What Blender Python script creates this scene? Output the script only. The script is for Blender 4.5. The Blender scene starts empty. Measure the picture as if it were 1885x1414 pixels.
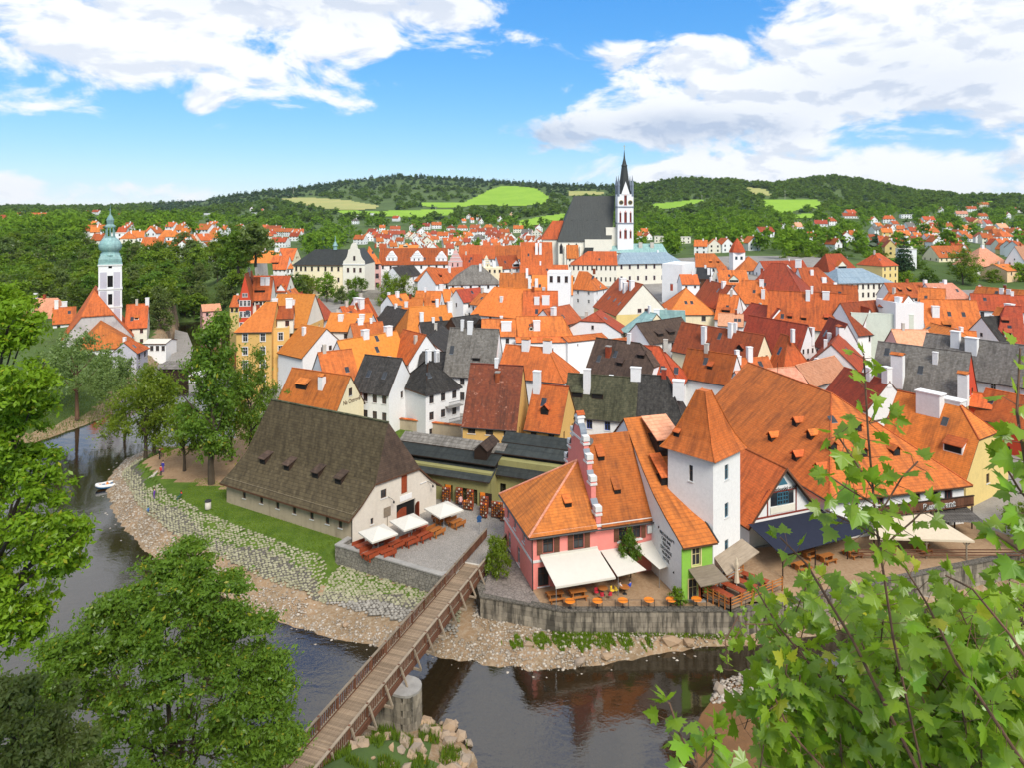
import bpy, bmesh, math, random
import numpy as np
from mathutils import Vector, Matrix

scene = bpy.context.scene
R = math.radians
# ---------------------------------------------------------------- camera, sky, sun, exposure
F, CX, HY, CZ = 1260.0, 942.5, 390.0, 39.0        # lens (photo pixels), centre column, horizon row, eye height
cam_d = bpy.data.cameras.new('camera'); cam = bpy.data.objects.new('camera', cam_d)
scene.collection.objects.link(cam); scene.camera = cam
cam.location = (0, 0, CZ); cam.rotation_euler = (R(90), 0, 0)
cam_d.sensor_width = 36.0; cam_d.lens = 36.0 * F / 1885.0
cam_d.shift_y = -(707.0 - HY) / 1885.0
cam_d.clip_start = 0.2; cam_d.clip_end = 40000

SUN_AZ, SUN_EL = R(156), R(46)                     # azimuth clockwise from the view direction (+Y)
to_sun = Vector((math.sin(SUN_AZ) * math.cos(SUN_EL), math.cos(SUN_AZ) * math.cos(SUN_EL), math.sin(SUN_EL)))
sun_d = bpy.data.lights.new('sun', 'SUN'); sun = bpy.data.objects.new('sun', sun_d)
scene.collection.objects.link(sun)
sun_d.energy = 2.7; sun_d.angle = R(24); sun_d.color = (1.0, 0.95, 0.87)      # sun veiled by thin cloud
sun.rotation_euler = to_sun.to_track_quat('Z', 'Y').to_euler()

def nd(nt, typ, ins=None, **props):
    n = nt.nodes.new(typ)
    for k, v in props.items(): setattr(n, k, v)
    for k, v in (ins or {}).items():
        s = n.inputs[k]
        if isinstance(v, bpy.types.NodeSocket): nt.links.new(v, s)
        elif isinstance(v, bpy.types.Node): nt.links.new(v.outputs[0], s)
        else:
            if s.type == 'RGBA' and len(v) == 3: v = (*v, 1)
            s.default_value = v
    return n
def mth(nt, op, a, b=0.0, c=0.0, clamp=False):
    return nd(nt, 'ShaderNodeMath', {0: a, 1: b, 2: c}, operation=op, use_clamp=clamp).outputs[0]
def vmt(nt, op, a, b=None, out=0):
    d = {0: a}
    if b is not None: d[1] = b
    return nd(nt, 'ShaderNodeVectorMath', d, operation=op).outputs[out]
def mix(nt, f, a, b, typ='MIX'):
    n = nt.nodes.new('ShaderNodeMix'); n.data_type = 'RGBA'; n.blend_type = typ
    for i, v in ((0, f), (6, a), (7, b)):
        s = n.inputs[i]
        if isinstance(v, bpy.types.NodeSocket): nt.links.new(v, s)
        elif isinstance(v, bpy.types.Node): nt.links.new(v.outputs[0], s)
        else: s.default_value = (*v, 1) if isinstance(v, tuple) and len(v) == 3 else v
    return n.outputs[2]
def mrange(nt, v, a, b, c=0.0, d=1.0, smooth=False):
    return nd(nt, 'ShaderNodeMapRange', {0: v, 1: a, 2: b, 3: c, 4: d}, interpolation_type='SMOOTHSTEP' if smooth else 'LINEAR').outputs[0]
def noise(nt, vec, scale, detail=4, rough=0.55, out=0, distortion=0.0, **k):
    d = {'Scale': scale, 'Detail': detail, 'Roughness': rough, 'Distortion': distortion}
    if vec is not None: d['Vector'] = vec
    return nd(nt, 'ShaderNodeTexNoise', d, **k).outputs[out]

world = bpy.data.worlds.new('World'); scene.world = world; world.use_nodes = True
def build_world():
    nt = world.node_tree; nt.nodes.clear()
    out = nt.nodes.new('ShaderNodeOutputWorld')
    sky = nd(nt, 'ShaderNodeTexSky', sky_type='NISHITA', sun_disc=False, sun_elevation=SUN_EL, sun_rotation=SUN_AZ,
             altitude=500, air_density=1.0, dust_density=0.0, ozone_density=3.0)
    hs = nd(nt, 'ShaderNodeHueSaturation', {'Saturation': 1.3, 'Value': 1.3, 'Color': sky.outputs[0]}).outputs[0]
    sc = nd(nt, 'ShaderNodeSeparateColor', {0: hs}); G = 0.17                    # film response of the photograph: soft shoulder per channel
    cr = [mth(nt, 'MULTIPLY', mth(nt, 'POWER', mth(nt, 'MULTIPLY', sc.outputs[i], G), g), k / G) for i, (g, k) in enumerate(((.82, .42), (.62, .55), (.34, .80)))]
    skc = nd(nt, 'ShaderNodeCombineColor', {0: cr[0], 1: cr[1], 2: cr[2]}).outputs[0]
    D = vmt(nt, 'NORMALIZE', nd(nt, 'ShaderNodeTexCoord').outputs['Generated'])
    sp = nd(nt, 'ShaderNodeSeparateXYZ', {0: D}); x, y, z = sp.outputs
    az = mth(nt, 'ARCTAN2', x, y)                   # 0 straight ahead, + to the right
    el = mth(nt, 'ARCSINE', z)
    # cloud banks: azimuth, elevation, half widths (degrees), weight
    banks = [(-34, 11.0, 9, 3.6, .9), (-25, 15.5, 16, 3.6, 1.0), (-11, 15.8, 11, 2.6, .9), (-14, 9.8, 5.5, 1.7, .6), (-36, 1.9, 5, 1.5, .8),
             (-23.5, 8.0, 4.2, .9, .45), (-22.5, 6.4, 2.6, .6, .4), (-2, 17, 3.5, 3, .3), (10, 12.2, 3.0, 1.2, .3),
             (24, 10.5, 15, 3.8, 1.1), (36, 12.5, 9, 5.5, 1.0), (14, 11.5, 5.5, 2.4, .55), (32, 3.2, 17, 2.2, 1.15), (13, 3.2, 8, 1.3, .95), (2.5, 6.4, 4.6, 1.8, .95),
             (14, 7.0, 6.5, 2.2, 1.05), (30, 16.5, 9, 2.2, .7), (5, 9.8, 2.0, 1.2, .3), (70, 14, 22, 8, .5), (-75, 12, 22, 8, .5), (-38, 29, 13, 8, .9), (-5, 24, 20, 4, .4)]
    blues = [(-4.5, 10, 6.5, 3.6, .75), (6, 15.5, 6, 3.0, .8), (-22, 4.2, 14, 2.0, .8), (-28, 8.0, 3.5, 1.0, .25), (17, 15.8, 5.5, 1.6, .55), (-7, 5.0, 10, 2.6, .6)]
    cov = None
    for sgn, L in ((1, banks), (-1, blues)):
        for a, e, wa, we, wt in L:
            da = mth(nt, 'MULTIPLY', mth(nt, 'SUBTRACT', az, R(a)), 1 / R(wa))
            de = mth(nt, 'MULTIPLY', mth(nt, 'SUBTRACT', el, R(e)), 1 / R(we))
            g = mth(nt, 'EXPONENT', mth(nt, 'MULTIPLY', mth(nt, 'ADD', mth(nt, 'MULTIPLY', da, da), mth(nt, 'MULTIPLY', de, de)), -1.0))
            cov = mth(nt, 'MULTIPLY_ADD', g, sgn * wt, mrange(nt, el, R(18), R(27), 0, .80, True)) if cov is None else mth(nt, 'MULTIPLY_ADD', g, sgn * wt, cov)
    cs = nd(nt, 'ShaderNodeCombineXYZ', {0: az, 1: mth(nt, 'MULTIPLY', el, 2.1), 2: 0.3}).outputs[0]
    n1 = noise(nt, cs, 8.5, 8, 0.58, distortion=0.35)
    nz = n1
    dens = mth(nt, 'ADD', mth(nt, 'MULTIPLY_ADD', cov, 0.46, -1.10), mth(nt, 'MULTIPLY', nz, 1.85))
    cl = mrange(nt, dens, -0.08, 0.20, 0, 1, True)
    # body shading: denser parts and the undersides turn grey
    n3 = noise(nt, vmt(nt, 'ADD', cs, (.012, .030, 0)), 8.5, 5, 0.58, distortion=0.35)
    gy = mrange(nt, mth(nt, 'SUBTRACT', n3, n1), -0.02, 0.10, 0, 1, True)
    gb = None
    for a, e, wa, we, wt in ((2.5, 6.2, 4.4, 1.5, .95), (13.5, 6.8, 5.2, 1.5, 1.0), (19.5, 6.4, 3.5, 1.0, .5), (30, 9.0, 10, 3.0, .35), (-20, 16.8, 14, 1.4, .35)):
        da = mth(nt, 'MULTIPLY', mth(nt, 'SUBTRACT', az, R(a)), 1 / R(wa)); de = mth(nt, 'MULTIPLY', mth(nt, 'SUBTRACT', el, R(e)), 1 / R(we))
        g = mth(nt, 'EXPONENT', mth(nt, 'MULTIPLY', mth(nt, 'ADD', mth(nt, 'MULTIPLY', da, da), mth(nt, 'MULTIPLY', de, de)), -1.0))
        gb = mth(nt, 'MULTIPLY', g, wt) if gb is None else mth(nt, 'MULTIPLY_ADD', g, wt, gb)
    grey = mth(nt, 'MULTIPLY_ADD', gy, 0.45, mth(nt, 'MULTIPLY', gb, mrange(nt, n1, 0.3, 0.6, 0.4, 1.0)), clamp=True)
    ccol = mix(nt, grey, (5.4, 5.5, 5.65), (2.7, 3.2, 4.1))
    col = mix(nt, mth(nt, 'MULTIPLY', cl, 0.97), skc, ccol)
    bg = nd(nt, 'ShaderNodeBackground', {0: col, 1: 0.13})
    nt.links.new(bg.outputs[0], out.inputs[0])
build_world()

scene.render.engine = 'CYCLES'
scene.view_settings.view_transform = 'Standard'; scene.view_settings.look = 'None'
scene.view_settings.exposure = 0.6; scene.view_settings.gamma = 1.0
scene.view_settings.use_curve_mapping = False
scene.cycles.use_denoising = True
scene.cycles.max_bounces = 6; scene.cycles.transparent_max_bounces = 6
scene.cycles.diffuse_bounces = 3; scene.cycles.glossy_bounces = 3
# ---------------------------------------------------------------- helpers
rng = random.Random(7); NR = np.random.default_rng(11)
COL = scene.collection
def link(o, parent=None):
    COL.objects.link(o)
    if parent is not None: o.parent = parent
    return o
def tag(o, label=None, cat=None, group=None, kind=None):
    if label: o['label'] = label
    if cat: o['category'] = cat
    if group: o['group'] = group
    if kind: o['kind'] = kind
    return o
def empty(name, loc, rz=0.0, label=None, cat=None, group=None):
    o = bpy.data.objects.new(name, None); o.location = loc; o.rotation_euler = (0, 0, rz); o.empty_display_size = 0.2
    link(o); return tag(o, label, cat, group)
def at(px, py, z=0.0):                     # survey point of the photo on a level
    Y = (CZ - z) * F / (py - HY); return ((px - CX) / F * Y, Y)
def at3(px, py, z=0.0): return (*at(px, py, z), z)
def deep(px, py, Y): return ((px - CX) / F * Y, Y, CZ - (py - HY) / F * Y)
ZONES = dict(T1=(440,440,6.283), T2=(700,440,6.283), T3=(960,440,6.283), T4=(1220,440,6.283), T5=(1480,440,6.283), T6=(1640,500,7.686),
    T7=(1100,600,6.283), T8=(1360,600,6.283), L1=(0,380,6.283), L2=(240,380,6.283), M3=(640,380,4.7125), M4=(1240,380,5.236), M5=(1560,360,5.8),
    P6=(760,780,9.425), P7=(620,890,7.25), P8=(1600,820,5.4386), Z5=(400,560,3.722), Z6=(820,560,3.722), Z7=(1200,560,2.7197), Q1=(560,860,4.7125),
    Q2=(880,760,3.367), Q4=(480,1000,3.4146), Q5=(880,1060,3.625), Q6=(1280,940,2.9835), Z8=(0,680,3.5346), Q3=(0,950,3.0403), Z1=(0,250,2.992), Z3=(850,250,4.0106),
    G7=(160,840,7.25), G6=(1640,640,7.44), G5=(80,580,6.429), P=(0,0,1))
def zp(zone, x, y):
    a, b, s = ZONES[zone]; return a + x / s, b + y / s

class MB:
    def __init__(s): s.v = []; s.f = []; s.m = []
    def poly(s, pts, m=0):
        i = len(s.v); s.v += [tuple(p) for p in pts]; s.f.append(tuple(range(i, i + len(pts)))); s.m.append(m)
    def box(s, x0, y0, z0, x1, y1, z1, m=0, M=None):
        p = [(x0,y0,z0),(x1,y0,z0),(x1,y1,z0),(x0,y1,z0),(x0,y0,z1),(x1,y0,z1),(x1,y1,z1),(x0,y1,z1)]
        if M is not None: p = [tuple(M @ Vector(q)) for q in p]
        i = len(s.v); s.v += p
        for f in ((0,3,2,1),(4,5,6,7),(0,1,5,4),(1,2,6,5),(2,3,7,6),(3,0,4,7)): s.f.append(tuple(i + k for k in f)); s.m.append(m)
    def prism(s, top, off, m=0, ms=None):
        off = Vector(off); n = len(top); i = len(s.v)
        s.v += [tuple(p) for p in top] + [tuple(Vector(p) + off) for p in top]
        s.f.append(tuple(range(i, i + n))); s.m.append(m)
        s.f.append(tuple(range(i + 2 * n - 1, i + n - 1, -1))); s.m.append(m if ms is None else ms)
        for k in range(n):
            j = (k + 1) % n; s.f.append((i + k, i + n + k, i + n + j, i + j)); s.m.append(m if ms is None else ms)
    def tube(s, pts, rad, n=6, m=0, cap=True):
        pts = [Vector(p) for p in pts]; rad = rad if hasattr(rad, '__len__') else [rad] * len(pts); rings = []
        up = Vector((0.13, 0.21, 0.97))
        for k, p in enumerate(pts):
            t = (pts[min(k + 1, len(pts) - 1)] - pts[max(k - 1, 0)]).normalized()
            if abs(t.dot(up)) > 0.95: up = Vector((0.9, 0.3, 0.1))
            a = t.cross(up).normalized(); b = t.cross(a).normalized(); i = len(s.v)
            for q in range(n):
                w = 2 * math.pi * q / n; s.v.append(tuple(p + (a * math.cos(w) + b * math.sin(w)) * rad[k]))
            rings.append(i)
        for r0, r1 in zip(rings, rings[1:]):
            for q in range(n): s.f.append((r0 + q, r0 + (q + 1) % n, r1 + (q + 1) % n, r1 + q)); s.m.append(m)
        if cap:
            s.f.append(tuple(rings[0] + q for q in reversed(range(n)))); s.m.append(m)
            s.f.append(tuple(rings[-1] + q for q in range(n))); s.m.append(m)
    def lathe(s, prof, n=12, m=0, c=(0, 0), sq=0.0, rot=0.0):   # prof: (r, z) from the bottom up
        base = len(s.v)
        for r, z in prof:
            for q in range(n):
                w = rot + 2 * math.pi * q / n; s.v.append((c[0] + r * math.cos(w), c[1] + r * math.sin(w), z))
        for k in range(len(prof) - 1):
            for q in range(n):
                a = base + k * n + q; b = base + k * n + (q + 1) % n; s.f.append((a, b, b + n, a + n)); s.m.append(m)
        s.f.append(tuple(base + q for q in reversed(range(n)))); s.m.append(m)
        e = base + (len(prof) - 1) * n; s.f.append(tuple(e + q for q in range(n))); s.m.append(m)
    def mesh(s, name, mats, smooth=False):
        me = bpy.data.meshes.new(name); me.from_pydata(s.v, [], s.f)
        for k in (mats if isinstance(mats, (list, tuple)) else [mats]): me.materials.append(MAT[k] if isinstance(k, str) else k)
        me.polygons.foreach_set('material_index', s.m)
        if smooth: me.polygons.foreach_set('use_smooth', [True] * len(s.f))
        me.update(); return me
    def build(s, name, mats, parent=None, smooth=False, loc=None, rz=None):
        o = link(bpy.data.objects.new(name, s.mesh(name, mats, smooth)), parent)
        if loc is not None: o.location = loc
        if rz is not None: o.rotation_euler = (0, 0, rz)
        return o
def np_mesh(name, V, Fq, mats, smooth=False):
    V = np.asarray(V, np.float32).reshape(-1, 3); Fq = np.asarray(Fq, np.int32); k = Fq.shape[1]
    me = bpy.data.meshes.new(name); me.vertices.add(len(V)); me.vertices.foreach_set('co', V.ravel())
    me.loops.add(Fq.size); me.loops.foreach_set('vertex_index', Fq.ravel())
    me.polygons.add(len(Fq)); me.polygons.foreach_set('loop_start', np.arange(0, Fq.size, k, dtype=np.int32))
    me.polygons.foreach_set('loop_total', np.full(len(Fq), k, np.int32))
    if smooth: me.polygons.foreach_set('use_smooth', np.ones(len(Fq), bool))
    for q in (mats if isinstance(mats, (list, tuple)) else [mats]): me.materials.append(MAT[q] if isinstance(q, str) else q)
    me.update(); me.validate(); return me
def copy_tree(o, parent=None):
    c = o.copy(); link(c, parent); c.parent = parent
    for ch in o.children: copy_tree(ch, c)
    return c

# ---------------------------------------------------------------- materials
MAT = {}
def newmat(name):
    m = bpy.data.materials.new(name); m.use_nodes = True; nt = m.node_tree; nt.nodes.clear(); MAT[name] = m
    return m, nt
def finish(nt, color, rough=0.8, spec=0.3, bump=None, bs=0.5, bd=0.05, metal=0.0):
    ins = {'Base Color': color, 'Roughness': rough, 'Specular IOR Level': spec, 'Metallic': metal}
    if bump is not None: ins['Normal'] = nd(nt, 'ShaderNodeBump', {'Strength': bs, 'Distance': bd, 'Height': bump}).outputs[0]
    b = nd(nt, 'ShaderNodeBsdfPrincipled', ins)
    o = nt.nodes.new('ShaderNodeOutputMaterial'); nt.links.new(b.outputs[0], o.inputs[0])
def oc(nt): return nd(nt, 'ShaderNodeTexCoord').outputs['Object']
def wc(nt): return nd(nt, 'ShaderNodeNewGeometry').outputs['Position']
def orand(nt): return nd(nt, 'ShaderNodeObjectInfo').outputs['Random']
def m_tile(name, c1, c2, cd, dz=0.22, line=0.6, dirt=0.72, colw=0.3, rough=0.75, patch=None, var=0.25, dscale=0.35):
    """courses of roof covering: rows follow height, columns follow the slope's own direction"""
    m, nt = newmat(name)
    tc = nd(nt, 'ShaderNodeTexCoord'); P = wc(nt); O = tc.outputs['Object']; N = tc.outputs['Normal']
    s = nd(nt, 'ShaderNodeSeparateXYZ', {0: O}); n = nd(nt, 'ShaderNodeSeparateXYZ', {0: N})
    side = mth(nt, 'GREATER_THAN', mth(nt, 'ABSOLUTE', n.outputs[0]), mth(nt, 'ABSOLUTE', n.outputs[1]))
    col = mth(nt, 'ADD', mth(nt, 'MULTIPLY', s.outputs[1], side), mth(nt, 'MULTIPLY', s.outputs[0], mth(nt, 'SUBTRACT', 1.0, side)))
    wob = noise(nt, O, 0.35, 2)
    row = mth(nt, 'ADD', mth(nt, 'DIVIDE', s.outputs[2], dz), mth(nt, 'MULTIPLY', wob, 0.5))
    fr = mth(nt, 'FRACT', row); fl = mth(nt, 'FLOOR', row)
    cc = mth(nt, 'ADD', mth(nt, 'DIVIDE', col, colw), mth(nt, 'MULTIPLY', fl, 0.5)); cf = mth(nt, 'FLOOR', cc)
    wn = nd(nt, 'ShaderNodeTexWhiteNoise', {'Vector': nd(nt, 'ShaderNodeCombineXYZ', {0: cf, 1: fl, 2: side}).outputs[0]}, noise_dimensions='3D').outputs[0]
    big = noise(nt, P, dscale, 5, 0.62)
    st = noise(nt, nd(nt, 'ShaderNodeCombineXYZ', {0: mth(nt, 'MULTIPLY', col, 1.6), 1: mth(nt, 'MULTIPLY', s.outputs[2], 0.18), 2: side}).outputs[0], 1.0, 4, 0.6)
    f = mth(nt, 'ADD', mth(nt, 'MULTIPLY', wn, var * 1.6), mth(nt, 'MULTIPLY', mrange(nt, big, 0.3, 0.7), 1 - var), clamp=True)
    base = mix(nt, f, c1, c2)
    dd = mth(nt, 'MULTIPLY', mrange(nt, mth(nt, 'ADD', mth(nt, 'MULTIPLY', st, 0.6), mth(nt, 'MULTIPLY', big, 0.5)), 0.47, 0.74, 0, 1, True), dirt)
    mo = noise(nt, P, 1.7, 4, 0.65); base = mix(nt, mth(nt, 'MULTIPLY', mrange(nt, mo, 0.42, 0.70, 0, 1, True), 0.38), base, cd)
    base = mix(nt, dd, base, cd)
    if patch:
        pn = noise(nt, P, 1.3, 5, 0.7); base = mix(nt, mrange(nt, pn, 0.60, 0.66, 0, 0.8), base, patch)
    ln = mrange(nt, fr, 0.0, 0.22, 1.0, 0.0)
    base = mix(nt, mth(nt, 'MULTIPLY', ln, line), base, cd)
    rv = mrange(nt, orand(nt), 0, 1, 0.66, 1.16)
    hs = nd(nt, 'ShaderNodeHueSaturation', {'Hue': mrange(nt, mth(nt, 'FRACT', mth(nt, 'MULTIPLY', orand(nt), 7.3)), 0, 1, 0.492, 0.508), 'Saturation': 1.0, 'Value': rv, 'Color': base})
    h = mth(nt, 'ADD', mth(nt, 'MULTIPLY', fr, 1.0), mth(nt, 'ADD', mth(nt, 'MULTIPLY', wn, 0.35), mth(nt, 'MULTIPLY', mth(nt, 'PINGPONG', cc, 0.5), 0.5)))
    finish(nt, hs.outputs[0], rough, 0.25, h, 0.55, 0.07)
OR_D = (0.20, 0.055, 0.02)
m_tile('tile_orange', (0.60, 0.145, 0.028), (0.72, 0.20, 0.045), OR_D)
m_tile('tile_amber', (0.72, 0.22, 0.035), (0.78, 0.27, 0.055), (0.36, 0.09, 0.02), dirt=0.25)
m_tile('tile_red', (0.46, 0.085, 0.022), (0.58, 0.13, 0.03), (0.14, 0.035, 0.018))
m_tile('tile_brick', (0.36, 0.062, 0.025), (0.48, 0.10, 0.035), (0.10, 0.03, 0.02), dirt=0.6)
m_tile('tile_old', (0.20, 0.045, 0.025), (0.30, 0.075, 0.035), (0.07, 0.03, 0.022), dirt=0.8, patch=(0.50, 0.22, 0.15), var=0.5)
m_tile('tile_salmon', (0.66, 0.28, 0.16), (0.74, 0.36, 0.22), (0.30, 0.10, 0.05), dirt=0.3)
m_tile('shingle_grey', (0.14, 0.125, 0.105), (0.23, 0.21, 0.185), (0.055, 0.048, 0.04), dz=0.26, line=0.8, var=0.5, rough=0.9)
m_tile('shingle_dark', (0.032, 0.030, 0.028), (0.075, 0.068, 0.060), (0.012, 0.011, 0.010), dz=0.24, line=0.7, var=0.5, rough=0.85)
m_tile('shingle_brown', (0.065, 0.042, 0.032), (0.11, 0.07, 0.05), (0.03, 0.02, 0.016), dz=0.24, line=0.7, var=0.5, rough=0.85)
m_tile('shingle_barn', (0.058, 0.043, 0.025), (0.105, 0.080, 0.045), (0.028, 0.020, 0.012), dz=0.30, line=0.85, var=0.55, rough=0.95, dirt=0.6, dscale=0.18)
m_tile('shingle_moss', (0.06, 0.062, 0.035), (0.13, 0.125, 0.07), (0.02, 0.022, 0.012), dz=0.26, line=0.7, var=0.5, rough=0.9)
m_tile('tar_black', (0.020, 0.022, 0.024), (0.034, 0.037, 0.040), (0.012, 0.012, 0.012), dz=0.9, line=0.3, dirt=0.4, colw=1.0, rough=0.6)
m_tile('copper_green', (0.20, 0.36, 0.33), (0.33, 0.50, 0.46), (0.10, 0.17, 0.18), dz=1.2, line=0.3, colw=0.6, dirt=0.5, rough=0.55)
m_tile('sheet_blue', (0.20, 0.27, 0.33), (0.31, 0.38, 0.43), (0.10, 0.14, 0.18), dz=1.6, line=0.25, colw=0.6, dirt=0.4, rough=0.45)
m_tile('slate', (0.040, 0.044, 0.042), (0.065, 0.070, 0.062), (0.020, 0.021, 0.020), dz=0.5, line=0.3, dirt=0.5, colw=0.4, rough=0.6, dscale=0.1)
m_tile('shed_dark', (0.024, 0.030, 0.029), (0.050, 0.056, 0.050), (0.012, 0.014, 0.013), dz=0.3, line=0.6, dirt=0.6, colw=0.5, rough=0.7)
for _k in ('tile_orange', 'tile_red', 'shingle_grey'): pass
def m_plaster(name, c, stain=0.35, sc=None, rough=0.9, bs=0.25):
    m, nt = newmat(name); P = wc(nt)
    a = noise(nt, P, 0.45, 5, 0.6); b = noise(nt, P, 3.0, 6, 0.65)
    s = nd(nt, 'ShaderNodeSeparateXYZ', {0: P})
    st = noise(nt, nd(nt, 'ShaderNodeCombineXYZ', {0: mth(nt, 'MULTIPLY', s.outputs[0], 1.5), 1: mth(nt, 'MULTIPLY', s.outputs[1], 1.5), 2: mth(nt, 'MULTIPLY', s.outputs[2], 0.15)}).outputs[0], 1.0, 4, 0.6)
    f = mth(nt, 'ADD', mth(nt, 'MULTIPLY', mrange(nt, a, 0.45, 0.75, 0, 1, True), 0.6), mth(nt, 'MULTIPLY', mrange(nt, st, 0.5, 0.8, 0, 1, True), 0.6), clamp=True)
    d = sc or tuple(x * 0.55 for x in c)
    col = mix(nt, mth(nt, 'MULTIPLY', f, stain), c, d)
    col = mix(nt, mth(nt, 'MULTIPLY', mrange(nt, b, 0.35, 0.65), 0.10), col, (0.1, 0.09, 0.08))
    finish(nt, nd(nt, 'ShaderNodeHueSaturation', {'Value': mrange(nt, orand(nt), 0, 1, 0.94, 1.04), 'Color': col}).outputs[0], rough, 0.2, b, bs, 0.02)
m_plaster('white', (0.80, 0.79, 0.77), 0.30, (0.60, 0.58, 0.54))
m_plaster('whitewash', (0.84, 0.83, 0.81), 0.18, (0.66, 0.65, 0.62))
m_plaster('cream', (0.86, 0.74, 0.49), 0.3)
m_plaster('ivory', (0.80, 0.75, 0.62), 0.25)
m_plaster('yellow', (0.74, 0.56, 0.22), 0.3)
m_plaster('ochre', (0.72, 0.44, 0.14), 0.25)
m_plaster('peach', (0.78, 0.52, 0.30), 0.25)
m_plaster('pink', (0.84, 0.27, 0.23), 0.35, (0.66, 0.16, 0.14))
m_plaster('rose', (0.72, 0.42, 0.38), 0.3)
m_plaster('redwall', (0.62, 0.075, 0.03), 0.3)
m_plaster('green', (0.26, 0.52, 0.07), 0.25)
m_plaster('olive', (0.30, 0.28, 0.11), 0.5, (0.15, 0.14, 0.06))
m_plaster('greywall', (0.50, 0.50, 0.50), 0.4)
m_plaster('lilac', (0.52, 0.49, 0.54), 0.3)
m_plaster('barnwall', (0.44, 0.36, 0.25), 0.75, (0.20, 0.155, 0.10), bs=0.5)
m_plaster('barngable', (0.70, 0.63, 0.53), 0.35, (0.48, 0.40, 0.31))
m_plaster('mint', (0.66, 0.72, 0.60), 0.3)
m_plaster('sgraffito', (0.50, 0.48, 0.46), 0.9, (0.22, 0.21, 0.22))
def m_plain(name, c, rough=0.7, spec=0.3, var=0.15, sc=2.0, metal=0.0, bs=0.2):
    m, nt = newmat(name); P = oc(nt); n = noise(nt, P, sc, 5, 0.6)
    finish(nt, mix(nt, mth(nt, 'MULTIPLY', mrange(nt, n, 0.3, 0.7), var * 2), c, tuple(x * 0.5 for x in c)), rough, spec, n, bs, 0.02, metal)
m_plain('frame_white', (0.72, 0.71, 0.68)); m_plain('frame_brown', (0.10, 0.045, 0.022)); m_plain('frame_red', (0.24, 0.045, 0.03))
m_plain('frame_blue', (0.05, 0.10, 0.42)); m_plain('frame_cream', (0.70, 0.60, 0.30)); m_plain('frame_teal', (0.05, 0.17, 0.24))
m_plain('canvas', (0.62, 0.585, 0.51), 0.9, 0.1, 0.06); m_plain('canvas_navy', (0.022, 0.026, 0.045), 0.8, 0.2, 0.2)
m_plain('canvas_tan', (0.62, 0.52, 0.38), 0.9, 0.1, 0.1); m_plain('steel', (0.35, 0.36, 0.37), 0.4, 0.5, 0.1, metal=0.6)
m_plain('iron', (0.03, 0.03, 0.032), 0.5, 0.4); m_plain('lead', (0.20, 0.23, 0.27), 0.5, 0.4, 0.2)
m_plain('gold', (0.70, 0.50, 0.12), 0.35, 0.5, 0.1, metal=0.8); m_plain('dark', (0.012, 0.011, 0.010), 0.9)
m_plain('stone', (0.36, 0.34, 0.31), 0.9, 0.2, 0.35, 1.2); m_plain('stone_lt', (0.58, 0.53, 0.45), 0.9, 0.2, 0.25, 1.2)
m_plain('orange_paint', (0.80, 0.23, 0.02), 0.5, 0.4); m_plain('red_plastic', (0.55, 0.03, 0.05), 0.4, 0.5); m_plain('yellow_paint', (0.80, 0.55, 0.05), 0.5)
m_plain('redwood', (0.34, 0.065, 0.022), 0.65, 0.3, 0.3, 3); m_plain('blue_paint', (0.02, 0.10, 0.22), 0.5)
m_plain('basket', (0.32, 0.13, 0.05), 0.8, 0.2, 0.6, 9); m_plain('black_text', (0.02, 0.02, 0.025), 0.8, 0.1, 0.0); m_plain('white_text', (0.85, 0.85, 0.83), 0.8, 0.1, 0.0)
m_plain('sign_blue', (0.03, 0.09, 0.22), 0.5); m_plain('clockface', (0.06, 0.05, 0.04), 0.5)
def m_glass():
    m, nt = newmat('pane'); n = noise(nt, wc(nt), 0.8, 2)
    finish(nt, mix(nt, n, (0.010, 0.012, 0.016), (0.05, 0.055, 0.06)), 0.08, 0.6)
m_glass()
def m_wood(name, c1, c2, sc=6.0, rough=0.8):
    m, nt = newmat(name); O = oc(nt)
    mp = nd(nt, 'ShaderNodeMapping', {'Vector': O, 'Scale': (1.0, 9.0, 9.0)}).outputs[0]
    a = noise(nt, mp, 0.8, 5, 0.65); b = noise(nt, wc(nt), 0.7, 4)
    f = mth(nt, 'ADD', mth(nt, 'MULTIPLY', a, 0.7), mth(nt, 'MULTIPLY', b, 0.4), clamp=True)
    col = mix(nt, mrange(nt, f, 0.3, 0.75), c1, c2)
    finish(nt, nd(nt, 'ShaderNodeHueSaturation', {'Value': mrange(nt, orand(nt), 0, 1, 0.72, 1.18), 'Color': col}).outputs[0], rough, 0.2, a, 0.35, 0.01)
m_wood('deck_wood', (0.34, 0.25, 0.165), (0.20, 0.14, 0.09)); m_wood('rail_wood', (0.19, 0.085, 0.048), (0.11, 0.048, 0.028))
m_wood('dark_wood', (0.05, 0.028, 0.018), (0.028, 0.017, 0.012)); m_wood('old_wood', (0.36, 0.29, 0.21), (0.20, 0.155, 0.11)); m_wood('amber_wood', (0.50, 0.19, 0.045), (0.30, 0.10, 0.025))
m_wood('bark', (0.10, 0.075, 0.05), (0.045, 0.034, 0.025)); m_wood('bark_red', (0.24, 0.13, 0.075), (0.10, 0.058, 0.038))
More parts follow.
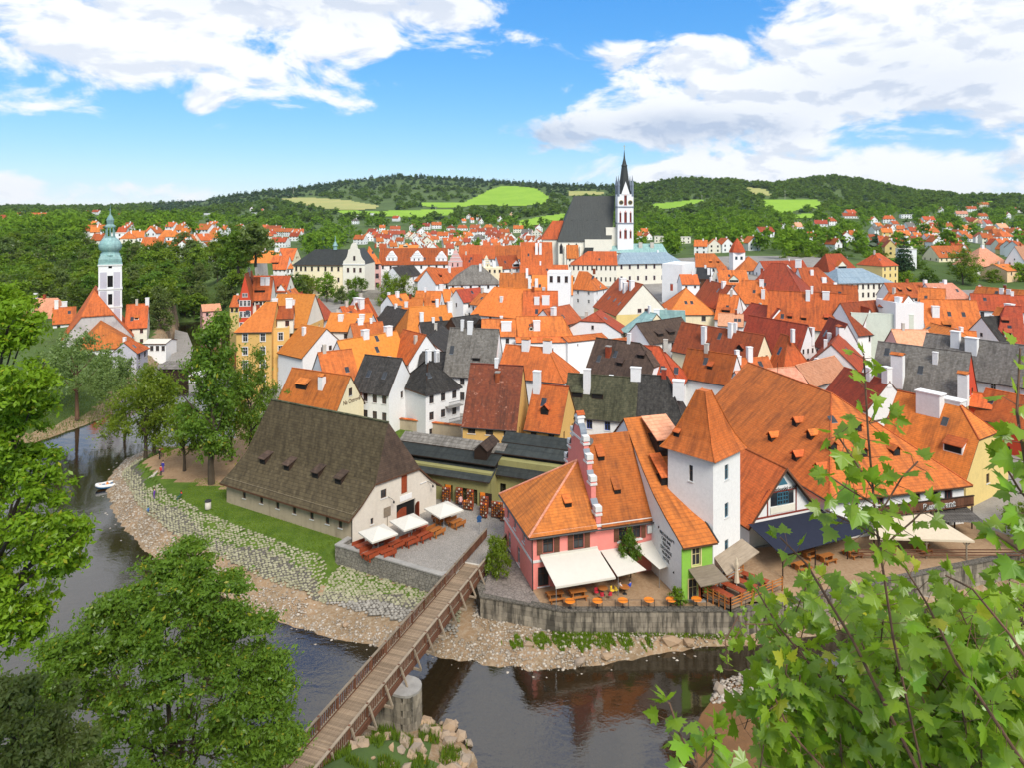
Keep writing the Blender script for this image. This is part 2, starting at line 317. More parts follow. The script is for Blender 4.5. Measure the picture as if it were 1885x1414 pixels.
def m_leaf(name, c1, c2, c3=None, trans=0.45, gloss=0.012, bsc=0.30):
    m, nt = newmat(name); g = nd(nt, 'ShaderNodeNewGeometry'); ri = g.outputs['Random Per Island']
    big = noise(nt, g.outputs['Position'], bsc, 3)
    f = mth(nt, 'ADD', mth(nt, 'MULTIPLY', ri, 0.55), mth(nt, 'MULTIPLY', mrange(nt, big, 0.3, 0.7), 0.45), clamp=True)
    col = mix(nt, f, c1, c2)
    if c3: col = mix(nt, mth(nt, 'GREATER_THAN', ri, 0.965), col, c3)
    col = nd(nt, 'ShaderNodeHueSaturation', {'Hue': mrange(nt, orand(nt), 0, 1, 0.485, 0.515), 'Value': mrange(nt, orand(nt), 0, 1, 0.82, 1.18), 'Color': col}).outputs[0]
    d = nd(nt, 'ShaderNodeBsdfDiffuse', {'Color': col}); t = nd(nt, 'ShaderNodeBsdfTranslucent', {'Color': mix(nt, 0.5, col, (0.30, 0.42, 0.02), 'MIX')})
    s = nd(nt, 'ShaderNodeMixShader', {0: trans, 1: d.outputs[0], 2: t.outputs[0]})
    gl = nd(nt, 'ShaderNodeBsdfGlossy', {'Color': (1, 1, 1), 'Roughness': 0.35})
    s2 = nd(nt, 'ShaderNodeMixShader', {0: gloss, 1: s.outputs[0], 2: gl.outputs[0]})
    o = nt.nodes.new('ShaderNodeOutputMaterial'); nt.links.new(s2.outputs[0], o.inputs[0])
m_leaf('leaf_mid', (0.105, 0.185, 0.014), (0.22, 0.31, 0.026)); m_leaf('leaf_dark', (0.058, 0.120, 0.014), (0.135, 0.215, 0.024))
m_leaf('leaf_bright', (0.12, 0.235, 0.012), (0.25, 0.39, 0.020), (0.40, 0.40, 0.03)); m_leaf('leaf_willow', (0.125, 0.185, 0.055), (0.215, 0.285, 0.085))
m_leaf('leaf_maple', (0.15, 0.30, 0.016), (0.34, 0.52, 0.036), (0.52, 0.55, 0.04), 0.48, 0.03); m_leaf('leaf_fir', (0.026, 0.062, 0.030), (0.052, 0.10, 0.040), None, 0.2)
m_leaf('leaf_ash', (0.082, 0.165, 0.018), (0.175, 0.285, 0.032), (0.36, 0.34, 0.03)); m_leaf('leaf_olive', (0.10, 0.145, 0.040), (0.17, 0.215, 0.06))
def m_crown_far(name, c1, c2):
    m, nt = newmat(name); g = nd(nt, 'ShaderNodeNewGeometry'); ri = g.outputs['Random Per Island']
    n = noise(nt, g.outputs['Position'], 0.35, 4, 0.7)
    col = mix(nt, ri, c1, c2)
    finish(nt, mix(nt, mrange(nt, n, 0.35, 0.65), mix(nt, 1.0, col, (0.55, 0.55, 0.5), 'MULTIPLY'), col), 0.95, 0.05, n, 1.0, 2.0)
m_leaf('wood_near', (0.085, 0.160, 0.016), (0.21, 0.30, 0.028), None, .4, 0.0, .02); m_leaf('wood_far', (0.055, 0.115, 0.020), (0.135, 0.215, 0.032), None, .35, 0.0, .012)
m_crown_far('far_green', (0.030, 0.075, 0.022), (0.085, 0.155, 0.035)); m_crown_far('far_fir', (0.016, 0.040, 0.024), (0.032, 0.062, 0.030))
def m_ground(name, cols, sc=0.6, bs=0.4, bd=0.1, fine=6.0, rough=0.95):
    m, nt = newmat(name); P = wc(nt); a = noise(nt, P, sc, 6, 0.62); b = noise(nt, P, fine, 5, 0.7)
    col = mix(nt, mrange(nt, a, 0.35, 0.62, 0, 1, True), cols[0], cols[1])
    col = mix(nt, mth(nt, 'MULTIPLY', mrange(nt, b, 0.45, 0.70), 0.75), col, cols[2])
    finish(nt, col, rough, 0.15, b, bs, bd)
m_ground('g_land', ((0.060, 0.10, 0.025), (0.10, 0.15, 0.04), (0.05, 0.07, 0.02)), 0.02, fine=0.15)
m_ground('g_grass', ((0.065, 0.115, 0.014), (0.105, 0.16, 0.022), (0.05, 0.085, 0.014)), 0.5, fine=5)
m_ground('g_field', ((0.215, 0.37, 0.025), (0.26, 0.42, 0.035), (0.18, 0.33, 0.025)), 0.012, fine=0.08, bs=0.05)
m_ground('g_stubble', ((0.40, 0.36, 0.13), (0.33, 0.33, 0.11), (0.28, 0.32, 0.09)), 0.012, fine=0.06, bs=0.05)
m_ground('g_dirt', ((0.34, 0.22, 0.125), (0.27, 0.17, 0.095), (0.40, 0.28, 0.17)), 0.35, fine=3)
m_ground('g_beach', ((0.30, 0.195, 0.11), (0.22, 0.15, 0.085), (0.40, 0.33, 0.24)), 0.30, fine=2.2, bs=0.8, bd=0.12)
m_ground('g_sand', ((0.21, 0.105, 0.045), (0.165, 0.085, 0.038), (0.13, 0.07, 0.03)), 0.8, fine=7, bs=0.2, rough=0.5)
m_ground('g_town', ((0.30, 0.28, 0.25), (0.24, 0.22, 0.20), (0.18, 0.17, 0.15)), 0.3, fine=4)
def m_cobble(name, c1, c2, cj, sc=4.0, bs=0.6):
    m, nt = newmat(name); P = wc(nt)
    v = nd(nt, 'ShaderNodeTexVoronoi', {'Vector': P, 'Scale': sc, 'Randomness': 0.8}, feature='F1'); e = nd(nt, 'ShaderNodeTexVoronoi', {'Vector': P, 'Scale': sc, 'Randomness': 0.8}, feature='DISTANCE_TO_EDGE')
    cs = nd(nt, 'ShaderNodeSeparateColor', {0: v.outputs['Color']}).outputs[0]
    a = noise(nt, P, 0.25, 5, 0.6); w = noise(nt, P, 1.6, 4, 0.6)
    col = mix(nt, mth(nt, 'ADD', mth(nt, 'MULTIPLY', cs, 0.5), mth(nt, 'MULTIPLY', mrange(nt, a, 0.3, 0.7), 0.5)), c1, c2)
    col = mix(nt, mth(nt, 'MULTIPLY', mrange(nt, w, 0.5, 0.75), 0.35), col, tuple(x * 0.55 for x in c1))
    ed = mrange(nt, e.outputs['Distance'], 0.0, 0.09, 1, 0)
    finish(nt, mix(nt, mth(nt, 'MULTIPLY', ed, 0.7), col, cj), 0.85, 0.25, mth(nt, 'SUBTRACT', 1.0, ed), bs, 0.03)
m_cobble('plaza', (0.34, 0.31, 0.275), (0.25, 0.23, 0.205), (0.14, 0.125, 0.10)); m_cobble('path_stone', (0.20, 0.165, 0.145), (0.27, 0.23, 0.20), (0.07, 0.06, 0.05), 2.2)
m_cobble('rubble', (0.30, 0.275, 0.23), (0.19, 0.175, 0.15), (0.07, 0.062, 0.05), 2.6, 1.0); m_cobble('rubble_dark', (0.17, 0.15, 0.12), (0.10, 0.09, 0.075), (0.035, 0.032, 0.026), 2.6, 1.0)
def m_rock(name, c1, c2, sc=1.5):
    m, nt = newmat(name); P = wc(nt); ri = nd(nt, 'ShaderNodeNewGeometry').outputs['Random Per Island']; n = noise(nt, P, sc, 6, 0.65)
    f = mth(nt, 'ADD', mth(nt, 'MULTIPLY', mth(nt, 'FRACT', mth(nt, 'ADD', ri, orand(nt))), 0.7), mth(nt, 'MULTIPLY', n, 0.45), clamp=True)
    finish(nt, mix(nt, f, c1, c2), 0.9, 0.2, n, 0.6, 0.05)
m_rock('pebble', (0.17, 0.135, 0.10), (0.50, 0.44, 0.365), 4); m_rock('boulder', (0.44, 0.275, 0.145), (0.27, 0.225, 0.18), 2.0); m_rock('sett', (0.19, 0.175, 0.15), (0.38, 0.35, 0.30), 3)
m_rock('sett_mossy', (0.20, 0.19, 0.11), (0.40, 0.375, 0.25), 3)
def m_ashlar():
    m, nt = newmat('ashlar'); P = wc(nt)
    n = noise(nt, P, 1.2, 6, 0.65); s = nd(nt, 'ShaderNodeSeparateXYZ', {0: P})
    st = noise(nt, nd(nt, 'ShaderNodeCombineXYZ', {0: mth(nt, 'MULTIPLY', s.outputs[0], 1.4), 1: 0.0, 2: mth(nt, 'MULTIPLY', s.outputs[2], 0.22)}).outputs[0], 1.0, 5, 0.6)
    col = mix(nt, mrange(nt, n, 0.3, 0.7), (0.22, 0.19, 0.15), (0.33, 0.285, 0.22)); col = mix(nt, mrange(nt, st, 0.44, 0.62, 0, 0.9, True), col, (0.07, 0.062, 0.05))
    finish(nt, nd(nt, 'ShaderNodeHueSaturation', {'Value': mrange(nt, orand(nt), 0, 1, 0.75, 1.15), 'Color': col}).outputs[0], 0.95, 0.15, n, 0.7, 0.04)
m_ashlar()
def m_water():
    m, nt = newmat('water'); P = wc(nt)
    mp = nd(nt, 'ShaderNodeMapping', {'Vector': P, 'Scale': (1.0, 1.6, 1.0), 'Rotation': (0, 0, 0.5)}).outputs[0]
    a = noise(nt, mp, 1.5, 3, 0.55); b = noise(nt, mp, 0.30, 3, 0.5); c = noise(nt, P, 0.035, 3)
    h = mth(nt, 'ADD', mth(nt, 'MULTIPLY', a, mrange(nt, c, 0.40, 0.62, 0.25, 1.0)), mth(nt, 'MULTIPLY', b, 1.0))
    bp = nd(nt, 'ShaderNodeBump', {'Strength': 0.10, 'Distance': 0.20, 'Height': h}).outputs[0]
    murk = mix(nt, noise(nt, P, 0.09, 4), (0.018, 0.014, 0.007), (0.045, 0.032, 0.015))
    d = nd(nt, 'ShaderNodeBsdfDiffuse', {'Color': murk}); t = nd(nt, 'ShaderNodeBsdfTransparent', {'Color': (0.62, 0.44, 0.26)})
    body = nd(nt, 'ShaderNodeMixShader', {0: 0.42, 1: d.outputs[0], 2: t.outputs[0]})
    g = nd(nt, 'ShaderNodeBsdfGlossy', {'Color': (1, 1, 1), 'Roughness': 0.04, 'Normal': bp})
    fr = nd(nt, 'ShaderNodeFresnel', {'IOR': 2.0, 'Normal': bp}).outputs[0]
    s = nd(nt, 'ShaderNodeMixShader', {0: fr, 1: body.outputs[0], 2: g.outputs[0]})
    o = nt.nodes.new('ShaderNodeOutputMaterial'); nt.links.new(s.outputs[0], o.inputs[0])
m_water()
def m_person(name, top, legs, skin=(0.55, 0.33, 0.23), zs=(0.82, 1.42)):
    m, nt = newmat(name); z = nd(nt, 'ShaderNodeSeparateXYZ', {0: oc(nt)}).outputs[2]
    c = mix(nt, mth(nt, 'GREATER_THAN', z, zs[0]), legs, top); finish(nt, mix(nt, mth(nt, 'GREATER_THAN', z, zs[1]), c, skin), 0.8)
# ---------------------------------------------------------------- terrain
def sstep(x, a, b):
    t = np.clip((x - a) / (b - a), 0, 1); return t * t * (3 - 2 * t)
TOWN_Y = [0, 110, 150, 200, 250, 300, 380, 430]; TOWN_Z = [0, 0, .8, 2.2, 3.6, 5.0, 7.5, 7.5]
# distance / image-row profile of the slopes behind the town (centre and left)
PC_Y = [430, 480, 620, 700, 800, 900, 1000, 1150, 1300, 1500, 1700, 2100, 2400, 2600, 2900, 3300]
PC_P = [484, 474, 460, 450, 440, 430, 420, 410, 400, 390, 380, 360, 340, 322, 308, 296]
PL_Y = [200, 240, 290, 340, 420, 560, 800, 1300, 2000, 3000]; PL_P = [600, 562, 522, 482, 452, 430, 410, 396, 386, 372]
SKY_X = [-900, 0, 60, 200, 330, 450, 560, 650, 740, 840, 960, 1060, 1130, 1200, 1260, 1340, 1420, 1480, 1540, 1600, 1680, 1760, 1885, 2800]
SKY_P = [384, 384, 382, 382, 371, 356, 345, 331, 322, 328, 336, 341, 343, 341, 331, 335, 342, 333, 327, 338, 355, 364, 366, 372]
K_X = [-900, 900, 1200, 1350, 1700, 1885, 2800]; K_V = [1, 1, .86, .76, .76, .80, .8]
def column(px):
    return np.interp(px, K_X, K_V), np.interp(px, SKY_X, SKY_P), sstep(px, 455, 375)
def row_at(px, Y):
    k, s, wl = column(px)
    return wl * np.interp(Y, PL_Y, PL_P) + (1 - wl) * np.interp(Y / k, PC_Y, PC_P)
_YS = np.geomspace(200, 3400, 260)
def far_z(X, Y):
    X = np.asarray(X, float); Y = np.asarray(Y, float); px = CX + F * X / Y; k, s, wl = column(px)
    p = row_at(px, Y); z = CZ - (np.maximum(p, s) - HY) / F * Y
    over = np.clip(s - p, 0, None)                 # beyond the skyline the land falls away
    return z - over * Y / F * 1.25
def town_z(Y): return np.interp(Y, TOWN_Y, TOWN_Z)
def on_slope(px, py, lift=0.0):                    # where a photo point meets the far slope
    r = row_at(np.full(_YS.shape, px), _YS); i = np.argmax(r <= py) if (r <= py).any() else len(r) - 1
    i = max(1, i); t = (r[i - 1] - py) / max(1e-6, r[i - 1] - r[i]); Y = _YS[i - 1] + np.clip(t, 0, 1) * (_YS[i] - _YS[i - 1])
    X = (px - CX) / F * Y; return float(X), float(Y), float(far_z(X, Y)) + lift

SH_IN = [(-118,301),(-110,282),(-98,245),(-80,200),(-68,170),(-60,150),(-54,135),(-48,119),(-56,121.5),(-63.5,122.5),(-65.5,116),(-64,110),(-62,104.8),(-57.5,98.5),(-53.7,93.3),(-45.2,84.8),(-36,78),(-28.1,72.4),(-23,69.8),(-18.5,67.6),
         (-13.5,66.1),(-4.9,64),(1.6,62.6),(5,62.7),(8.6,63.4),(13.9,65.3),(19.9,66.2),(22.8,66.6),(30,68),(45,73),(70,81),(140,95)]
SH_OUT = [(140,84),(80,71),(40,61.5),(27,61.5),(22,62.8),(18.5,61),(16,57.5),(13.5,51),(9,46.5),(0,46),(-2.2,50),(-3,53),(-5,55.5),(-9,57.2),(-15,55),(-21,50),(-30,47),(-40,48),(-55,53),(-75,63),(-88,80),(-92,100),(-90,115),(-85.6,128),(-83,140),(-87,152),(-92,170),(-104,205),(-121,245),(-137,282),(-147,301)]
RIVER = SH_IN + SH_OUT
PLAT = [(-20,79.2),(-7.8,73.0),(-3.4,74.2),(-3.1,69.6),(5,67),(22.8,67),(29,68.8),(45,74),(70,82.5),(140,97),(240,120),(240,300),(-104,300),(-105,282),(-93,247),(-75,202),(-63,172),(-55,150),(-49,135),(-44,118.5),(-50,117),(-56.7,112),(-57.7,106.8),(-54,103),(-52,100.3),(-47.8,95.4),(-39.8,89),(-33.1,84.7),(-27.2,81.1),(-24,79),(-20.4,77.6)]
def inside(poly, X, Y):
    r = np.zeros(X.shape, bool); n = len(poly)
    for i in range(n):
        x0, y0 = poly[i]; x1, y1 = poly[(i + 1) % n]
        if y0 == y1: continue
        c = ((y0 > Y) != (y1 > Y)) & (X < (x1 - x0) * (Y - y0) / (y1 - y0) + x0); r ^= c
    return r
def seg_dist(pl, X, Y, closed=True):
    d = np.full(X.shape, 1e9); n = len(pl)
    for i in range(n if closed else n - 1):
        x0, y0 = pl[i]; x1, y1 = pl[(i + 1) % n]; dx, dy = x1 - x0, y1 - y0; L = dx * dx + dy * dy + 1e-9
        t = np.clip(((X - x0) * dx + (Y - y0) * dy) / L, 0, 1); d = np.minimum(d, np.hypot(X - x0 - t * dx, Y - y0 - t * dy))
    return d
CAMSIDE = SH_OUT + [(-400, 301), (-400, -50), (400, -50), (400, 140)]
def near_z(X, Y, full=False):
    X = np.asarray(X, float); Y = np.asarray(Y, float)
    wat = inside(RIVER, X, Y); plat = inside(PLAT, X, Y); cs = inside(CAMSIDE, X, Y) & ~wat
    dw = seg_dist(RIVER, X, Y); dp = seg_dist(PLAT, X, Y)
    zb = np.interp(X, [-22, -20.5, -6, -4.5], [-.04, -1.7, -1.8, -2.15])
    z_isl = -3.02 + (zb + 3.02) * (dw / (dw + dp + 1e-6)) ** 0.85
    rock = np.clip(dw - 3, 0, None) * 0.72 + np.minimum(dw, 3) * 0.25 - 3.02
    sand = sstep(X, 9, 13) * sstep(X, 34, 26) * sstep(Y, 45, 50)
    rock = rock * (1 - sand) + sand * (-3.0 + np.minimum(dw, 4) * 0.16 + np.clip(dw - 6, 0, None) * 0.4)
    rock = np.minimum(rock, 34)
    left = np.minimum(-3.02 + dw * 0.40, 1.5 + 0.02 * dw); wl = sstep(Y, 62, 85) * sstep(X, -40, -70)
    z_cam = rock * (1 - wl) + left * wl
    wf = sstep(Y, 175, 235) * sstep(X, -60, -90); z_cam = z_cam * (1 - wf) + far_z(X, np.maximum(Y, 20)) * wf
    lip = plat & (dp < 1.45) & (Y < 100) & (X > -21.5)            # behind the retaining walls the sheet steps up out of sight
    z = np.where(plat & ~lip, town_z(Y), np.where(lip, zb, z_isl))
    z = np.where(cs, z_cam, z)
    z = np.where(wat, -3.02 - np.minimum(dw * 0.22, 1.3), z)
    wb = sstep(Y, 258, 281) * sstep(X, -70, -95) * ~plat; z = z * (1 - wb) + far_z(X, np.maximum(Y, 20)) * wb      # the bank where the river turns out of sight
    if full: return z, wat, plat, cs, dw, dp
    return z
def gz(x, y):
    if y < 285: return float(near_z(np.array([x]), np.array([y]))[0])
    px = CX + F * x / y; w = max(float(sstep(px, 455, 375)), float(sstep(y, 285, 430)))
    return float(far_z(x, y)) * w + float(town_z(y)) * (1 - w)

def build_ground():
    xs = np.arange(-230, 230.1, 1.25); ys = np.arange(6, 300.1, 1.25); X, Y = np.meshgrid(xs, ys)
    z, wat, plat, cs, dw, dp = near_z(X, Y, True)
    z = z + np.where(plat, 0, (NR.random(X.shape) - .5) * 0.16)
    V = np.stack([X, Y, z], -1).reshape(-1, 3); nx = len(xs); ny = len(ys)
    i = (np.arange(ny - 1)[:, None] * nx + np.arange(nx - 1)).ravel(); Q = np.stack([i, i + 1, i + nx + 1, i + nx], 1)
    me = np_mesh('ground', V, Q, ['g_land', 'g_beach', 'g_grass', 'g_dirt', 'g_town', 'g_sand'], True)
    xc = V[Q].mean(1); x, y = xc[:, 0], xc[:, 1]
    w2 = inside(RIVER, x, y); p2 = inside(PLAT, x, y); c2 = inside(CAMSIDE, x, y) & ~w2
    m = np.ones(len(Q), int)
    m[p2] = 4
    m[p2 & (x < -18) & (y < 128)] = 2
    tip = [(-58,106),(-57,113),(-44,119),(-36,118),(-33,104),(-38,95.5),(-46,98),(-52,101)]
    m[inside(tip, x, y)] = 3
    dpc = dp.ravel()[Q].mean(1); dwq = dw.ravel()[Q].mean(1); m[~p2 & ~w2 & ~c2 & (x < -18) & (dwq / (dwq + dpc + 1e-6) > .6)] = 2
    m[c2] = 0
    sb = (x > 12) & (x < 32) & (y > 48) & (y < 64) & ~p2; m[sb] = 5
    m[w2 & ~sb] = 1; m[(y > 258) & (x < -70) & ~p2] = 0
    dwc = dw.ravel()[Q].mean(1); m[c2 & (dwc < 3) & ~sb] = 1
    me.polygons.foreach_set('material_index', m.astype(np.int32)); me.update()
    link(tag(bpy.data.objects.new('ground', me), 'gravel shore, lawn and town ground between river and houses', 'ground', kind='structure'))
    # far slopes
    pxs = np.arange(-1100, 3000, 14.0); Ys = np.concatenate([np.geomspace(285, 3600, 110), np.geomspace(4000, 6000, 5)])
    PX, YY = np.meshgrid(pxs, Ys); XX = (PX - CX) / F * YY; ZZ = far_z(XX, YY)
    base = town_z(YY); k = sstep(YY, 285, 430) ; wl = sstep(PX, 455, 375)
    ZZ = ZZ * np.maximum(wl, k) + base * (1 - np.maximum(wl, k))
    ZZ = np.where(YY < 300, ZZ - 0.6, ZZ); ZZ = np.where(YY > 3900, np.minimum(ZZ, 20), ZZ)
    V = np.stack([XX, YY, ZZ], -1).reshape(-1, 3); nx = len(pxs); ny = len(Ys)
    i = (np.arange(ny - 1)[:, None] * nx + np.arange(nx - 1)).ravel(); Q = np.stack([i, i + 1, i + nx + 1, i + nx], 1)
    hm = np_mesh('hills', V, Q, ['g_land', 'g_town'], True); hc = V[Q].mean(1); hm.polygons.foreach_set('material_index', ((hc[:, 1] < 405) & (CX + F * hc[:, 0] / hc[:, 1] > 640) & (CX + F * hc[:, 0] / hc[:, 1] < 1560)).astype(np.int32)); hm.update()
    link(tag(bpy.data.objects.new('hills', hm), 'green hills rising behind the town', 'hills', kind='structure'))
    mb = MB(); mb.poly([(-400, 0, -3.0), (200, 0, -3.0), (200, 330, -3.0), (-400, 330, -3.0)])
    tag(mb.build('river', 'water'), 'dark river curving round the town', 'river', kind='structure')
build_ground()
def haze():
    m = bpy.data.materials.new('haze_air'); m.use_nodes = True; nt = m.node_tree; nt.nodes.clear()
    v = nd(nt, 'ShaderNodeVolumePrincipled', {'Color': (.80, .88, 1.0), 'Density': HAZE, 'Anisotropy': 0.25}); o = nt.nodes.new('ShaderNodeOutputMaterial'); nt.links.new(v.outputs[0], o.inputs['Volume'])
    MAT['haze_air'] = m; mb = MB(); mb.box(-11500, -400, -8, 11500, 7000, 330); tag(mb.build('haze', 'haze_air'), 'thin blue summer haze over the valley', 'haze', kind='stuff')
HAZE = 0.000035
if HAZE: haze()

def field(name, poly, mat, label, step=5.0):       # a meadow laid on the slope (outline in photo points)
    P = np.array(poly, float); xs = np.arange(P[:, 0].min(), P[:, 0].max() + step, step); ys = np.linspace(P[:, 1].min(), P[:, 1].max(), max(4, int(np.ptp(P[:, 1]) / 1.5)))
    PX, PY = np.meshgrid(xs, ys); ins = inside([tuple(p) for p in poly], PX, PY); vid = {}; V = []; Q = []
    def g(i, j):
        if (i, j) not in vid:
            vid[(i, j)] = len(V); x, y, z = on_slope(PX[i, j], PY[i, j]); V.append((x, y, z + 1.2))
        return vid[(i, j)]
    for i in range(len(ys) - 1):
        for j in range(len(xs) - 1):
            if ins[i:i + 2, j:j + 2].sum() >= 3: Q.append((g(i, j), g(i, j + 1), g(i + 1, j + 1), g(i + 1, j)))
    if Q: tag(link(bpy.data.objects.new(name, np_mesh(name, V, Q, mat, True))), label, 'field', kind='structure')
FIELDS = [
 ([(512,366),(560,362),(640,368),(702,379),(690,385),(640,388),(600,385),(560,377)], 'g_stubble', 'pale stubble field below the dark wood'),
 ([(600,386),(690,388),(835,384),(836,396),(760,402),(690,398),(640,395)], 'g_field', 'bright green strip meadow under the stubble field'),
 ([(770,372),(855,372),(905,347),(930,341),(985,345),(1012,362),(1005,378),(940,380),(880,378),(830,384),(775,380)], 'g_field', 'large bright green meadow on the central hill'),
 ([(1042,352),(1075,350),(1118,354),(1112,358),(1046,362)], 'g_stubble', 'small pale field beside the church roof'),
 ([(950,408),(1000,398),(1045,392),(1040,404),(985,416),(955,418)], 'g_field', 'narrow meadow left of the church roof'),
 ([(1395,367),(1500,366),(1525,382),(1480,386),(1440,394),(1400,384)], 'g_field', 'green meadow on the right-hand hill'),
 ([(1195,376),(1290,366),(1300,371),(1240,384),(1200,388)], 'g_field', 'thin meadow behind the church tower'),
 ([(1365,343),(1410,348),(1425,362),(1385,358)], 'g_stubble', 'dry clearing on the right-hand hill'),
 ([(1790,369),(1870,368),(1885,372),(1800,374)], 'g_field', 'distant yellowish meadow at the right skyline'),
 ([(260,395),(320,394),(322,400),(262,402)], 'g_field', 'sliver of meadow above the left-hand houses'),
 ([(1450,395),(1520,392),(1500,402),(1455,404)], 'g_field', 'grass slope above the scattered houses'),
]
for i, (p, m, l) in enumerate(FIELDS): field('field', p, m, l)
# ---------------------------------------------------------------- houses
WIN = {}
def window_mesh(w, h, fr, style):
    k = (round(w, 2), round(h, 2), fr, style)
    if k in WIN: return WIN[k]
    mb = MB()                                       # local: x across, z up from the sill, y into the wall (0 = wall face)
    t = 0.07 if w > 0.5 else 0.05; y0, y1 = (0.10, 0.16) if style != 'proud' else (-0.05, 0.01)
    mb.box(0, y0, 0, t, y1, h, 0); mb.box(w - t, y0, 0, w, y1, h, 0); mb.box(t, y0, 0, w - t, y1, t, 0); mb.box(t, y0, h - t, w - t, y1, h, 0)
    if w > 0.6: mb.box(w / 2 - .025, y0 + .01, t, w / 2 + .025, y1 - .003, h - t, 0)
    if h > 1.1: mb.box(t, y0 + .013, h * .62, w - t, y1 - .006, h * .62 + .05, 0)
    yp = y1 - 0.012 if style != 'proud' else 0.0
    mb.poly([(t, yp - .012, t), (w - t, yp - .012, t), (w - t, yp - .012, h - t), (t, yp - .012, h - t)], 1)
    if style in ('sur', 'proud2'):
        s = .13
        mb.box(-s, -.04, -s, 0, .01, h + s, 2); mb.box(w, -.04, -s, w + s, .01, h + s, 2); mb.box(0, -.04, h, w, .01, h + s, 2)
    mb.box(-.1, -.09, -.09, w + .1, .02, 0.0, 2)
    me = mb.mesh('window', [fr, 'pane', 'frame_white' if fr != 'frame_cream' else 'frame_cream']); WIN[k] = me
    return me
def wall_face(mb, o, ux, W, z0, z1, holes, m=0, mr=0, dp=0.22):
    """upright wall face with real openings; o = lower left corner (xy), ux = unit direction, normal to the right of ux"""
    ux = Vector((ux[0], ux[1], 0)); n = Vector((ux[1], -ux[0], 0)); O = Vector((o[0], o[1], 0))
    P = lambda x, z, d=0.0: tuple(O + ux * x + Vector((0, 0, z)) - n * d)
    xs = sorted({0.0, W, *[h[0] for h in holes], *[h[0] + h[2] for h in holes]}); zs = sorted({z0, z1, *[h[1] for h in holes], *[h[1] + h[3] for h in holes]})
    for a, b in zip(xs, xs[1:]):
        for c, d in zip(zs, zs[1:]):
            mx, mz = (a + b) / 2, (c + d) / 2
            if any(h[0] < mx < h[0] + h[2] and h[1] < mz < h[1] + h[3] for h in holes): continue
            mb.poly([P(a, c), P(b, c), P(b, d), P(a, d)], m)
    for x, z, w, h in holes:
        q = [(x, z), (x + w, z), (x + w, z + h), (x, z + h)]
        for k in range(4):
            a, b = q[k], q[(k + 1) % 4]; mb.poly([P(*a), P(*b), P(*b, dp), P(*a, dp)], mr)
        mb.poly([P(x, z, dp), P(x + w, z, dp), P(x + w, z + h, dp), P(x, z + h, dp)], mr)
def parse_win(s):
    out = []
    for t in s.split():
        sz = None
        if ':' in t: t, q = t.split(':'); sz = tuple(float(v) for v in q.split(','))
        side = t[0]; c, r = (t[1:].split('x') + ['1'])[:2]; out.append((side, int(c), int(r), sz))
    return out
def slope_poly(L, d, ze, rise, hl, hr, fl, fr, o, og):
    """roof planes for a ridge along x"""
    s = rise / (d / 2); c = ze + rise; ez = ze - s * o
    lo = lambda h, f: (o * s / (rise / h)) if (h and f == 0) else og
    a, b = lo(hl, fl), lo(hr, fr)
    rl = hl if hl else -og; rr = L - hr if hr else L + og
    front = [(-a, -o, ez), (L + b, -o, ez)]
    if hr and fr: front.append((L + og, fr * d / 2, ze + fr * rise))
    front += [(rr, d / 2, c), (rl, d / 2, c)]
    if hl and fl: front.append((-og, fl * d / 2, ze + fl * rise))
    polys = [front, [(x, d - y, z) for x, y, z in reversed(front)]]
    if hl:
        y0 = fl * d / 2 if fl else -o; z0 = ze + fl * rise if fl else ez; x0 = -og if fl else -a
        polys.append([(x0, d - y0, z0), (x0, y0, z0), (hl, d / 2, c)])
    if hr:
        y0 = fr * d / 2 if fr else -o; z0 = ze + fr * rise if fr else ez; x0 = L + og if fr else L + b
        polys.append([(x0, y0, z0), (x0, d - y0, z0), (L - hr, d / 2, c)])
    return polys, (rl, rr, c)
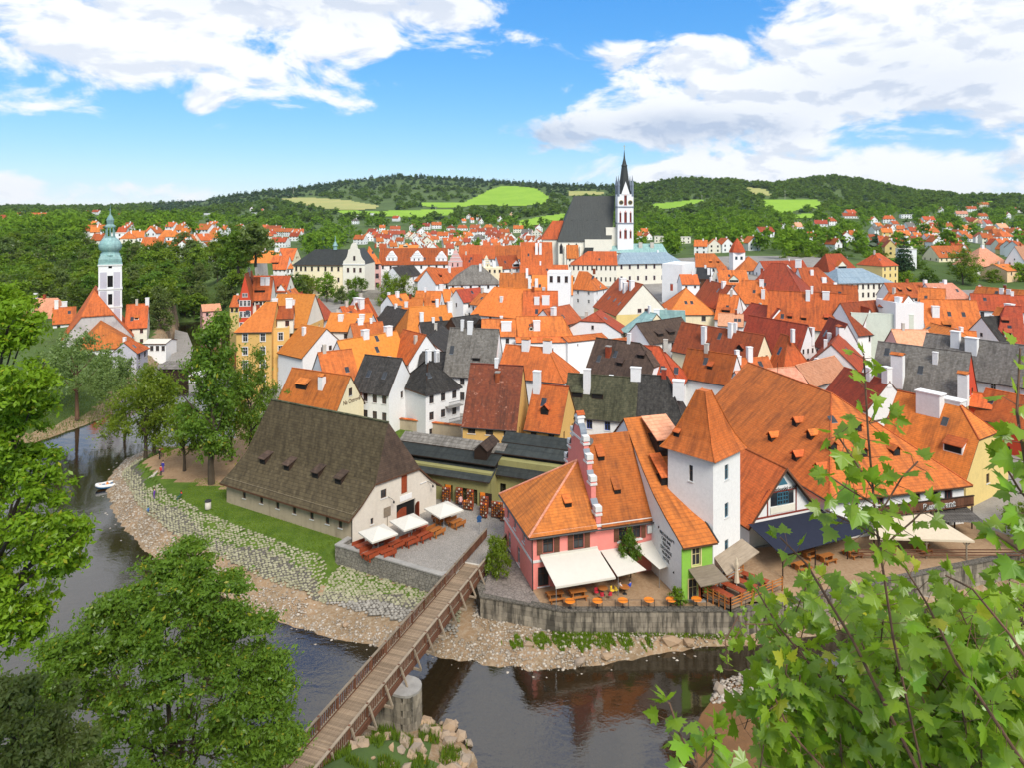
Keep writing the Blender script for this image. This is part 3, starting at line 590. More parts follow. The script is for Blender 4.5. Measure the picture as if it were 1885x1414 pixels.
def house(label, A, B, ze, d, rise, axis='x', hl=0, hr=0, fl=0, fr=0, roof='tile_orange', wall='white', win='', ch=(), sk=(), dm=(), z0=None, o=0.35, og=0.12,
          name='town_house', cat='house', group=None, frame='frame_brown', wstyle='rec', flat=False, caps=None, gable_wall=None, gutter=False, extra_holes=None, parapet=0.0, fh=2.9):
    A = Vector(A); B = Vector(B); u = (B - A); L = u.length; u.normalize(); rz = math.atan2(u.y, u.x)
    Y = (A.y + B.y) / 2
    if z0 is None: z0 = min(gz(A.x, A.y), gz(B.x, B.y)) - 1.0
    hsh = (int(abs(A.x) * 13 + A.y * 7) * 2654435761) & 0xffff
    if win == '' and not flat and rise > 1.5 and not any(q in label for q in ('windowless', 'plain', 'blank', 'wall block', 'barn', 'mill', 'hall')):
        win = f'f{max(2, int(L / 3.2))}x2:.85,1.25 r{max(1, int(d / 3.6))}x2:.8,1.2 l{max(1, int(d / 3.6))}x1:.8,1.2 ' + ('R1:.6,.9' if axis == 'x' else 'F1:.6,.9'); frame = ('frame_brown', 'frame_white', 'frame_red', 'frame_brown')[hsh % 4]
    elif win and ' r' not in ' ' + win and rise > 1.5 and 'mill' not in label: win += f' r{max(1, int(d / 4.2))}x1:.8,1.2'
    if rise > 2.5 and Y < 330 and 'barn' not in label and 'mill' not in label:
        ch = list(ch); sk = list(sk)
        if len(ch) < 3: ch.append((.18 + .6 * ((hsh >> 3) % 17) / 17, .5 + .16 * ((hsh >> 5) % 2), .55 + .1 * (hsh % 3), .9 + .2 * (hsh % 4), .6, 'wbsw'[hsh % 4]))
        if len(sk) < 2 and 'tile' in roof and hsh % 3: sk += [(.2 + .6 * ((hsh >> 2) % 13) / 13, .25 + .4 * ((hsh >> 4) % 7) / 7)]
        if Y < 175: gutter = True
    root = empty(name, (A.x, A.y, 0), rz, label, cat, group)
    near = Y < 210
    if caps is None: caps = near and rise > 0
    sides = {'f': ((0, 0), (1, 0), L), 'r': ((L, 0), (0, 1), d), 'b': ((L, d), (-1, 0), L), 'l': ((0, d), (0, -1), d)}
    holes = {k: [] for k in sides}; wins = []
    for side, c, r, sz in parse_win(win):
        if side in sides:
            W = sides[side][2]; w, h = sz or (0.95, 1.4); top = ze - 0.75
            for i in range(c):
                x = W * (i + .5) / c - w / 2
                for j in range(r):
                    z = top - h - j * fh
                    if z < z0 + .3: continue
                    holes[side].append((x, z, w, h)); wins.append((side, x, z, w, h, 'rec' if wstyle == 'rec' else wstyle))
        else:                                       # windows in the gable triangle, upper case
            s2 = side.lower(); W = sides[s2][2]; w, h = sz or (0.7, 1.0)
            for i in range(c):
                x = W / 2 + (i - (c - 1) / 2) * min(2.0, W * .24) - w / 2
                for j in range(r): wins.append((s2, x, ze + .35 + j * 2.6, w, h, 'proud'))
    for e in (extra_holes or ()): holes[e[0]].append(e[1:5])
    mb = MB(); zt = ze - 0.06 if rise > 0 else ze
    for k, (oo, ux, W) in sides.items(): wall_face(mb, oo, ux, W, z0, zt, holes[k], 0, 0)
    # gable ends
    if rise > 0:
        ends = []
        if axis == 'x':
            if not hl or fl: ends.append(((0, d), (0, 0), fl if hl else 1.0, d))
            if not hr or fr: ends.append(((L, 0), (L, d), fr if hr else 1.0, d))
        else:
            if not hl or fl: ends.append(((0, 0), (L, 0), fl if hl else 1.0, L))
            if not hr or fr: ends.append(((L, d), (0, d), fr if hr else 1.0, L))
        for p, q, f, W in ends:
            p = Vector((*p, 0)); q = Vector((*q, 0)); h = rise * f - 0.12
            pts = [(*p.xy, zt), (*q.xy, zt)]
            if f >= 1: pts.append((*((p + q) / 2).xy, ze + rise - .14))
            else: pts += [(*(q + (p - q) * f / 2).xy, ze + h), (*(p + (q - p) * f / 2).xy, ze + h)]
            mb.poly(pts, 1)
    if flat: mb.poly([(0, 0, ze - .35), (L, 0, ze - .35), (L, d, ze - .35), (0, d, ze - .35)], 0)
    w_o = mb.build('wall', [wall, gable_wall or wall], root)
    # windows
    for side, x, z, w, h, st in wins:
        oo, ux, W = sides[side]; me = window_mesh(w, h, frame, st)
        ob = bpy.data.objects.new('window', me); link(ob, root)
        ob.location = (oo[0] + ux[0] * x, oo[1] + ux[1] * x, z); ob.rotation_euler = (0, 0, math.atan2(ux[1], ux[0]))
    fx = lambda p: p
    if rise > 0:
        RL, RD = (L, d) if axis == 'x' else (d, L)
        polys, (rl, rr, c) = slope_poly(RL, RD, ze, rise, hl, hr, fl, fr, o, og)
        if axis == 'y': fx = lambda p: (L - p[1], p[0], p[2])
        mb = MB()
        for p in polys: mb.prism([fx(q) for q in p], (0, 0, -0.2), 0, 1)
        ro = mb.build('roof', [roof, 'frame_brown'], root)
        if caps:
            mb = MB(); mb.tube([fx((rl, RD / 2, c - .02)), fx((rr, RD / 2, c - .02))], 0.13, 6)
            for p in polys[2:]: 
                for q in p[:2]: mb.tube([fx((q[0], q[1], q[2] + .0)), fx(p[2])], 0.11, 5)
            mb.build('ridge_cap', [roof if not roof.startswith('tile') else roof], root)
        if gutter:
            mb = MB(); e = polys[0]; mb.tube([fx((e[0][0], e[0][1] - .05, e[0][2] - .08)), fx((e[1][0], e[1][1] - .05, e[1][2] - .08))], .08, 6); mb.build('gutter', 'iron', root)
        s = rise / (RD / 2)
        def rz_at(x, y): return ze + s * min(y, RD - y)
        for i, q in enumerate(ch):                  # (u, v, width, height[, depth, style])
            ux_, v_, w_, h_ = q[:4]; dd_ = q[4] if len(q) > 4 else w_ * .75; st = q[5] if len(q) > 5 else 'w'
            cx, cy = ux_ * RL, v_ * RD; b = min(rz_at(cx, cy - dd_ / 2), rz_at(cx, cy + dd_ / 2)) - .5; t = rz_at(cx, cy) + h_
            cm = 'white' if st in 'wt' else ('tile_brick' if st == 'b' else 'stone_lt')
            cb = MB()
            pts = [fx((cx - w_ / 2, cy - dd_ / 2, b)), fx((cx + w_ / 2, cy - dd_ / 2, b)), fx((cx + w_ / 2, cy + dd_ / 2, b)), fx((cx - w_ / 2, cy + dd_ / 2, b))]
            cb.prism([(x, y, t) for x, y, z in pts], (0, 0, b - t))
            co = cb.build('chimney', cm, root)
            if near:
                cc = Vector((sum(p[0] for p in pts) / 4, sum(p[1] for p in pts) / 4, 0)); cb = MB()
                if st == 't':
                    e = [(cc + (Vector((p[0], p[1], 0)) - cc) * 1.15) for p in pts]; mtop = (e[0] + e[3]) / 2, (e[1] + e[2]) / 2
                    cb.prism([(*e[0].xy, t + .25), (*e[1].xy, t + .25), (*mtop[1].xy, t + .6), (*mtop[0].xy, t + .6)], (0, 0, -.08)); cb.prism([(*e[2].xy, t + .25), (*e[3].xy, t + .25), (*mtop[0].xy, t + .6), (*mtop[1].xy, t + .6)], (0, 0, -.08))
                    cb.build('cap', 'tile_orange', co)
                else:
                    cb.prism([(*(cc + (Vector((p[0], p[1], 0)) - cc) * 1.12).xy, t + .12) for p in pts], (0, 0, -.16)); cb.build('cap', cm if st != 'b' else 'stone', co)
        for q in sk:                                # roof windows (u, v up the slope, side)
            u_, v_ = q[:2]; sd = q[2] if len(q) > 2 else 'f'; w_, l_ = (.8, 1.1)
            y = v_ * RD / 2; x = u_ * RL; yy = (lambda y: y) if sd == 'f' else (lambda y: RD - y)
            pts = [(x - w_ / 2, yy(y), ze + s * y), (x + w_ / 2, yy(y), ze + s * y), (x + w_ / 2, yy(y + .7 * l_), ze + s * (y + .7 * l_)), (x - w_ / 2, yy(y + .7 * l_), ze + s * (y + .7 * l_))]
            if sd != 'f': pts = pts[::-1]
            mb = MB(); mb.prism([(p[0], p[1], p[2] + .10) for p in map(fx, pts)], (0, 0, -.15), 0, 1); mb.build('skylight', ['pane', 'lead'], root)
        for q in dm:                                # dormers (u, v, width, kind, side)
            u_, v_, w_ = q[:3]; kd = q[3] if len(q) > 3 else 'shed'; sd = q[4] if len(q) > 4 else 'f'; h_ = q[5] if len(q) > 5 else .85
            x = u_ * RL; y = v_ * RD / 2; zb = ze + s * y; T = (lambda p: fx(p)) if sd == 'f' else (lambda p: fx((p[0], RD - p[1], p[2])))
            fl_ = sd != 'f'
            def pr(mb, pts, off, m=0, ms=None): mb.prism([T(p) for p in (pts[::-1] if fl_ else pts)], off, m, ms)
            dr = MB(); bo = MB(); hw = w_ / 2
            if kd == 'shed':
                s2 = s * .38; ln = h_ / (s - s2); yb = y + ln
                pr(dr, [(x - hw - .1, y - .2, zb + h_ - s2 * .2), (x + hw + .1, y - .2, zb + h_ - s2 * .2), (x + hw + .1, yb, zb + h_ + s2 * ln), (x - hw - .1, yb, zb + h_ + s2 * ln)], (0, 0, -.1))
                tri = [(x - hw, y, zb - .1), (x - hw, y, zb + h_ - .08), (x - hw, yb - .1, zb + h_ + s2 * ln - .1)]
            else:
                rh = hw * .95; ln = (h_ + rh) / s; yb = y + ln; ye = y + h_ / s; tz = zb + h_ + rh
                pr(dr, [(x - hw - .15, y - .2, zb + h_ - .1), (x, y - .2, tz + .05), (x, yb, tz + .05), (x - hw - .15, ye - .05, zb + h_ - .1)][::-1], (0, 0, -.1))
                pr(dr, [(x + hw + .15, y - .2, zb + h_ - .1), (x, y - .2, tz + .05), (x, yb, tz + .05), (x + hw + .15, ye - .05, zb + h_ - .1)], (0, 0, -.1))
                bo.poly([T((x - hw, y, zb + h_ - .08)), T((x + hw, y, zb + h_ - .08)), T((x, y, tz - .08))], 0)
                tri = [(x - hw, y, zb - .1), (x - hw, y, zb + h_ - .06), (x - hw, ye, zb + h_ - .06)]
            bo.poly([T((x - hw, y, zb - .1)), T((x + hw, y, zb - .1)), T((x + hw, y, zb + h_ - .06)), T((x - hw, y, zb + h_ - .06))], 0)
            bo.poly([T(p) for p in tri], 0); bo.poly([T((2 * x - p[0], p[1], p[2])) for p in reversed(tri)], 0)
            g = .14; bo.poly([T((x - hw + g, y - .02, zb + .12)), T((x + hw - g, y - .02, zb + .12)), T((x + hw - g, y - .02, zb + h_ - .16)), T((x - hw + g, y - .02, zb + h_ - .16))], 1)
            bd = bo.build('dormer', ['dark_wood' if not (len(q) > 6) else q[6], 'dark'], root); dr.build('dormer_roof', roof, bd)
    if parapet:
        mb = MB(); t = .3; z1 = ze + parapet
        for x0, y0, x1, y1 in ((0, 0, L, t), (0, d - t, L, d), (0, t, t, d - t), (L - t, t, L, d - t)): mb.box(x0 - .03, y0 - .03, ze - .02, x1 + .03, y1 + .03, z1)
        mb.build('parapet', wall, root)
    return root, L
ZE_P = [440, 480, 500, 520, 550, 600, 650, 700, 750, 800, 860, 950]; ZE_Z = [16, 14.2, 13.5, 13, 12, 10, 8.5, 8, 7, 6, 5, 4.5]
def H(label, zone, ax, ay, bx, by, d, rise, axis='x', dz=0.0, ze=None, **k):
    """a house surveyed by its two front eave corners"""
    a = zp(zone, ax, ay); b = zp(zone, bx, by)
    if ze is None: ze = float(np.interp((a[1] + b[1]) / 2, ZE_P, ZE_Z)) + dz
    return house(label, at(*a, ze), at(*b, ze), ze, d, rise, axis, **k)
def lettering(txt, parent, loc, size, rz=0.0, mat='black_text', ext=0.015, align='CENTER', rx=R(90), sx=1.0, shear=0.0, off=0.0):
    cu = bpy.data.curves.new('lettering', 'FONT'); cu.body = txt; cu.size = size; cu.extrude = ext; cu.align_x = align; cu.resolution_u = 2; cu.shear = shear
    if off: cu.offset = off
    t = bpy.data.objects.new('t', cu); COL.objects.link(t); dg = bpy.context.evaluated_depsgraph_get(); dg.update()
    me = bpy.data.meshes.new_from_object(t.evaluated_get(dg)); bpy.data.objects.remove(t); bpy.data.curves.remove(cu)
    me.materials.clear(); me.materials.append(MAT[mat]); o = link(bpy.data.objects.new('lettering', me), parent)
    o.location = loc; o.rotation_euler = (rx, 0, rz); o.scale = (sx, 1, 1); return o
# ---------------------------------------------------------------- buildings by the river
def place_window(root, side_o, ux, x, z, w, h, frame='frame_brown', st='rec', name='window'):
    ob = link(bpy.data.objects.new(name, window_mesh(w, h, frame, st)), root)
    ob.location = (side_o[0] + ux[0] * x, side_o[1] + ux[1] * x, z); ob.rotation_euler = (0, 0, math.atan2(ux[1], ux[0])); return ob

def barn():
    O = Vector((-18.8, 80.6, 0)); u = Vector((-.868, .497, 0)); n = Vector((.677, .736, 0)); L, W = 22.4, 13.0
    root = empty('stone_barn', O, 0, 'long stone barn with steep brown shingle roof and whitewashed gable', 'barn')
    P = lambda a, b, z: tuple(u * a + n * b + Vector((0, 0, z)))
    prof = [(-.75, 2.75), (1.1, 4.15), (3.0, 6.05), (6.5, 12.5)]; full = prof + [(W - b, z) for b, z in reversed(prof[:-1])]
    un = Vector((u.y, -u.x)) ; mb = MB(); ze = 3.35; zk = 6.0
    # long wall (towards the river), runs from far end to near corner
    Lw = (u * L).length; hs = []; wx = [1.9, 4.0, 6.6, 9.6, 12.6, 15.6, 18.9]
    for x in wx: hs.append((Lw - x - .28, 1.25, .56, 1.0))
    wall_face(mb, (u * L).xy, (-u.x, -u.y), Lw, -1.2, ze, hs, 0, 0, .45)
    Wn = W; hg = [(4.1, 3.85, .85, 1.05), (10.4, 3.95, .80, 1.0), (2.6, 1.2, .4, .75), (7.25, 3.45, .95, 2.3), (6.5, -.05, 3.0, 2.35)]
    wall_face(mb, (0, 0), (n.x, n.y), Wn, -1.2, ze, [h for h in hg if h[1] + h[3] < ze], 1, 1, .35)
    # the near gable above the eaves line, around the openings, then the trapezoid shoulders
    top = 6.0; bl, br = 3.0, W - 3.0
    Q = lambda b, z: P(-0.0, b, z)
    mb.poly([Q(0, ze), Q(1.1, 4.15), Q(3.0, top), Q(3.0, ze)], 1); mb.poly([Q(br, ze), Q(br, top), Q(W - 1.1, 4.15), Q(W, ze)], 1)
    mb2 = [(h[0] , h[1], h[2], h[3]) for h in hg if h[1] >= 3.4 and h[0] + h[2] < br and h[0] > bl]
    wall_face(mb, (n * bl).xy, (n.x, n.y), br - bl, ze, top, [(h[0] - bl, h[1], h[2], h[3]) for h in mb2], 1, 1, .35)
    # back walls
    mb.poly([P(0, W, -1.2), P(L, W, -1.2), P(L, W, ze), P(0, W, ze)], 0)
    mb.poly([P(L, W, -1.2), P(L, 0, -1.2)] + [P(L, b, z - .1) for b, z in ((0, ze), (1.1, 4.15), (3, 6.0), (6.5, 12.3), (W - 3, 6.0), (W - 1.1, 4.15), (W, ze))], 0)
    mb.build('wall', ['barnwall', 'barngable'], root)
    mb = MB(); ins = 1.3
    def strip(a0, a1, c0, c1):
        mb.prism([P(a0, c0[0], c0[1]), P(a1, c0[0], c0[1]), P(a1, c1[0], c1[1]), P(a0, c1[0], c1[1])][::-1], (0, 0, -.22), 0, 1)
    for sgn in (0, 1):
        pts = prof if not sgn else [(W - b, z) for b, z in prof]
        for c0, c1 in zip(pts[:-2], pts[1:-1]): strip(-.3, L + .35, c0, c1) if not sgn else strip(L + .35, -.3, c0, c1)
        c0, c1 = pts[-2], pts[-1]; q = [P(-.3, *c0), P(L + .35, *c0), P(L + .1, *c1), P(ins, *c1)]
        mb.prism(q[::-1] if not sgn else q, (0, 0, -.22), 0, 1)
    mb.prism([P(-.3, 3.0, 6.05), P(-.3, W - 3.0, 6.05), P(ins, 6.5, 12.5)], (.1, .08, -.18), 2, 1)
    ro = mb.build('roof', ['shingle_barn', 'frame_brown', 'shingle_brown'], root)
    mb = MB(); mb.tube([P(ins, 6.5, 12.5), P(L + .1, 6.5, 12.5)], .16, 6); mb.build('ridge_cap', 'shingle_moss', root)
    for px, py in ((483, 842), (527, 857), (580, 872), (622, 881)):
        b = 2.2; z = 5.25                                # hatch sits a third of the way up the slope
        z = np.interp(b, [p[0] for p in prof], [p[1] for p in prof]); r = (px - CX) / F
        a = (r * (O.y + n.y * b) - O.x - n.x * b) / (u.x - r * u.y)
        d = MB(); d.prism([P(a + .62, b - .25, z + .80), P(a - .62, b - .25, z + .80), P(a - .62, b + 1.15, z + 1.5), P(a + .62, b + 1.15, z + 1.5)], (0, 0, -.1), 0)
        d.poly([P(a + .5, b, z - .2), P(a - .5, b, z - .2), P(a - .5, b, z + .8), P(a + .5, b, z + .8)], 1)
        for s in (.5, -.5): d.poly([P(a + s, b, z - .2), P(a + s, b, z + .8), P(a + s, b + 1.1, z + 1.35)], 2)
        d.build('roof_hatch', ['shingle_brown', 'dark', 'dark_wood'], root)
    for x in wx:
        place_window(root, tuple((u * L).xy), (-u.x, -u.y), Lw - x - .28, 1.25, .56, 1.0)
    for h in hg[:2]: place_window(root, (0, 0), (n.x, n.y), *h)
    place_window(root, (0, 0), (n.x, n.y), *hg[2])
    # hoist door, gate
    M = Matrix.Rotation(math.atan2(n.y, n.x), 4, 'Z')
    d = MB(); d.box(7.28, .06, 3.47, 8.17, .16, 5.72, 0, M)
    for k in range(4): d.box(7.30 + k * .215, .03, 3.5, 7.50 + k * .215, .07, 5.7, 0, M)
    d.build('hoist_door', 'redwood', root)
    d = MB(); d.box(7.0, -.05, 2.55, 8.9, .0, 3.25, 0, M); d.build('sign_board', 'white', root)
    d = MB(); d.box(6.5, .25, -.05, 9.5, .33, 2.3, 0, M); d.build('gateway_shade_panel', 'dark', root)  # near-black panel stands in for the shade inside the gateway
    for k, (a, b, rot) in enumerate(((6.5, 1.25, R(-78)), (9.5, -1.25, R(70)))):
        d = MB(); Mh = M @ Matrix.Translation((a, -.05, 0)) @ Matrix.Rotation(rot if k == 0 else rot, 4, 'Z')
        x1 = 1.45 if k == 0 else -1.45
        pts = [(0, 0), (x1, 0)]; prof2 = [(0, 0), (x1, 0), (x1, 2.45), (x1 * .66, 2.28), (x1 * .3, 1.9), (0, 1.35)] if k == 0 else [(0, 0), (x1, 0), (x1, 2.45), (x1 * .66, 2.28), (x1 * .3, 1.9), (0, 1.35)]
        t = [tuple(Mh @ Vector((x, 0, z))) for x, z in prof2]; off = Mh.to_3x3() @ Vector((0, .08, 0)); d.prism(t, off); d.build('gate_leaf', 'redwood', root)
    d = MB(); d.tube([P(-.1, 5.0, -.1), P(-.1, 5.0, 1.7)], .035, 6); d.box(4.5, -.14, 1.5, 5.5, -.06, 2.6, 0, M); d.build('menu_board', 'old_wood', root)
    for b, z in ((5.2, 3.8), (11.5, 3.9)):
        d = MB(); d.tube([P(0, b, z), P(-.55, b + .15, z - .25), P(-.7, b + .2, z - .5)], .03, 5); d.lathe([(.03, z - .75), (.13, z - .7), (.1, z - .45), (.02, z - .42)], 8, 0, tuple((u * -.7 + n * (b + .2)).xy)); d.build('wall_lamp', 'iron', root)
    d = MB(); d.tube([P(.0, -.06, 3.2), P(.0, -.06, -.8)], .05, 6); d.build('downpipe', 'iron', root)
barn()

def shed(label, A, B, d, zs, strip=None, holes=(), wallm='olive', base=-.3):
    """market shed: low lean-to roof, dark slit, upper roof. zs = lean eave, lean top, slit top, strip, ridge"""
    A = Vector(A); B = Vector(B); u = (B - A); L = u.length; rz = math.atan2(u.y, u.x); z1, z2, z3, z4, z5 = zs
    root = empty('market_shed', (A.x, A.y, 0), rz, label, 'shed')
    mb = MB(); wall_face(mb, (0, 0), (1, 0), L, base, z1 + .15, holes, 0, 1, .5)
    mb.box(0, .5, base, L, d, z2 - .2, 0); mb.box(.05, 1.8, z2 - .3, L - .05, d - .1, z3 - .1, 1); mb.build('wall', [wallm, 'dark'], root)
    mb = MB(); mb.prism([(-.2, -.7, z1), (L + .2, -.7, z1), (L + .2, 1.9, z2), (-.2, 1.9, z2)], (0, 0, -.12), 0, 1); mb.build('lean_to_roof', ['shed_dark', 'dark_wood'], root)
    mb = MB(); ym = d * .42
    mb.prism([(-.2, 1.3, z3), (L + .2, 1.3, z3), (L + .2, ym, z4), (-.2, ym, z4)], (0, 0, -.12), 0, 1)
    mb.prism([(-.1, d, z3 - .3), (-.1, d * .6, z5), (L + .1, d * .6, z5), (L + .1, d, z3 - .3)], (0, 0, -.12), 0, 1)
    mb.build('upper_roof', ['shed_dark', 'dark_wood'], root)
    mb = MB(); mb.prism([(-.3, ym - .15, z4 + .08), (L + .3, ym - .15, z4 + .08), (L + .3, d * .6, z5 + .05), (-.3, d * .6, z5 + .05)], (0, 0, -.1), 0, 1); mb.build('ridge_strip', [strip or 'shed_dark', 'dark_wood'], root)
    return root, L
UA, UB = Vector((-17.5, 95.55)), Vector((-2.9, 90.0))
sr, sl = shed('dark-roofed market shed with olive wall and open shop front behind the plaza', UA, UB, 9.5, (3.6, 4.5, 5.05, 5.75, 6.6), 'shingle_grey', [(9.0, -.3, 1.2, 2.5), (10.9, -.3, 2.9, 2.4), (14.1, -.3, .95, 2.1)])
mb = MB(); mb.prism([(12.2, 2.0, 6.6), (13.3, 2.0, 7.5), (13.3, 6.5, 7.5), (12.2, 6.5, 6.6)], (0, 0, -.1), 0); mb.prism([(14.4, 2.0, 6.6), (13.3, 2.0, 7.5), (13.3, 6.5, 7.5), (14.4, 6.5, 6.6)][::-1], (0, 0, -.1), 0)
mb.box(12.4, 2.2, 4.4, 14.2, 6.2, 6.6, 1); mb.poly([(12.4, 2.19, 6.6), (14.2, 2.19, 6.6), (13.3, 2.19, 7.4)], 1); mb.build('roof_turret', ['shingle_brown', 'dark_wood'], sr)
shed('dark-roofed market shed with vented ridge nearest the pink house', (-2.7, 92.6), (10.5, 87.6), 10.0, (3.75, 5.6, 5.95, 6.5, 7.4), None, [(1.2, .9, .8, 1.5), (4.0, 1.6, .8, 1.1)])

def pink_house():
    C = Vector((2.1, 70.5)); u = Vector((.9596, .2814)); L, d, ze = 13.9, 10.6, 5.95; z0 = -.4
    root = empty('pink_house', (C.x, C.y, 0), math.atan2(u.y, u.x), 'bright pink riverside house with stepped white-trimmed gable and brown shutters', 'house')
    wf = [(1.15, 3.55, 1.15, 1.55), (4.55, 3.55, 1.15, 1.55), (9.7, 3.75, .95, 1.5), (11.35, 3.75, .95, 1.5)]
    lw = [(.6, .2, 1.2, 2.0), (3.9, .2, 1.6, 2.0), (7.2, .2, 1.6, 2.0), (10.4, .2, 1.4, 2.0)]
    ll = [(1.2, 3.4, .8, 1.7), (3.9, 3.5, .8, 1.5), (7.2, 3.5, .8, 1.5), (1.6, .2, 1.0, 1.9), (5.2, .2, 1.0, 1.9)]
    mb = MB(); wall_face(mb, (0, 0), (1, 0), L, z0, ze, wf + lw); wall_face(mb, (0, d), (0, -1), d, z0, ze, ll); wall_face(mb, (L, 0), (0, 1), d, z0, ze, []); wall_face(mb, (L, d), (-1, 0), L, z0, ze, [])
    mb.poly([(L, 0, ze), (L, d, ze), (L, d / 2, ze + 7.6)], 0); mb.build('wall', 'pink', root)
    for x, z, w, h in wf:
        wo = place_window(root, (0, 0), (1, 0), x, z, w, h, 'frame_brown', 'rec')
        b = MB(); b.box(x - .2, -.09, z + h + .02, x + w + .2, .03, z + h + .2); b.box(x - .2, -.1, z - .22, x + w + .2, .03, z - .06); b.build('lintel_and_sill', 'frame_white', root)
        for s in (x - w * .52 - .06, x + w + .06): b = MB(); b.box(s, -.1, z - .02, s + w * .52, -.02, z + h); b.build('shutter', 'rail_wood', root)
    for x, z, w, h in lw: place_window(root, (0, 0), (1, 0), x, z, w, h, 'frame_brown', 'rec')
    for x, z, w, h in ll: place_window(root, (0, d), (0, -1), x, z, w, h, 'frame_white', 'rec')
    b = MB(); b.box(-.08, -.07, 2.75, L, .0, 3.0); b.box(-.07, 0, 2.75, 0, d, 3.0); b.box(-.12, -.14, ze - .35, L, 0, ze - .12); b.box(-.14, 0, ze - .35, 0, d, ze - .12); b.build('band_course', 'frame_white', root)
    # hipped roof on the left, taller gabled roof on the right
    U = 7.1; rise = 4.9; o = .4; s = rise / (d / 2); sl = rise / U; a = o * s / sl
    mb = MB(); e = ze - s * o; T = (U, d / 2, ze + rise)
    mb.prism([(-a, -o, e), (U, -o, e), T], (0, 0, -.2), 0, 1); mb.prism([(-a, d + o, e), (-a, -o, e), T], (0, 0, -.2), 0, 1); mb.prism([(U, d + o, e), (-a, d + o, e), T], (0, 0, -.2), 0, 1)
    mb.build('hipped_roof', ['tile_orange', 'frame_brown'], root)
    mb = MB(); mb.tube([(-a, -o, e + .03), T], .13, 6); mb.tube([(-a, d + o, e + .03), T], .13, 6); mb.build('hip_cap', 'tile_salmon', root)
    r2 = 7.6; s2 = r2 / (d / 2); e2 = ze - s2 * .28; X0 = U + .55
    mb = MB(); mb.prism([(X0, -.28, e2), (L + .05, -.28, e2), (L + .05, d / 2, ze + r2), (X0, d / 2, ze + r2)], (0, 0, -.2), 0, 1); mb.prism([(L + .05, d + .28, e2), (X0, d + .28, e2), (X0, d / 2, ze + r2), (L + .05, d / 2, ze + r2)], (0, 0, -.2), 0, 1)
    mb.build('gabled_roof', ['tile_orange', 'frame_brown'], root)
    mb = MB(); mb.tube([(-.5, -.62, ze - .45), (L, -.52, ze - .55)], .085, 6); mb.tube([(-.62, -.5, ze - .45), (-.62, d + .3, ze - .45)], .085, 6); mb.build('gutter', 'iron', root)
    mb = MB(); mb.tube([(L - .05, -.2, ze - .6), (L - .05, -.16, z0 + .4)], .06, 6); mb.tube([(-.1, -.25, ze - .6), (-.02, -.2, z0 + .3)], .06, 6); mb.build('downpipe', 'iron', root)
    # stepped gable wall with white trim and lead copings
    g0, g1 = U, U + .55; steps = [(.0, 1.35, ze + 1.2), (1.35, 2.35, ze + 3.9), (2.35, 3.35, ze + 5.9), (3.35, 4.2, ze + 7.6)]
    w = MB(); tr = MB(); ld = MB()
    for y0, y1, zt in steps:
        for m in (0, 1):
            a0, a1 = (y0, y1) if not m else (d - y1, d - y0)
            w.box(g0, a0, ze - .5, g1, a1, zt)
            tr.box(g0 - .12, a0 - .12 if not m else a0, zt - .42, g1 + .12, a1 if not m else a1 + .12, zt - .2); tr.box(g0 - .1, (a0 - .1) if not m else a1 - .65, zt, g1 + .1, (a0 + .65) if not m else a1 + .1, zt + .55)
            ld.prism([(g0 - .1, a0 + (.55 if not m else 0), zt + .10), (g1 + .1, a0 + (.55 if not m else 0), zt + .10), (g1 + .1, a1 - (0 if not m else .55), zt + (.9 if not m else .10)), (g0 - .1, a1 - (0 if not m else .55), zt + (.9 if not m else .10))] if not m else [(g0 - .1, a0, zt + .9), (g1 + .1, a0, zt + .9), (g1 + .1, a1 - .55, zt + .1), (g0 - .1, a1 - .55, zt + .1)], (0, 0, -.14))
    w.box(g0, 4.2, ze - .5, g1, d - 4.2, ze + 7.6)
    arc = [(g0, d / 2 + 1.25 * math.cos(t), ze + 7.9 + 1.15 * math.sin(t)) for t in np.linspace(0, math.pi, 13)]
    w.prism([(g0, 4.05, ze + 7.6), (g0, d - 4.05, ze + 7.6)] + arc, (g1 - g0, 0, 0)); tr.box(g0 - .12, 3.8, ze + 7.45, g1 + .12, d - 3.8, ze + 7.68)
    for p, q in zip(arc, arc[1:]): ld.prism([(g0 - .1, p[1], p[2] + .02), (g1 + .1, p[1], p[2] + .02), (g1 + .1, q[1], q[2] + .02), (g0 - .1, q[1], q[2] + .02)], (0, 0, .14))
    w.build('stepped_gable', 'pink', root); tr.build('gable_trim', 'frame_white', root); ld.build('gable_coping', 'lead', root)
    mb = MB(); mb.box(g0 - .1, d / 2 - .4, ze + 8.9, g1 + .1, d / 2 + .4, ze + 10.1); mb.box(g0 - .2, d / 2 - .5, ze + 9.7, g1 + .2, d / 2 + .5, ze + 9.85); co = mb.build('chimney', 'white', root)
    mb = MB(); mb.prism([(g0 - .2, d / 2 - .45, ze + 10.1), (g1 + .2, d / 2 - .45, ze + 10.1), (g1 + .2, d / 2, ze + 10.5), (g0 - .2, d / 2, ze + 10.5)], (0, 0, -.07)); mb.prism([(g1 + .2, d / 2 + .45, ze + 10.1), (g0 - .2, d / 2 + .45, ze + 10.1), (g0 - .2, d / 2, ze + 10.5), (g1 + .2, d / 2, ze + 10.5)], (0, 0, -.07)); mb.build('cap', 'tile_orange', co)
    for x, y, ss in ((4.55, 1.5, s), (9.3, 3.6, s2), (10.3, 1.5, s2)):
        zb = ze + ss * y; dd = MB(); dd.prism([(x - .45, y - .1, zb + .55), (x + .45, y - .1, zb + .55), (x + .45, y + 1.0, zb + ss * 1.0 + .1), (x - .45, y + 1.0, zb + ss * 1.0 + .1)], (0, 0, -.07), 0)
        dd.box(x - .38, y, zb - .2, x + .38, y + .45, zb + .46, 1); dd.build('roof_hatch', ['tile_orange', 'dark'], root)
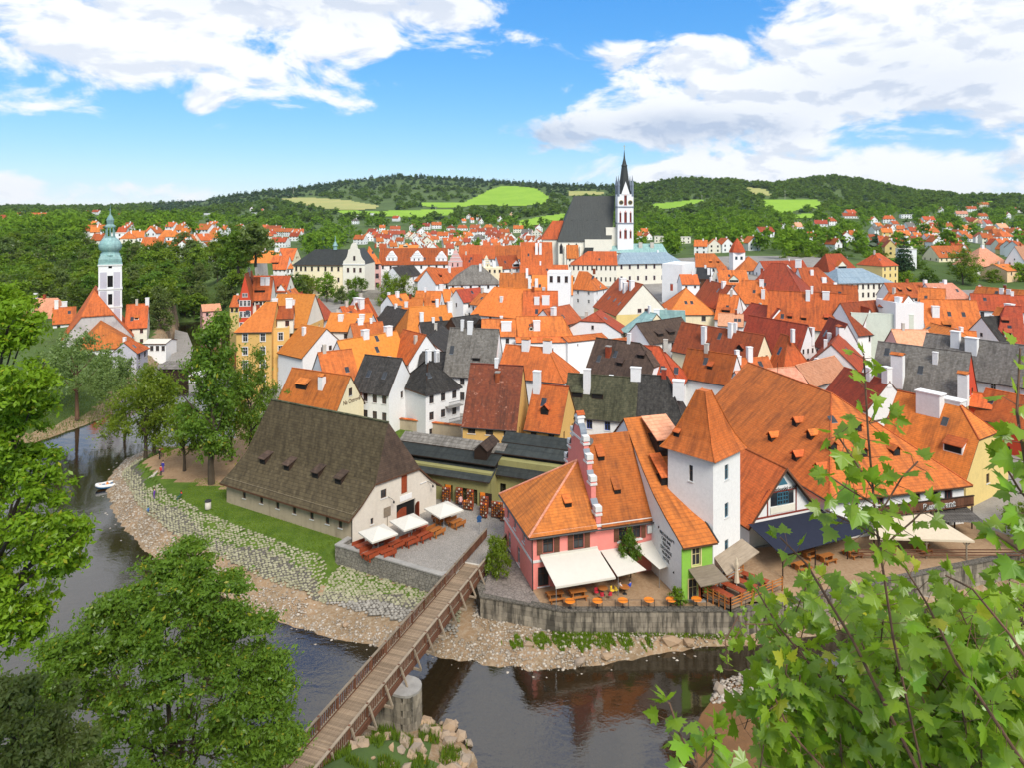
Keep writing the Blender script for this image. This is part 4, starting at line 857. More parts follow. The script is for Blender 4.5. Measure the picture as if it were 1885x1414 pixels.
    mb = MB(); mb.tube([(8.2, 4.7, ze + 6.6), (8.2, 4.6, ze + 7.3)], .03, 5); mb.lathe([(.02, 0), (.25, .06), (.42, .16)], 12); ob = mb.build('satellite_dish', 'steel', root); ob.location = (0, 0, 0)
    for v in ob.data.vertices:
        if v.co.z < 3: v.co = Vector((8.2, 4.45, ze + 7.2)) + Vector((v.co.x, -v.co.z, v.co.y))
    mb = MB(); mb.box(L - .9, -.28, ze - 1.75, L - .35, -.02, ze - .95); mb.build('air_conditioner', 'frame_white', root)
    # awnings
    mb = MB(); mb.prism([(.8, -.05, 3.35), (7.2, -.05, 3.35), (7.5, -3.9, 2.2), (1.1, -3.9, 2.2)][::-1], (0, 0, .05)); mb.box(.8, -.2, 3.3, 7.2, 0, 3.55); mb.box(1.1, -4.0, 2.05, 7.5, -3.88, 2.24); aw = mb.build('awning', 'canvas', root)
    mb = MB()
    for x in (1.3, 7.3): mb.tube([(x, -.05, 2.4), (x, -2.0, 2.1), (x, -3.85, 2.15)], .035, 5)
    mb.tube([(1.2, -3.85, 2.1), (1.2, -3.85, -.2)], .04, 5); mb.build('awning_arm', 'steel', root)
    for nm, q in (('awning', [(7.6, -.05, 2.95), (9.7, -.05, 2.95), (11.2, -3.4, 2.1), (7.8, -3.8, 2.12)]), ('awning', [(11.2, -.1, 3.1), (13.7, -.1, 3.3), (16.3, -2.9, 2.15), (12.6, -3.6, 2.05)])):
        mb = MB(); mb.prism(q[::-1], (0, 0, .05)); mb.box(q[3][0], q[3][1] - .06, 1.95, q[2][0], q[3][1] + .05, 2.12) if False else None; mb.build(nm, 'canvas', root)
    mb = MB()
    for x, y in ((8.0, -3.5), (12.7, -3.4), (15.9, -2.8)): mb.tube([(x, y, 2.1), (x, y, -.2)], .04, 5)
    mb.build('awning_post', 'steel', root)
    return root
pink_house()

def mill_wing():
    """narrow white house with a long sweeping tiled roof and a green front"""
    A = Vector((17.0, 68.4)); u = Vector((.955, .297)); rz = math.atan2(u.y, u.x); w = 3.5; D = 19.0; z0 = -.4
    root = empty('sweeping_roof_house', (A.x, A.y, 0), rz, 'narrow white house with long curved orange roof and lime green front', 'house')
    prof = [(-.45, 5.55), (1.2, 6.35), (3.2, 7.25), (5.6, 8.6), (8.0, 10.4), (10.4, 12.5), (12.7, 14.7)]
    mb = MB(); fh = [(1.15, 3.35, .95, 1.75), (.75, -.3, 1.05, 2.35)]
    wall_face(mb, (0, 0), (1, 0), w, z0, 5.45, fh, 1, 1); 
    for x, rev in ((0, 0), (w, 1)):
        pts = [(x, 0, z0)] + [(x, y, z - .1) for y, z in prof if y > 0.0] + [(x, D, 9.0), (x, D, z0)]; pts.insert(1, (x, 0, 5.7))
        mb.poly(pts if not rev else pts[::-1], 0)
    mb.poly([(w, D, z0), (0, D, z0), (0, D, 9), (w, D, 9)], 0); mb.build('wall', ['whitewash', 'green'], root)
    mb = MB()
    for (y0, z0_), (y1, z1_) in zip(prof, prof[1:]): mb.prism([(-.12, y0, z0_), (w + .35, y0, z0_), (w + .35, y1, z1_), (-.12, y1, z1_)], (0, 0, -.2), 0, 1)
    mb.prism([(w + .35, D, 9.0), (-.12, D, 9.0), (-.12, 12.7, 14.7), (w + .35, 12.7, 14.7)], (0, 0, -.2), 0, 1); mb.build('roof', ['tile_orange', 'frame_brown'], root)
    mb = MB(); mb.tube([(w + .4, y, z + .02) for y, z in prof], .11, 5); mb.build('verge_flashing', 'iron', root)
    place_window(root, (0, 0), (1, 0), *fh[0], 'frame_cream', 'sur'); place_window(root, (0, 0), (1, 0), *fh[1], 'frame_cream', 'sur', 'door')
    mb = MB(); mb.box(1.85, -.1, -.2, 2.4, -.02, 1.7); mb.build('shutter', 'redwood', root)
    mb = MB(); mb.box(2.45, -.06, -.3, 3.4, -.01, 2.1); [mb.box(2.5, -.09, -.2 + k * .35, 3.35, -.06, -.02 + k * .35) for k in range(6)]; mb.build('plank_panel', 'green', root)
    mb = MB(); mb.prism([(.7, .0, 3.05), (3.6, .0, 3.15), (4.1, -1.9, 2.35), (.9, -1.9, 2.25)][::-1], (0, 0, .09)); mb.build('porch_canopy', 'old_wood', root)
    mb = MB(); mb.tube([(-.05, -.3, 5.5), (-.06, -.08, 5.2), (-.06, -.06, -.2)], .06, 6); mb.build('downpipe', 'green', root)
    for i, t in enumerate(('RESTAURANT', 'CAFE BAR', 'TERASA', 'EXCHANGE', 'MUSEUM', 'HOTEL')):
        lettering(t, root, (-.03, 3.1, 4.95 - i * .48), .46, R(-90), ext=.01, sx=.92)
    for y, z, r in ((1.5, 2.0, 0), (4.75, 5.5, 2), (4.75, 2.0, 3), (1.5, 5.3, 1)):
        b = MB(); sy = -1 if y > 3 else 1; szz = 1 if z < 3 else -1
        b.prism([(-.03, y, z), (-.03, y + sy * .3, z), (-.03, y, z + szz * .3)], (.02, 0, 0)); b.build('corner_mark', 'black_text', root)
    # roof lantern and hatch
    mb = MB(); mb.box(2.2, 8.9, 10.2, 5.0, 11.6, 13.2, 0)
    mb.build('roof_lantern', 'dark_wood', root)
    mb = MB()
    for k in range(3): mb.box(2.4 + k * .85, 8.84, 11.9, 3.1 + k * .85, 8.91, 12.9)
    mb.build('lantern_pane', 'pane', root)
    mb = MB(); mb.prism([(1.9, 8.4, 13.3), (5.2, 8.4, 13.3), (5.2, 12.2, 14.9), (1.9, 12.2, 14.9)], (0, 0, -.14)); mb.build('lantern_roof', 'tile_salmon', root)
    mb = MB(); zb = 9.0; y = 6.2; mb.prism([(1.1, y - .2, zb + 1.05), (2.5, y - .2, zb + 1.05), (2.5, y + 2.6, zb + 2.7), (1.1, y + 2.6, zb + 2.7)], (0, 0, -.1), 0); mb.box(1.2, y, zb - .3, 2.4, y + 1.2, zb + .95, 1); mb.build('roof_hatch', ['tile_orange', 'dark'], root)
mill_wing()

def tower():
    th = R(43); C = Vector((20.75, 70.6)); s = 5.5; ze = 13.7; z0 = -.4
    root = empty('white_tower', (C.x, C.y, 0), th, 'square white tower with flared pyramid roof beside the mill', 'tower')
    hr = [(2.3, 10.6, .75, 1.6), (2.3, 6.6, .75, 1.55), (2.3, 2.75, .75, 1.5), (1.9, .45, 1.1, .6)]; hl = [(2.4, 10.4, .45, 1.7)]
    mb = MB(); wall_face(mb, (0, 0), (1, 0), s, z0, ze, hr, 0, 0, .3); wall_face(mb, (0, s), (0, -1), s, z0, ze, [(s - 2.85, 10.4, .45, 1.7)], 0, 0, .3); wall_face(mb, (s, 0), (0, 1), s, z0, ze, []); wall_face(mb, (s, s), (-1, 0), s, z0, ze, [])
    mb.build('wall', 'whitewash', root)
    for h in hr[:3]: place_window(root, (0, 0), (1, 0), *h, 'frame_teal', 'rec')
    place_window(root, (0, 0), (1, 0), *hr[3], 'frame_brown', 'rec'); place_window(root, (0, s), (0, -1), s - 2.85, 10.4, .45, 1.7, 'frame_brown', 'rec')
    prof = [(.62, ze - .35), (.25, ze + .15), (-.35, ze + 1.15), (-.95, ze + 2.5), (-2.2, ze + 5.9)]; mb = MB()
    for (e0, a), (e1, b) in zip(prof, prof[1:]):
        q0 = [(-e0, -e0, a), (s + e0, -e0, a), (s + e0, s + e0, a), (-e0, s + e0, a)]; q1 = [(-e1, -e1, b), (s + e1, -e1, b), (s + e1, s + e1, b), (-e1, s + e1, b)]
        for k in range(4): j = (k + 1) % 4; mb.poly([q0[k], q0[j], q1[j], q1[k]], 0)
    e, a = prof[-1]; mb.poly([(-e, -e, a), (s + e, -e, a), (s + e, s + e, a), (-e, s + e, a)], 0); e, a = prof[0]; mb.poly([(-e, s + e, a), (s + e, s + e, a), (s + e, -e, a), (-e, -e, a)], 1)
    mb.build('roof', ['tile_orange', 'frame_brown'], root)
    for k in range(4):
        mb = MB(); mb.tube([((-e_ if k in (0, 3) else s + e_), (-e_ if k in (0, 1) else s + e_), z) for e_, z in prof], .1, 5); mb.build('hip_cap', 'tile_orange', root)
    for x, y, z, rot in ((2.0, 1.35, 15.9, 0), (1.25, 3.4, 15.6, R(-90)), (.35, 4.6, 14.6, R(-90))):
        mb = MB(); mb.prism([(-.42, -.3, .55), (.42, -.3, .55), (.42, .95, 1.25), (-.42, .95, 1.25)], (0, 0, -.07), 0); mb.box(-.34, -.15, -.3, .34, .5, .5, 1); ob = mb.build('roof_hatch', ['tile_orange', 'dark'], root); ob.location = (x, y, z); ob.rotation_euler = (0, 0, rot)
    mb = MB(); mb.prism([(.2, .0, 3.15), (5.9, .0, 3.25), (6.5, -1.7, 2.2), (-.3, -1.7, 2.15)][::-1], (0, 0, .09)); mb.build('porch_canopy', 'old_wood', root)
tower()

# the mill: big hipped roof, then its timbered cross wing
MC = Vector((37.6, 80.9)); ML = 32.0; MD = Vector((-.237, .9715))
mill, _ = house('white mill building with huge orange hipped roof and row of gabled dormers', MC + MD * ML, MC, 5.5, 19.4, 8.4, hr=11.9, z0=-.5, name='mill_building', cat='building', wall='whitewash', o=.6,
    win='', frame='frame_red', dm=[(.60, .46, 1.0, 'gab'), (.72, .40, 1.0, 'gab'), (.55, .18, 1.0, 'gab'), (.74, .12, 1.0, 'gab'), (.88, .12, 1.0, 'gab')], gutter=True, extra_holes=[('r', 3.0, 3.6, .9, 1.2), ('r', 6.6, 3.6, .9, 1.2), ('r', 11.9, 3.6, .9, 1.2), ('r', 14.6, 3.6, .9, 1.2), ('r', 16.4, 3.1, 1.2, 1.75)])
for x in (3.0, 6.6, 11.9, 14.6): place_window(mill, (ML, 0), (0, 1), x, 3.6, .9, 1.2, 'frame_red', 'sur')
place_window(mill, (ML, 0), (0, 1), 16.4, 3.1, 1.2, 1.75, 'frame_red', 'sur', 'door')
def mill_extras():
    s = 8.4 / 11.9; L = ML
    for y, k in ((4.2, 4.6), (7.9, 3.6), (12.6, 3.4), (9.6, 6.6)):          # dormers on the hip: position along it, distance from the eave
        x = L - k; zb = 5.5 + s * k; w = .5; h = .85; rh = .5; ln = (h + rh) / s; dr = MB(); bo = MB()
        for sg in (-1, 1): dr.prism([(x + .2, y + sg * .68, zb + h - .1), (x + .2, y, zb + h + rh), (x - ln, y, zb + h + rh), (x - h / s, y + sg * .68, zb + h - .1)][::(-1 if sg > 0 else 1)], (0, 0, -.1))
        bo.poly([(x, y - w, zb - .1), (x, y + w, zb - .1), (x, y + w, zb + h), (x, y, zb + h + rh - .06), (x, y - w, zb + h)], 0); bo.poly([(x + .02, y - w + .16, zb + .1), (x + .02, y + w - .16, zb + .1), (x + .02, y + w - .16, zb + h - .1), (x + .02, y - w + .16, zb + h - .1)], 1)
        for sg in (-1, 1): bo.poly([(x, y + sg * w, zb - .1), (x, y + sg * w, zb + h), (x - h / s, y + sg * w, zb + h)], 0)
        d = bo.build('dormer', ['dark_wood', 'pane'], mill); dr.build('dormer_roof', 'tile_orange', d)
    mb = MB(); mb.prism([(L - 7.9, 6.6, 5.5 + s * 7.9 + .1), (L - 7.9, 7.5, 5.5 + s * 7.9 + .1), (L - 8.8, 7.5, 5.5 + s * 8.8 + .1), (L - 8.8, 6.6, 5.5 + s * 8.8 + .1)], (0, 0, -.15), 0, 1); mb.build('skylight', ['pane', 'lead'], mill)
    mb = MB(); mb.tube([(8.0, 9.7, 13.9), (8.0, 9.7, 15.6)], .035, 5); mb.build('mast', 'iron', mill)
    # balcony with its sign
    b = MB(); b.box(L - .1, 5.4, 2.95, L + 1.5, 19.3, 3.1); b.build('balcony_floor', 'dark_wood', mill)
    for k in range(28): b = MB(); b.box(L + 1.42, 5.42 + k * .496, 2.85, L + 1.5, 5.42 + k * .496 + .47, 4.05); b.build('balustrade_board', 'rail_wood', mill)
    b = MB(); b.box(L + 1.36, 5.4, 4.05, L + 1.56, 19.35, 4.15); b.build('hand_rail', 'dark_wood', mill)
    for k, (off, m, sh) in enumerate(((.0, 'white_text', 0), (.03, 'black_text', 0))):
        lettering('Restaurant', mill, (L + 1.53 + off, 14.1, 3.10), 1.02, R(90), m, .01, sx=1.05, off=.045 if k == 0 else -.004)
    b = MB()
    for y in (6.0, 9.5, 13.0, 16.5, 19.1): b.tube([(L + 1.4, y, 3.0), (L + 1.4, y, -.2)], .08, 6)
    b.build('balcony_post', 'dark_wood', mill)
mill_extras()

def cross_wing():
    A = Vector((27.5, 79.3)); B = Vector((36.6, 82.7)); ze = 3.2
    r, L = house('timber-framed gable wing of the mill with blue lattice window', A, B, ze, 11, 5.6, 'y', name='mill_wing', cat='building', wall='whitewash', z0=-.4, o=.6, og=.7, caps=True)
    mb = MB()
    for a, b, w in (((2.6, .05), (2.6, 3.1), .16), ((L - 2.9, .05), (L - 2.9, 3.4), .16), ((L - 2.7, 3.1), (L - .3, .2), .14), ((.3, .1), (2.5, 2.9), .14), ((0, .0), (L, .0), .2), ((2.5, 2.75), (L - 2.8, 2.75), .14)):
        p = Vector((a[0], -.05, ze + a[1])); q = Vector((b[0], -.05, ze + b[1])); t = (q - p).normalized(); n = Vector((-t.z, 0, t.x)) * (w / 2)
        mb.prism([tuple(p + n), tuple(p - n), tuple(q - n), tuple(q + n)], (0, .06, 0))
    mb.build('timber_frame', 'frame_red', r)
    b = MB(); b.box(3.05, -.06, ze + 1.15, L - 3.3, .0, ze + 2.65, 0); b.build('window', 'pane', r)
    for k in range(3):
        b = MB(); x0 = 3.95 + k * .82 - .0
        if k < 2:
            for i in range(4): b.box(x0, -.11, ze + 1.18 + i * .46, x0 + .82, -.06, ze + 1.25 + i * .46)
            for i in range(3): b.box(x0 + i * .38, -.11, ze + 1.18, x0 + i * .38 + .06, -.06, ze + 2.63)
            b.build('lattice', 'frame_teal', r)
    b = MB(); b.prism([(L / 2 - .85, -.04, ze + 3.45), (L / 2 + .7, -.04, ze + 3.45), (L / 2 - .05, -.04, ze + 4.5)], (0, .03, 0)); b.build('gable_window', 'frame_teal', r)
    b = MB(); b.box(3.0, -.08, ze + .25, L - 3.1, -.02, ze + 1.0); b.build('name_board', 'ivory', r)
    lettering('Krumlovský mlýn', r, (L / 2 - .1, -.14, ze + 2.86), .60, 0, 'black_text', .02, sx=.98)
    # bargeboards
    for sg in (0, 1):
        b = MB(); x0, x1 = (-.6, L / 2) if not sg else (L + .6, L / 2); z0_, z1_ = ze - .72, ze + 5.65
        b.prism([(x0, -.75, z0_ - .1), (x0, -.75, z0_ + .22), (x1, -.75, z1_ + .06), (x1, -.75, z1_ - .26)], (0, .08, 0)); b.build('bargeboard', 'rail_wood', r)
    return r
cross_wing()
H('yellow house with wide orange roof and half-hipped end beside the mill', 'Z7', 1120, 738, 1572, 872, 12.5, 8.0, ze=4.2, hr=3.6, fr=.55, roof='tile_orange', wall='yellow', gable_wall='yellow', z0=-1, win='r1x1:.9,1.3', dm=[(.80, .28, 2.4, 'shed', 'f', 1.2, 'white')], sk=[(.62, .62), (.72, .36)], ch=[(.42, .42, 3.2, 2.2, 1.6), (.62, .55, 2.4, 1.0)])
# ---------------------------------------------------------------- the old town, house by house (front eave corners surveyed from the photo)
# --- row behind the barn and sheds
gh, gl = H('cream gabled guest house with orange roof and painted name behind the barn', 'Z5', 412, 665, 815, 735, 7.0, 5.2, dz=-1.2, roof='tile_orange', wall='cream', name='guest_house', win='', dm=[(.30, .42, 2.4, 'shed', 'f', 1.1)], ch=[(.62, .30, 1.0, 1.6, .9, 't')])
H('white house with dark roof and shuttered windows right of the guest house', 'Z5', 920, 572, 1176, 606, 8.0, 5.2, roof='shingle_dark', wall='white', win='f4x3', sk=[(.3, .35), (.72, .35)])
bh, bl_ = H('white corner house with black hipped roof and iron balconies', 'Z5', 1428, 606, 1662, 556, 9.0, 4.6, hl=4, hr=4, roof='shingle_dark', wall='white', win='f3x3 l0x1', ch=[(.5, .5, .9, 1.5), (.75, .5, .8, 1.3)], sk=[(.3, .4)])
H('white house with broad grey shingle roof and single dormer', 'Z6', -12, 468, 330, 486, 8.5, 8.0, roof='shingle_grey', wall='white', win='f4x2:.9,1.5', ch=[(.42, .47, 1.0, 1.8)], dm=[(.62, .28, 1.5)], sk=[(.1, .4)])
H('derelict ochre house with patched dark red roof and missing tiles', 'Z6', 118, 812, 486, 838, 9.5, 8.2, roof='tile_old', wall='ochre', win='f3x1:1.2,.9', ch=[(.55, .38, .7, 1.0, .7, 'b')], frame='frame_brown')
H('orange house with timber roof window and tall white stack beside the derelict house', 'Z6', 545, 838, 785, 868, 8.5, 5.6, roof='tile_red', wall='ochre', win='f2x1', ch=[(.12, .42, 1.1, 3.0)], dm=[(.48, .30, 1.2, 'gab', 'f', 1.0)])
H('house with banded orange hipped roof and two lantern chimneys', 'Z6', 352, 482, 806, 527, 9.0, 5.0, hr=4.5, roof='tile_orange', wall='white', win='r1x1', ch=[(.33, .46, 1.5, 1.6, 1.0, 't'), (.66, .46, 1.5, 1.7, 1.0, 't')])
H('white house with mossy dark roof, blue window frames and twin dormers', 'Z6', 806, 748, 1298, 792, 8.0, 5.6, roof='shingle_moss', wall='white', frame='frame_blue', wstyle='sur', win='f4x2:.9,1.4', ch=[(.30, .30, 1.1, 3.4), (.97, .50, 1.6, 1.6, .8)], dm=[(.17, .40, 1.8, 'shed', 'f', 1.0), (.46, .40, 1.8, 'shed', 'f', 1.0)])
H('low house with dark shingle roof left of the pyramid tower', 'T7', 440, 1098, 1010, 1150, 8.0, 6.4, hr=3, roof='shingle_dark', wall='white', ch=[(.85, .35, 1.7, 1.6, 1.2)])
H('white house with dark brown tarred hipped roof in the middle of the roofs', 'Z6', 948, 486, 1388, 560, 9.5, 6.5, hr=4.0, fr=.45, roof='shingle_brown', wall='white', win='R2', sk=[(.15, .38), (.38, .55)], dm=[(.50, .36, 1.2), (.78, .62, 1.4)], ch=[(.28, .30, .9, 1.6, .8, 'b')])
H('house with brick-orange roof and salmon hip right of the brown roof', 'T7', 300, 640, 960, 700, 9.5, 6.0, hr=4.5, roof='tile_red', wall='white', win='r3x1', sk=[(.9, .3)])
H('house with plain red slope and dark dormer above the pyramid tower', 'T7', 960, 560, 1525, 660, 6.0, 4.6, roof='tile_red', wall='white', win='R1', dm=[(.55, .35, 1.0)])
H('long red-roofed house with two tall white stacks and cream balcony gable', 'T7', 862, 258, 1812, 446, 7.0, 5.6, roof='tile_brick', wall='cream', win='R2', ch=[(.36, .22, 1.0, 3.2), (.64, .40, .9, 2.6)], dm=[(.80, .34, 1.4, 'gab', 'f', .8)], sk=[(.52, .6), (.42, .2)])
H('tower-like house with salmon hipped roof and wooden dormer', 'T8', 335, 405, 515, 474, 6.0, 5.6, hr=3.0, roof='tile_red', wall='mint', win='r2x1:.8,1.5')
H('long ribbed brown-red roof with white gable pierced by three windows', 'T8', 10, 200, 688, 350, 6.0, 6.4, roof='tile_brick', wall='white', win='R3:.5,1.0', ch=[(.98, .75, 1.0, 2.4)])
H('brown-red ribbed roof with white gable chimney right of the three-window gable', 'T8', 880, 190, 1075, 290, 6.5, 6.0, roof='tile_brick', wall='white', ch=[(.95, .3, 1.8, 1.5, 1.1, 't'), (.6, .15, .9, 1.4)])
H('wide white gable edged in red among orange roofs', 'T8', 765, 455, 1388, 522, 14, 4.8, 'y', roof='tile_red', wall='white', win='F1', dz=-.4)
H('sunlit salmon roof with plain white parapet in front of the wide gable', 'T8', 838, 690, 1282, 560, 6.0, 3.2, roof='tile_salmon', wall='white', dz=-.8)  # paler tile colour carries the sunlight on this right-facing slope
H('low sunlit salmon roof behind the mill ridge', 'T8', 90, 770, 820, 708, 7.0, 3.0, roof='tile_salmon', wall='white', dz=-.5, ch=[(.1, .3, .8, 1.4)])  # sunlight on the slope is put into the salmon tile colour
H('orange roof with tall white stack left of the salmon roofs', 'T8', -60, 640, 452, 602, 6.0, 3.4, roof='tile_orange', wall='white', ch=[(.55, .45, 1.0, 2.4), (.28, .4, .8, 1.2)])
H('dark red roof with two white chimneys beside the mill hip', 'T8', 985, 770, 1485, 965, 8.5, 4.4, roof='tile_brick', wall='white', ch=[(.62, .45, 1.2, 1.8), (.95, .5, 1.3, 2.2)], dz=-.8)
H('yellow house with huge grey shingle roof and orange-red gable', 'Z7', 1090, 412, 1560, 492, 9.5, 7.6, roof='shingle_grey', wall='yellow', gable_wall='redwall', win='R2', ch=[(.30, .10, 1.9, 4.6, 1.4, 't'), (.99, .06, 1.4, 3.6, 1.3, 't'), (.66, .36, .8, 1.6)], sk=[(.12, .7), (.52, .42)])
H('second grey shingle roof with paired white chimney blocks', 'Z7', 1330, 318, 1890, 410, 9.0, 6.5, roof='shingle_grey', wall='white', ch=[(.30, .40, 1.5, 2.4, 1.1), (.46, .34, 2.0, 2.4, 1.2)])
H('orange roof at the far right behind the yellow house', 'Z7', 1610, 560, 1960, 640, 9.0, 4.0, roof='tile_orange', wall='redwall', sk=[(.15, .5)], dz=-1.5)
H('orange tiled house with red wall block between the grey roofs', 'Z7', 1575, 500, 1700, 520, 5.0, 1.6, roof='tile_orange', wall='redwall', dz=-.6)
lettering('Na Ostrově', gh, (gl + .04, 3.9, 6.35), 1.0, R(90), 'frame_brown', .015, sx=.9)
place_window(gh, (gl, 0), (0, 1), 3.1, 7.6, .8, 1.3, 'frame_brown', 'proud')
for z in (1.3, 4.3):
    b = MB(); b.box(bl_ - 3.3, -1.2, z, bl_ - .1, 0, z + .12); fb = b.build('balcony', 'stone', bh); b = MB(); [b.box(bl_ - 3.3 + i * .2, -1.2, z + .1, bl_ - 3.27 + i * .2, -1.17, z + 1.0) for i in range(17)]; b.box(bl_ - 3.3, -1.22, z + 1.0, bl_ - .1, -1.15, z + 1.06); b.build('railing', 'iron', fb)
# --- left of the mid town
H('tall ochre town house with orange hip and roof terrace by the river trees', 'Z5', 130, 178, 372, 174, 9.5, 5.4, hl=5.0, ze=13.6, roof='tile_amber', wall='ochre', win='f2x4:1.0,1.7', frame='frame_white', wstyle='sur')
H('ochre block with flat roof terrace and potted trees', 'Z5', 374, 172, 494, 166, 8.0, 0, ze=13.4, flat=True, wall='ochre', win='f1x4:1.0,1.7 r2x3:.9,1.6', frame='frame_white', wstyle='sur', parapet=.25, caps=False)
H('ochre gabled wing with steep orange roof behind the terrace', 'Z5', 606, 150, 728, 96, 9.0, 6.6, 'y', ze=13.0, roof='tile_amber', wall='ochre', gable_wall='ivory', win='f2x2:.8,1.6', frame='frame_white')
H('white-walled roof-terrace stair house with chimney stack', 'Z5', 355, 92, 520, 86, 5.0, 2.2, ze=15.6, roof='tile_red', wall='ivory', z0=12, ch=[(.2, .5, 1.2, 1.6), (.8, .5, 1.4, 1.6)])
H('white house with long orange roof and skylight behind the white gables', 'Z5', 585, 360, 900, 300, 9.0, 5.2, 'y', roof='tile_amber', wall='white', win='F2:.7,1.0', dz=.3)
H('small white gable with steep orange roof near the ochre house', 'Z5', 642, 478, 742, 545, 6.5, 5.0, 'y', roof='tile_orange', wall='white', win='F1 f2x1', dz=-.6)
H('tall white gable house with four lower windows and wide amber roof', 'Z5', 742, 420, 906, 462, 15.0, 5.6, 'y', roof='tile_amber', wall='whitewash', win='F2:.6,1.1 f4x1:.7,1.2', dz=-.4, ch=[(.45, .5, 1.4, 1.2), (.85, .5, 1.5, 1.2)], sk=[(.55, .4), (.62, .75)])
H('white side gable with dark red roof left slope in mid town', 'Z5', 1312, 400, 1545, 362, 9.0, 5.2, 'y', roof='tile_red', wall='whitewash', win='F1:.4,.5')
H('dark shingle roof tucked behind the white side gable', 'Z5', 1560, 330, 1650, 225, 8.0, 3.0, roof='shingle_dark', wall='white', dz=.4)
H('small dark-roofed house with white front below the grey shingle roof', 'Z5', 1375, 425, 1560, 430, 4.5, 2.6, roof='shingle_dark', wall='white', dz=-.6)
H('cream house with amber hipped roof and brown shuttered windows', 'T2', 150, 916, 478, 914, 9.0, 5.0, hl=4.0, roof='tile_amber', wall='cream', win='f2x2:1.1,1.5', ch=[(.42, .3, .9, 1.0)])
H('big bright amber roof with white chimney in mid town', 'T2', 300, 1120, 880, 1070, 9.5, 6.2, hl=2.5, roof='tile_amber', wall='white', ch=[(.35, .2, .9, 2.6), (.98, .4, 1.2, 2.0)], dz=-.4)
H('dark asphalt roof above the grey shingle house', 'T2', 500, 1160, 900, 1130, 7.0, 3.6, roof='shingle_dark', wall='white', sk=[(.7, .2)], dz=-.8)
H('twin dark gabled roofs with brown boarding among amber roofs', 'T2', 925, 1100, 1240, 1050, 7.0, 3.6, roof='shingle_dark', wall='frame_brown', dm=[(.75, .2, 2.4, 'gab', 'f', 1.2)])
H('orange roof with white triangular gable wall near the twin dark roofs', 'T2', 1170, 1110, 1570, 1110, 7.0, 3.4, roof='tile_orange', wall='whitewash', ch=[(.72, .2, 2.4, 1.6, 1.2)])
H('large amber roof with hipped left end above the twin dark roofs', 'T2', 1060, 850, 1640, 900, 11, 7.0, hl=4, roof='tile_amber', wall='white', ch=[(.5, .25, .8, 1.2)])
H('orange lower roof with small gabled white dormers', 'T2', 1040, 740, 1180, 760, 8.0, 3.0, roof='tile_orange', wall='white', dz=.2)
H('three small white gables with orange roofs in a row', 'T2', 800, 690, 960, 690, 7.0, 3.2, roof='tile_amber', wall='ivory', win='f3x1:.5,.8', dm=[(.2, .15, 1.6, 'gab', 'f', .8, 'ivory'), (.7, .15, 1.8, 'gab', 'f', .9, 'ivory')])
H('white house with maroon roof beside the three small gables', 'T2', 960, 720, 1230, 690, 7.0, 3.4, roof='tile_brick', wall='whitewash')
H('white cottage with orange roof right of the chestnut tree', 'T2', 670, 710, 800, 712, 6.0, 3.2, roof='tile_amber', wall='white', win='f2x1', ch=[(.1, .5, 1.2, 1.4)])
H('orange roof with two dark hatches behind the cream house', 'T2', 375, 790, 670, 796, 8.0, 4.4, roof='tile_orange', wall='white', dm=[(.35, .25, .9), (.78, .3, 1.0)], dz=.2)
H('red-roofed cottage right below the chestnut tree', 'T2', 165, 770, 375, 740, 6.0, 2.8, roof='tile_orange', wall='white', ch=[(.45, .4, 1.0, 1.4)], dz=.3)
H('grey slab-roofed annex below the chestnut tree', 'T2', 90, 840, 260, 830, 5.0, 1.2, roof='shingle_grey', wall='white', dz=-.2)
H('ivory corner house with tall windows and orange mansard behind the chestnut', 'T2', 395, 470, 630, 500, 10, 5.0, hl=2.0, roof='tile_orange', wall='ivory', win='f2x2:.8,1.5', dm=[(.6, .3, 1.8)], dz=-.2)
H('orange-roofed long house with white bay behind the ivory corner house', 'T2', 640, 510, 1050, 460, 9.0, 4.6, roof='tile_red', wall='white', ch=[(.55, .35, .9, 2.2)], dm=[(.25, .4, .9)], win='f5x1', dz=.3)
H('house with broad dark olive pyramid roof and white front', 'T2', 790, 515, 1400, 505, 11, 6.4, hl=9, hr=7, roof='shingle_grey', wall='whitewash', ch=[(.62, .35, .9, 2.4), (.9, .5, 1.2, 1.2)])
H('dark roof wedge behind the chestnut tree', 'T2', 235, 430, 470, 400, 8.0, 3.6, roof='shingle_dark', wall='white', dz=.6)
H('vivid orange plain gable roof right of the olive pyramid', 'T2', 1375, 620, 1700, 622, 8.0, 6.4, roof='tile_orange', wall='white', ch=[(.98, .4, .8, 2.8)])
H('amber house with white stacks behind the patchwork of roofs', 'T3', 112, 622, 592, 628, 9.0, 5.6, roof='tile_amber', wall='white', ch=[(.12, .2, 1.0, 2.4), (.3, .1, 1.0, .8)])
H('weathered orange hipped roof with white eaves below the white palace', 'T3', 590, 562, 838, 580, 9.5, 5.6, hr=5, roof='tile_orange', wall='white')
H('big orange-brown roof with white triangular dormers in mid town', 'T3', 12, 900, 415, 905, 9.0, 6.6, roof='tile_orange', wall='white', ch=[(.40, .25, 1.4, 1.8, .4), (.66, .25, 2.0, 2.2, .4)], sk=[(.4, .12), (.6, .1), (.7, .1)], dz=.2)
H('grand house with big ivory gable, yellow side wall and three huge white stacks', 'T3', 1098, 872, 1705, 852, 19.0, 8.2, 'y', roof='tile_red', wall='yellow', gable_wall='ivory', win='F2:1.1,1.1', frame='frame_red', ch=[(.55, .62, 1.4, 2.6, 1.8), (.36, .66, 1.2, 2.4, 1.2), (.22, .60, 1.2, 2.2, 1.2)], sk=[(.2, .25, 'b'), (.45, .3, 'b'), (.7, .3, 'b')])
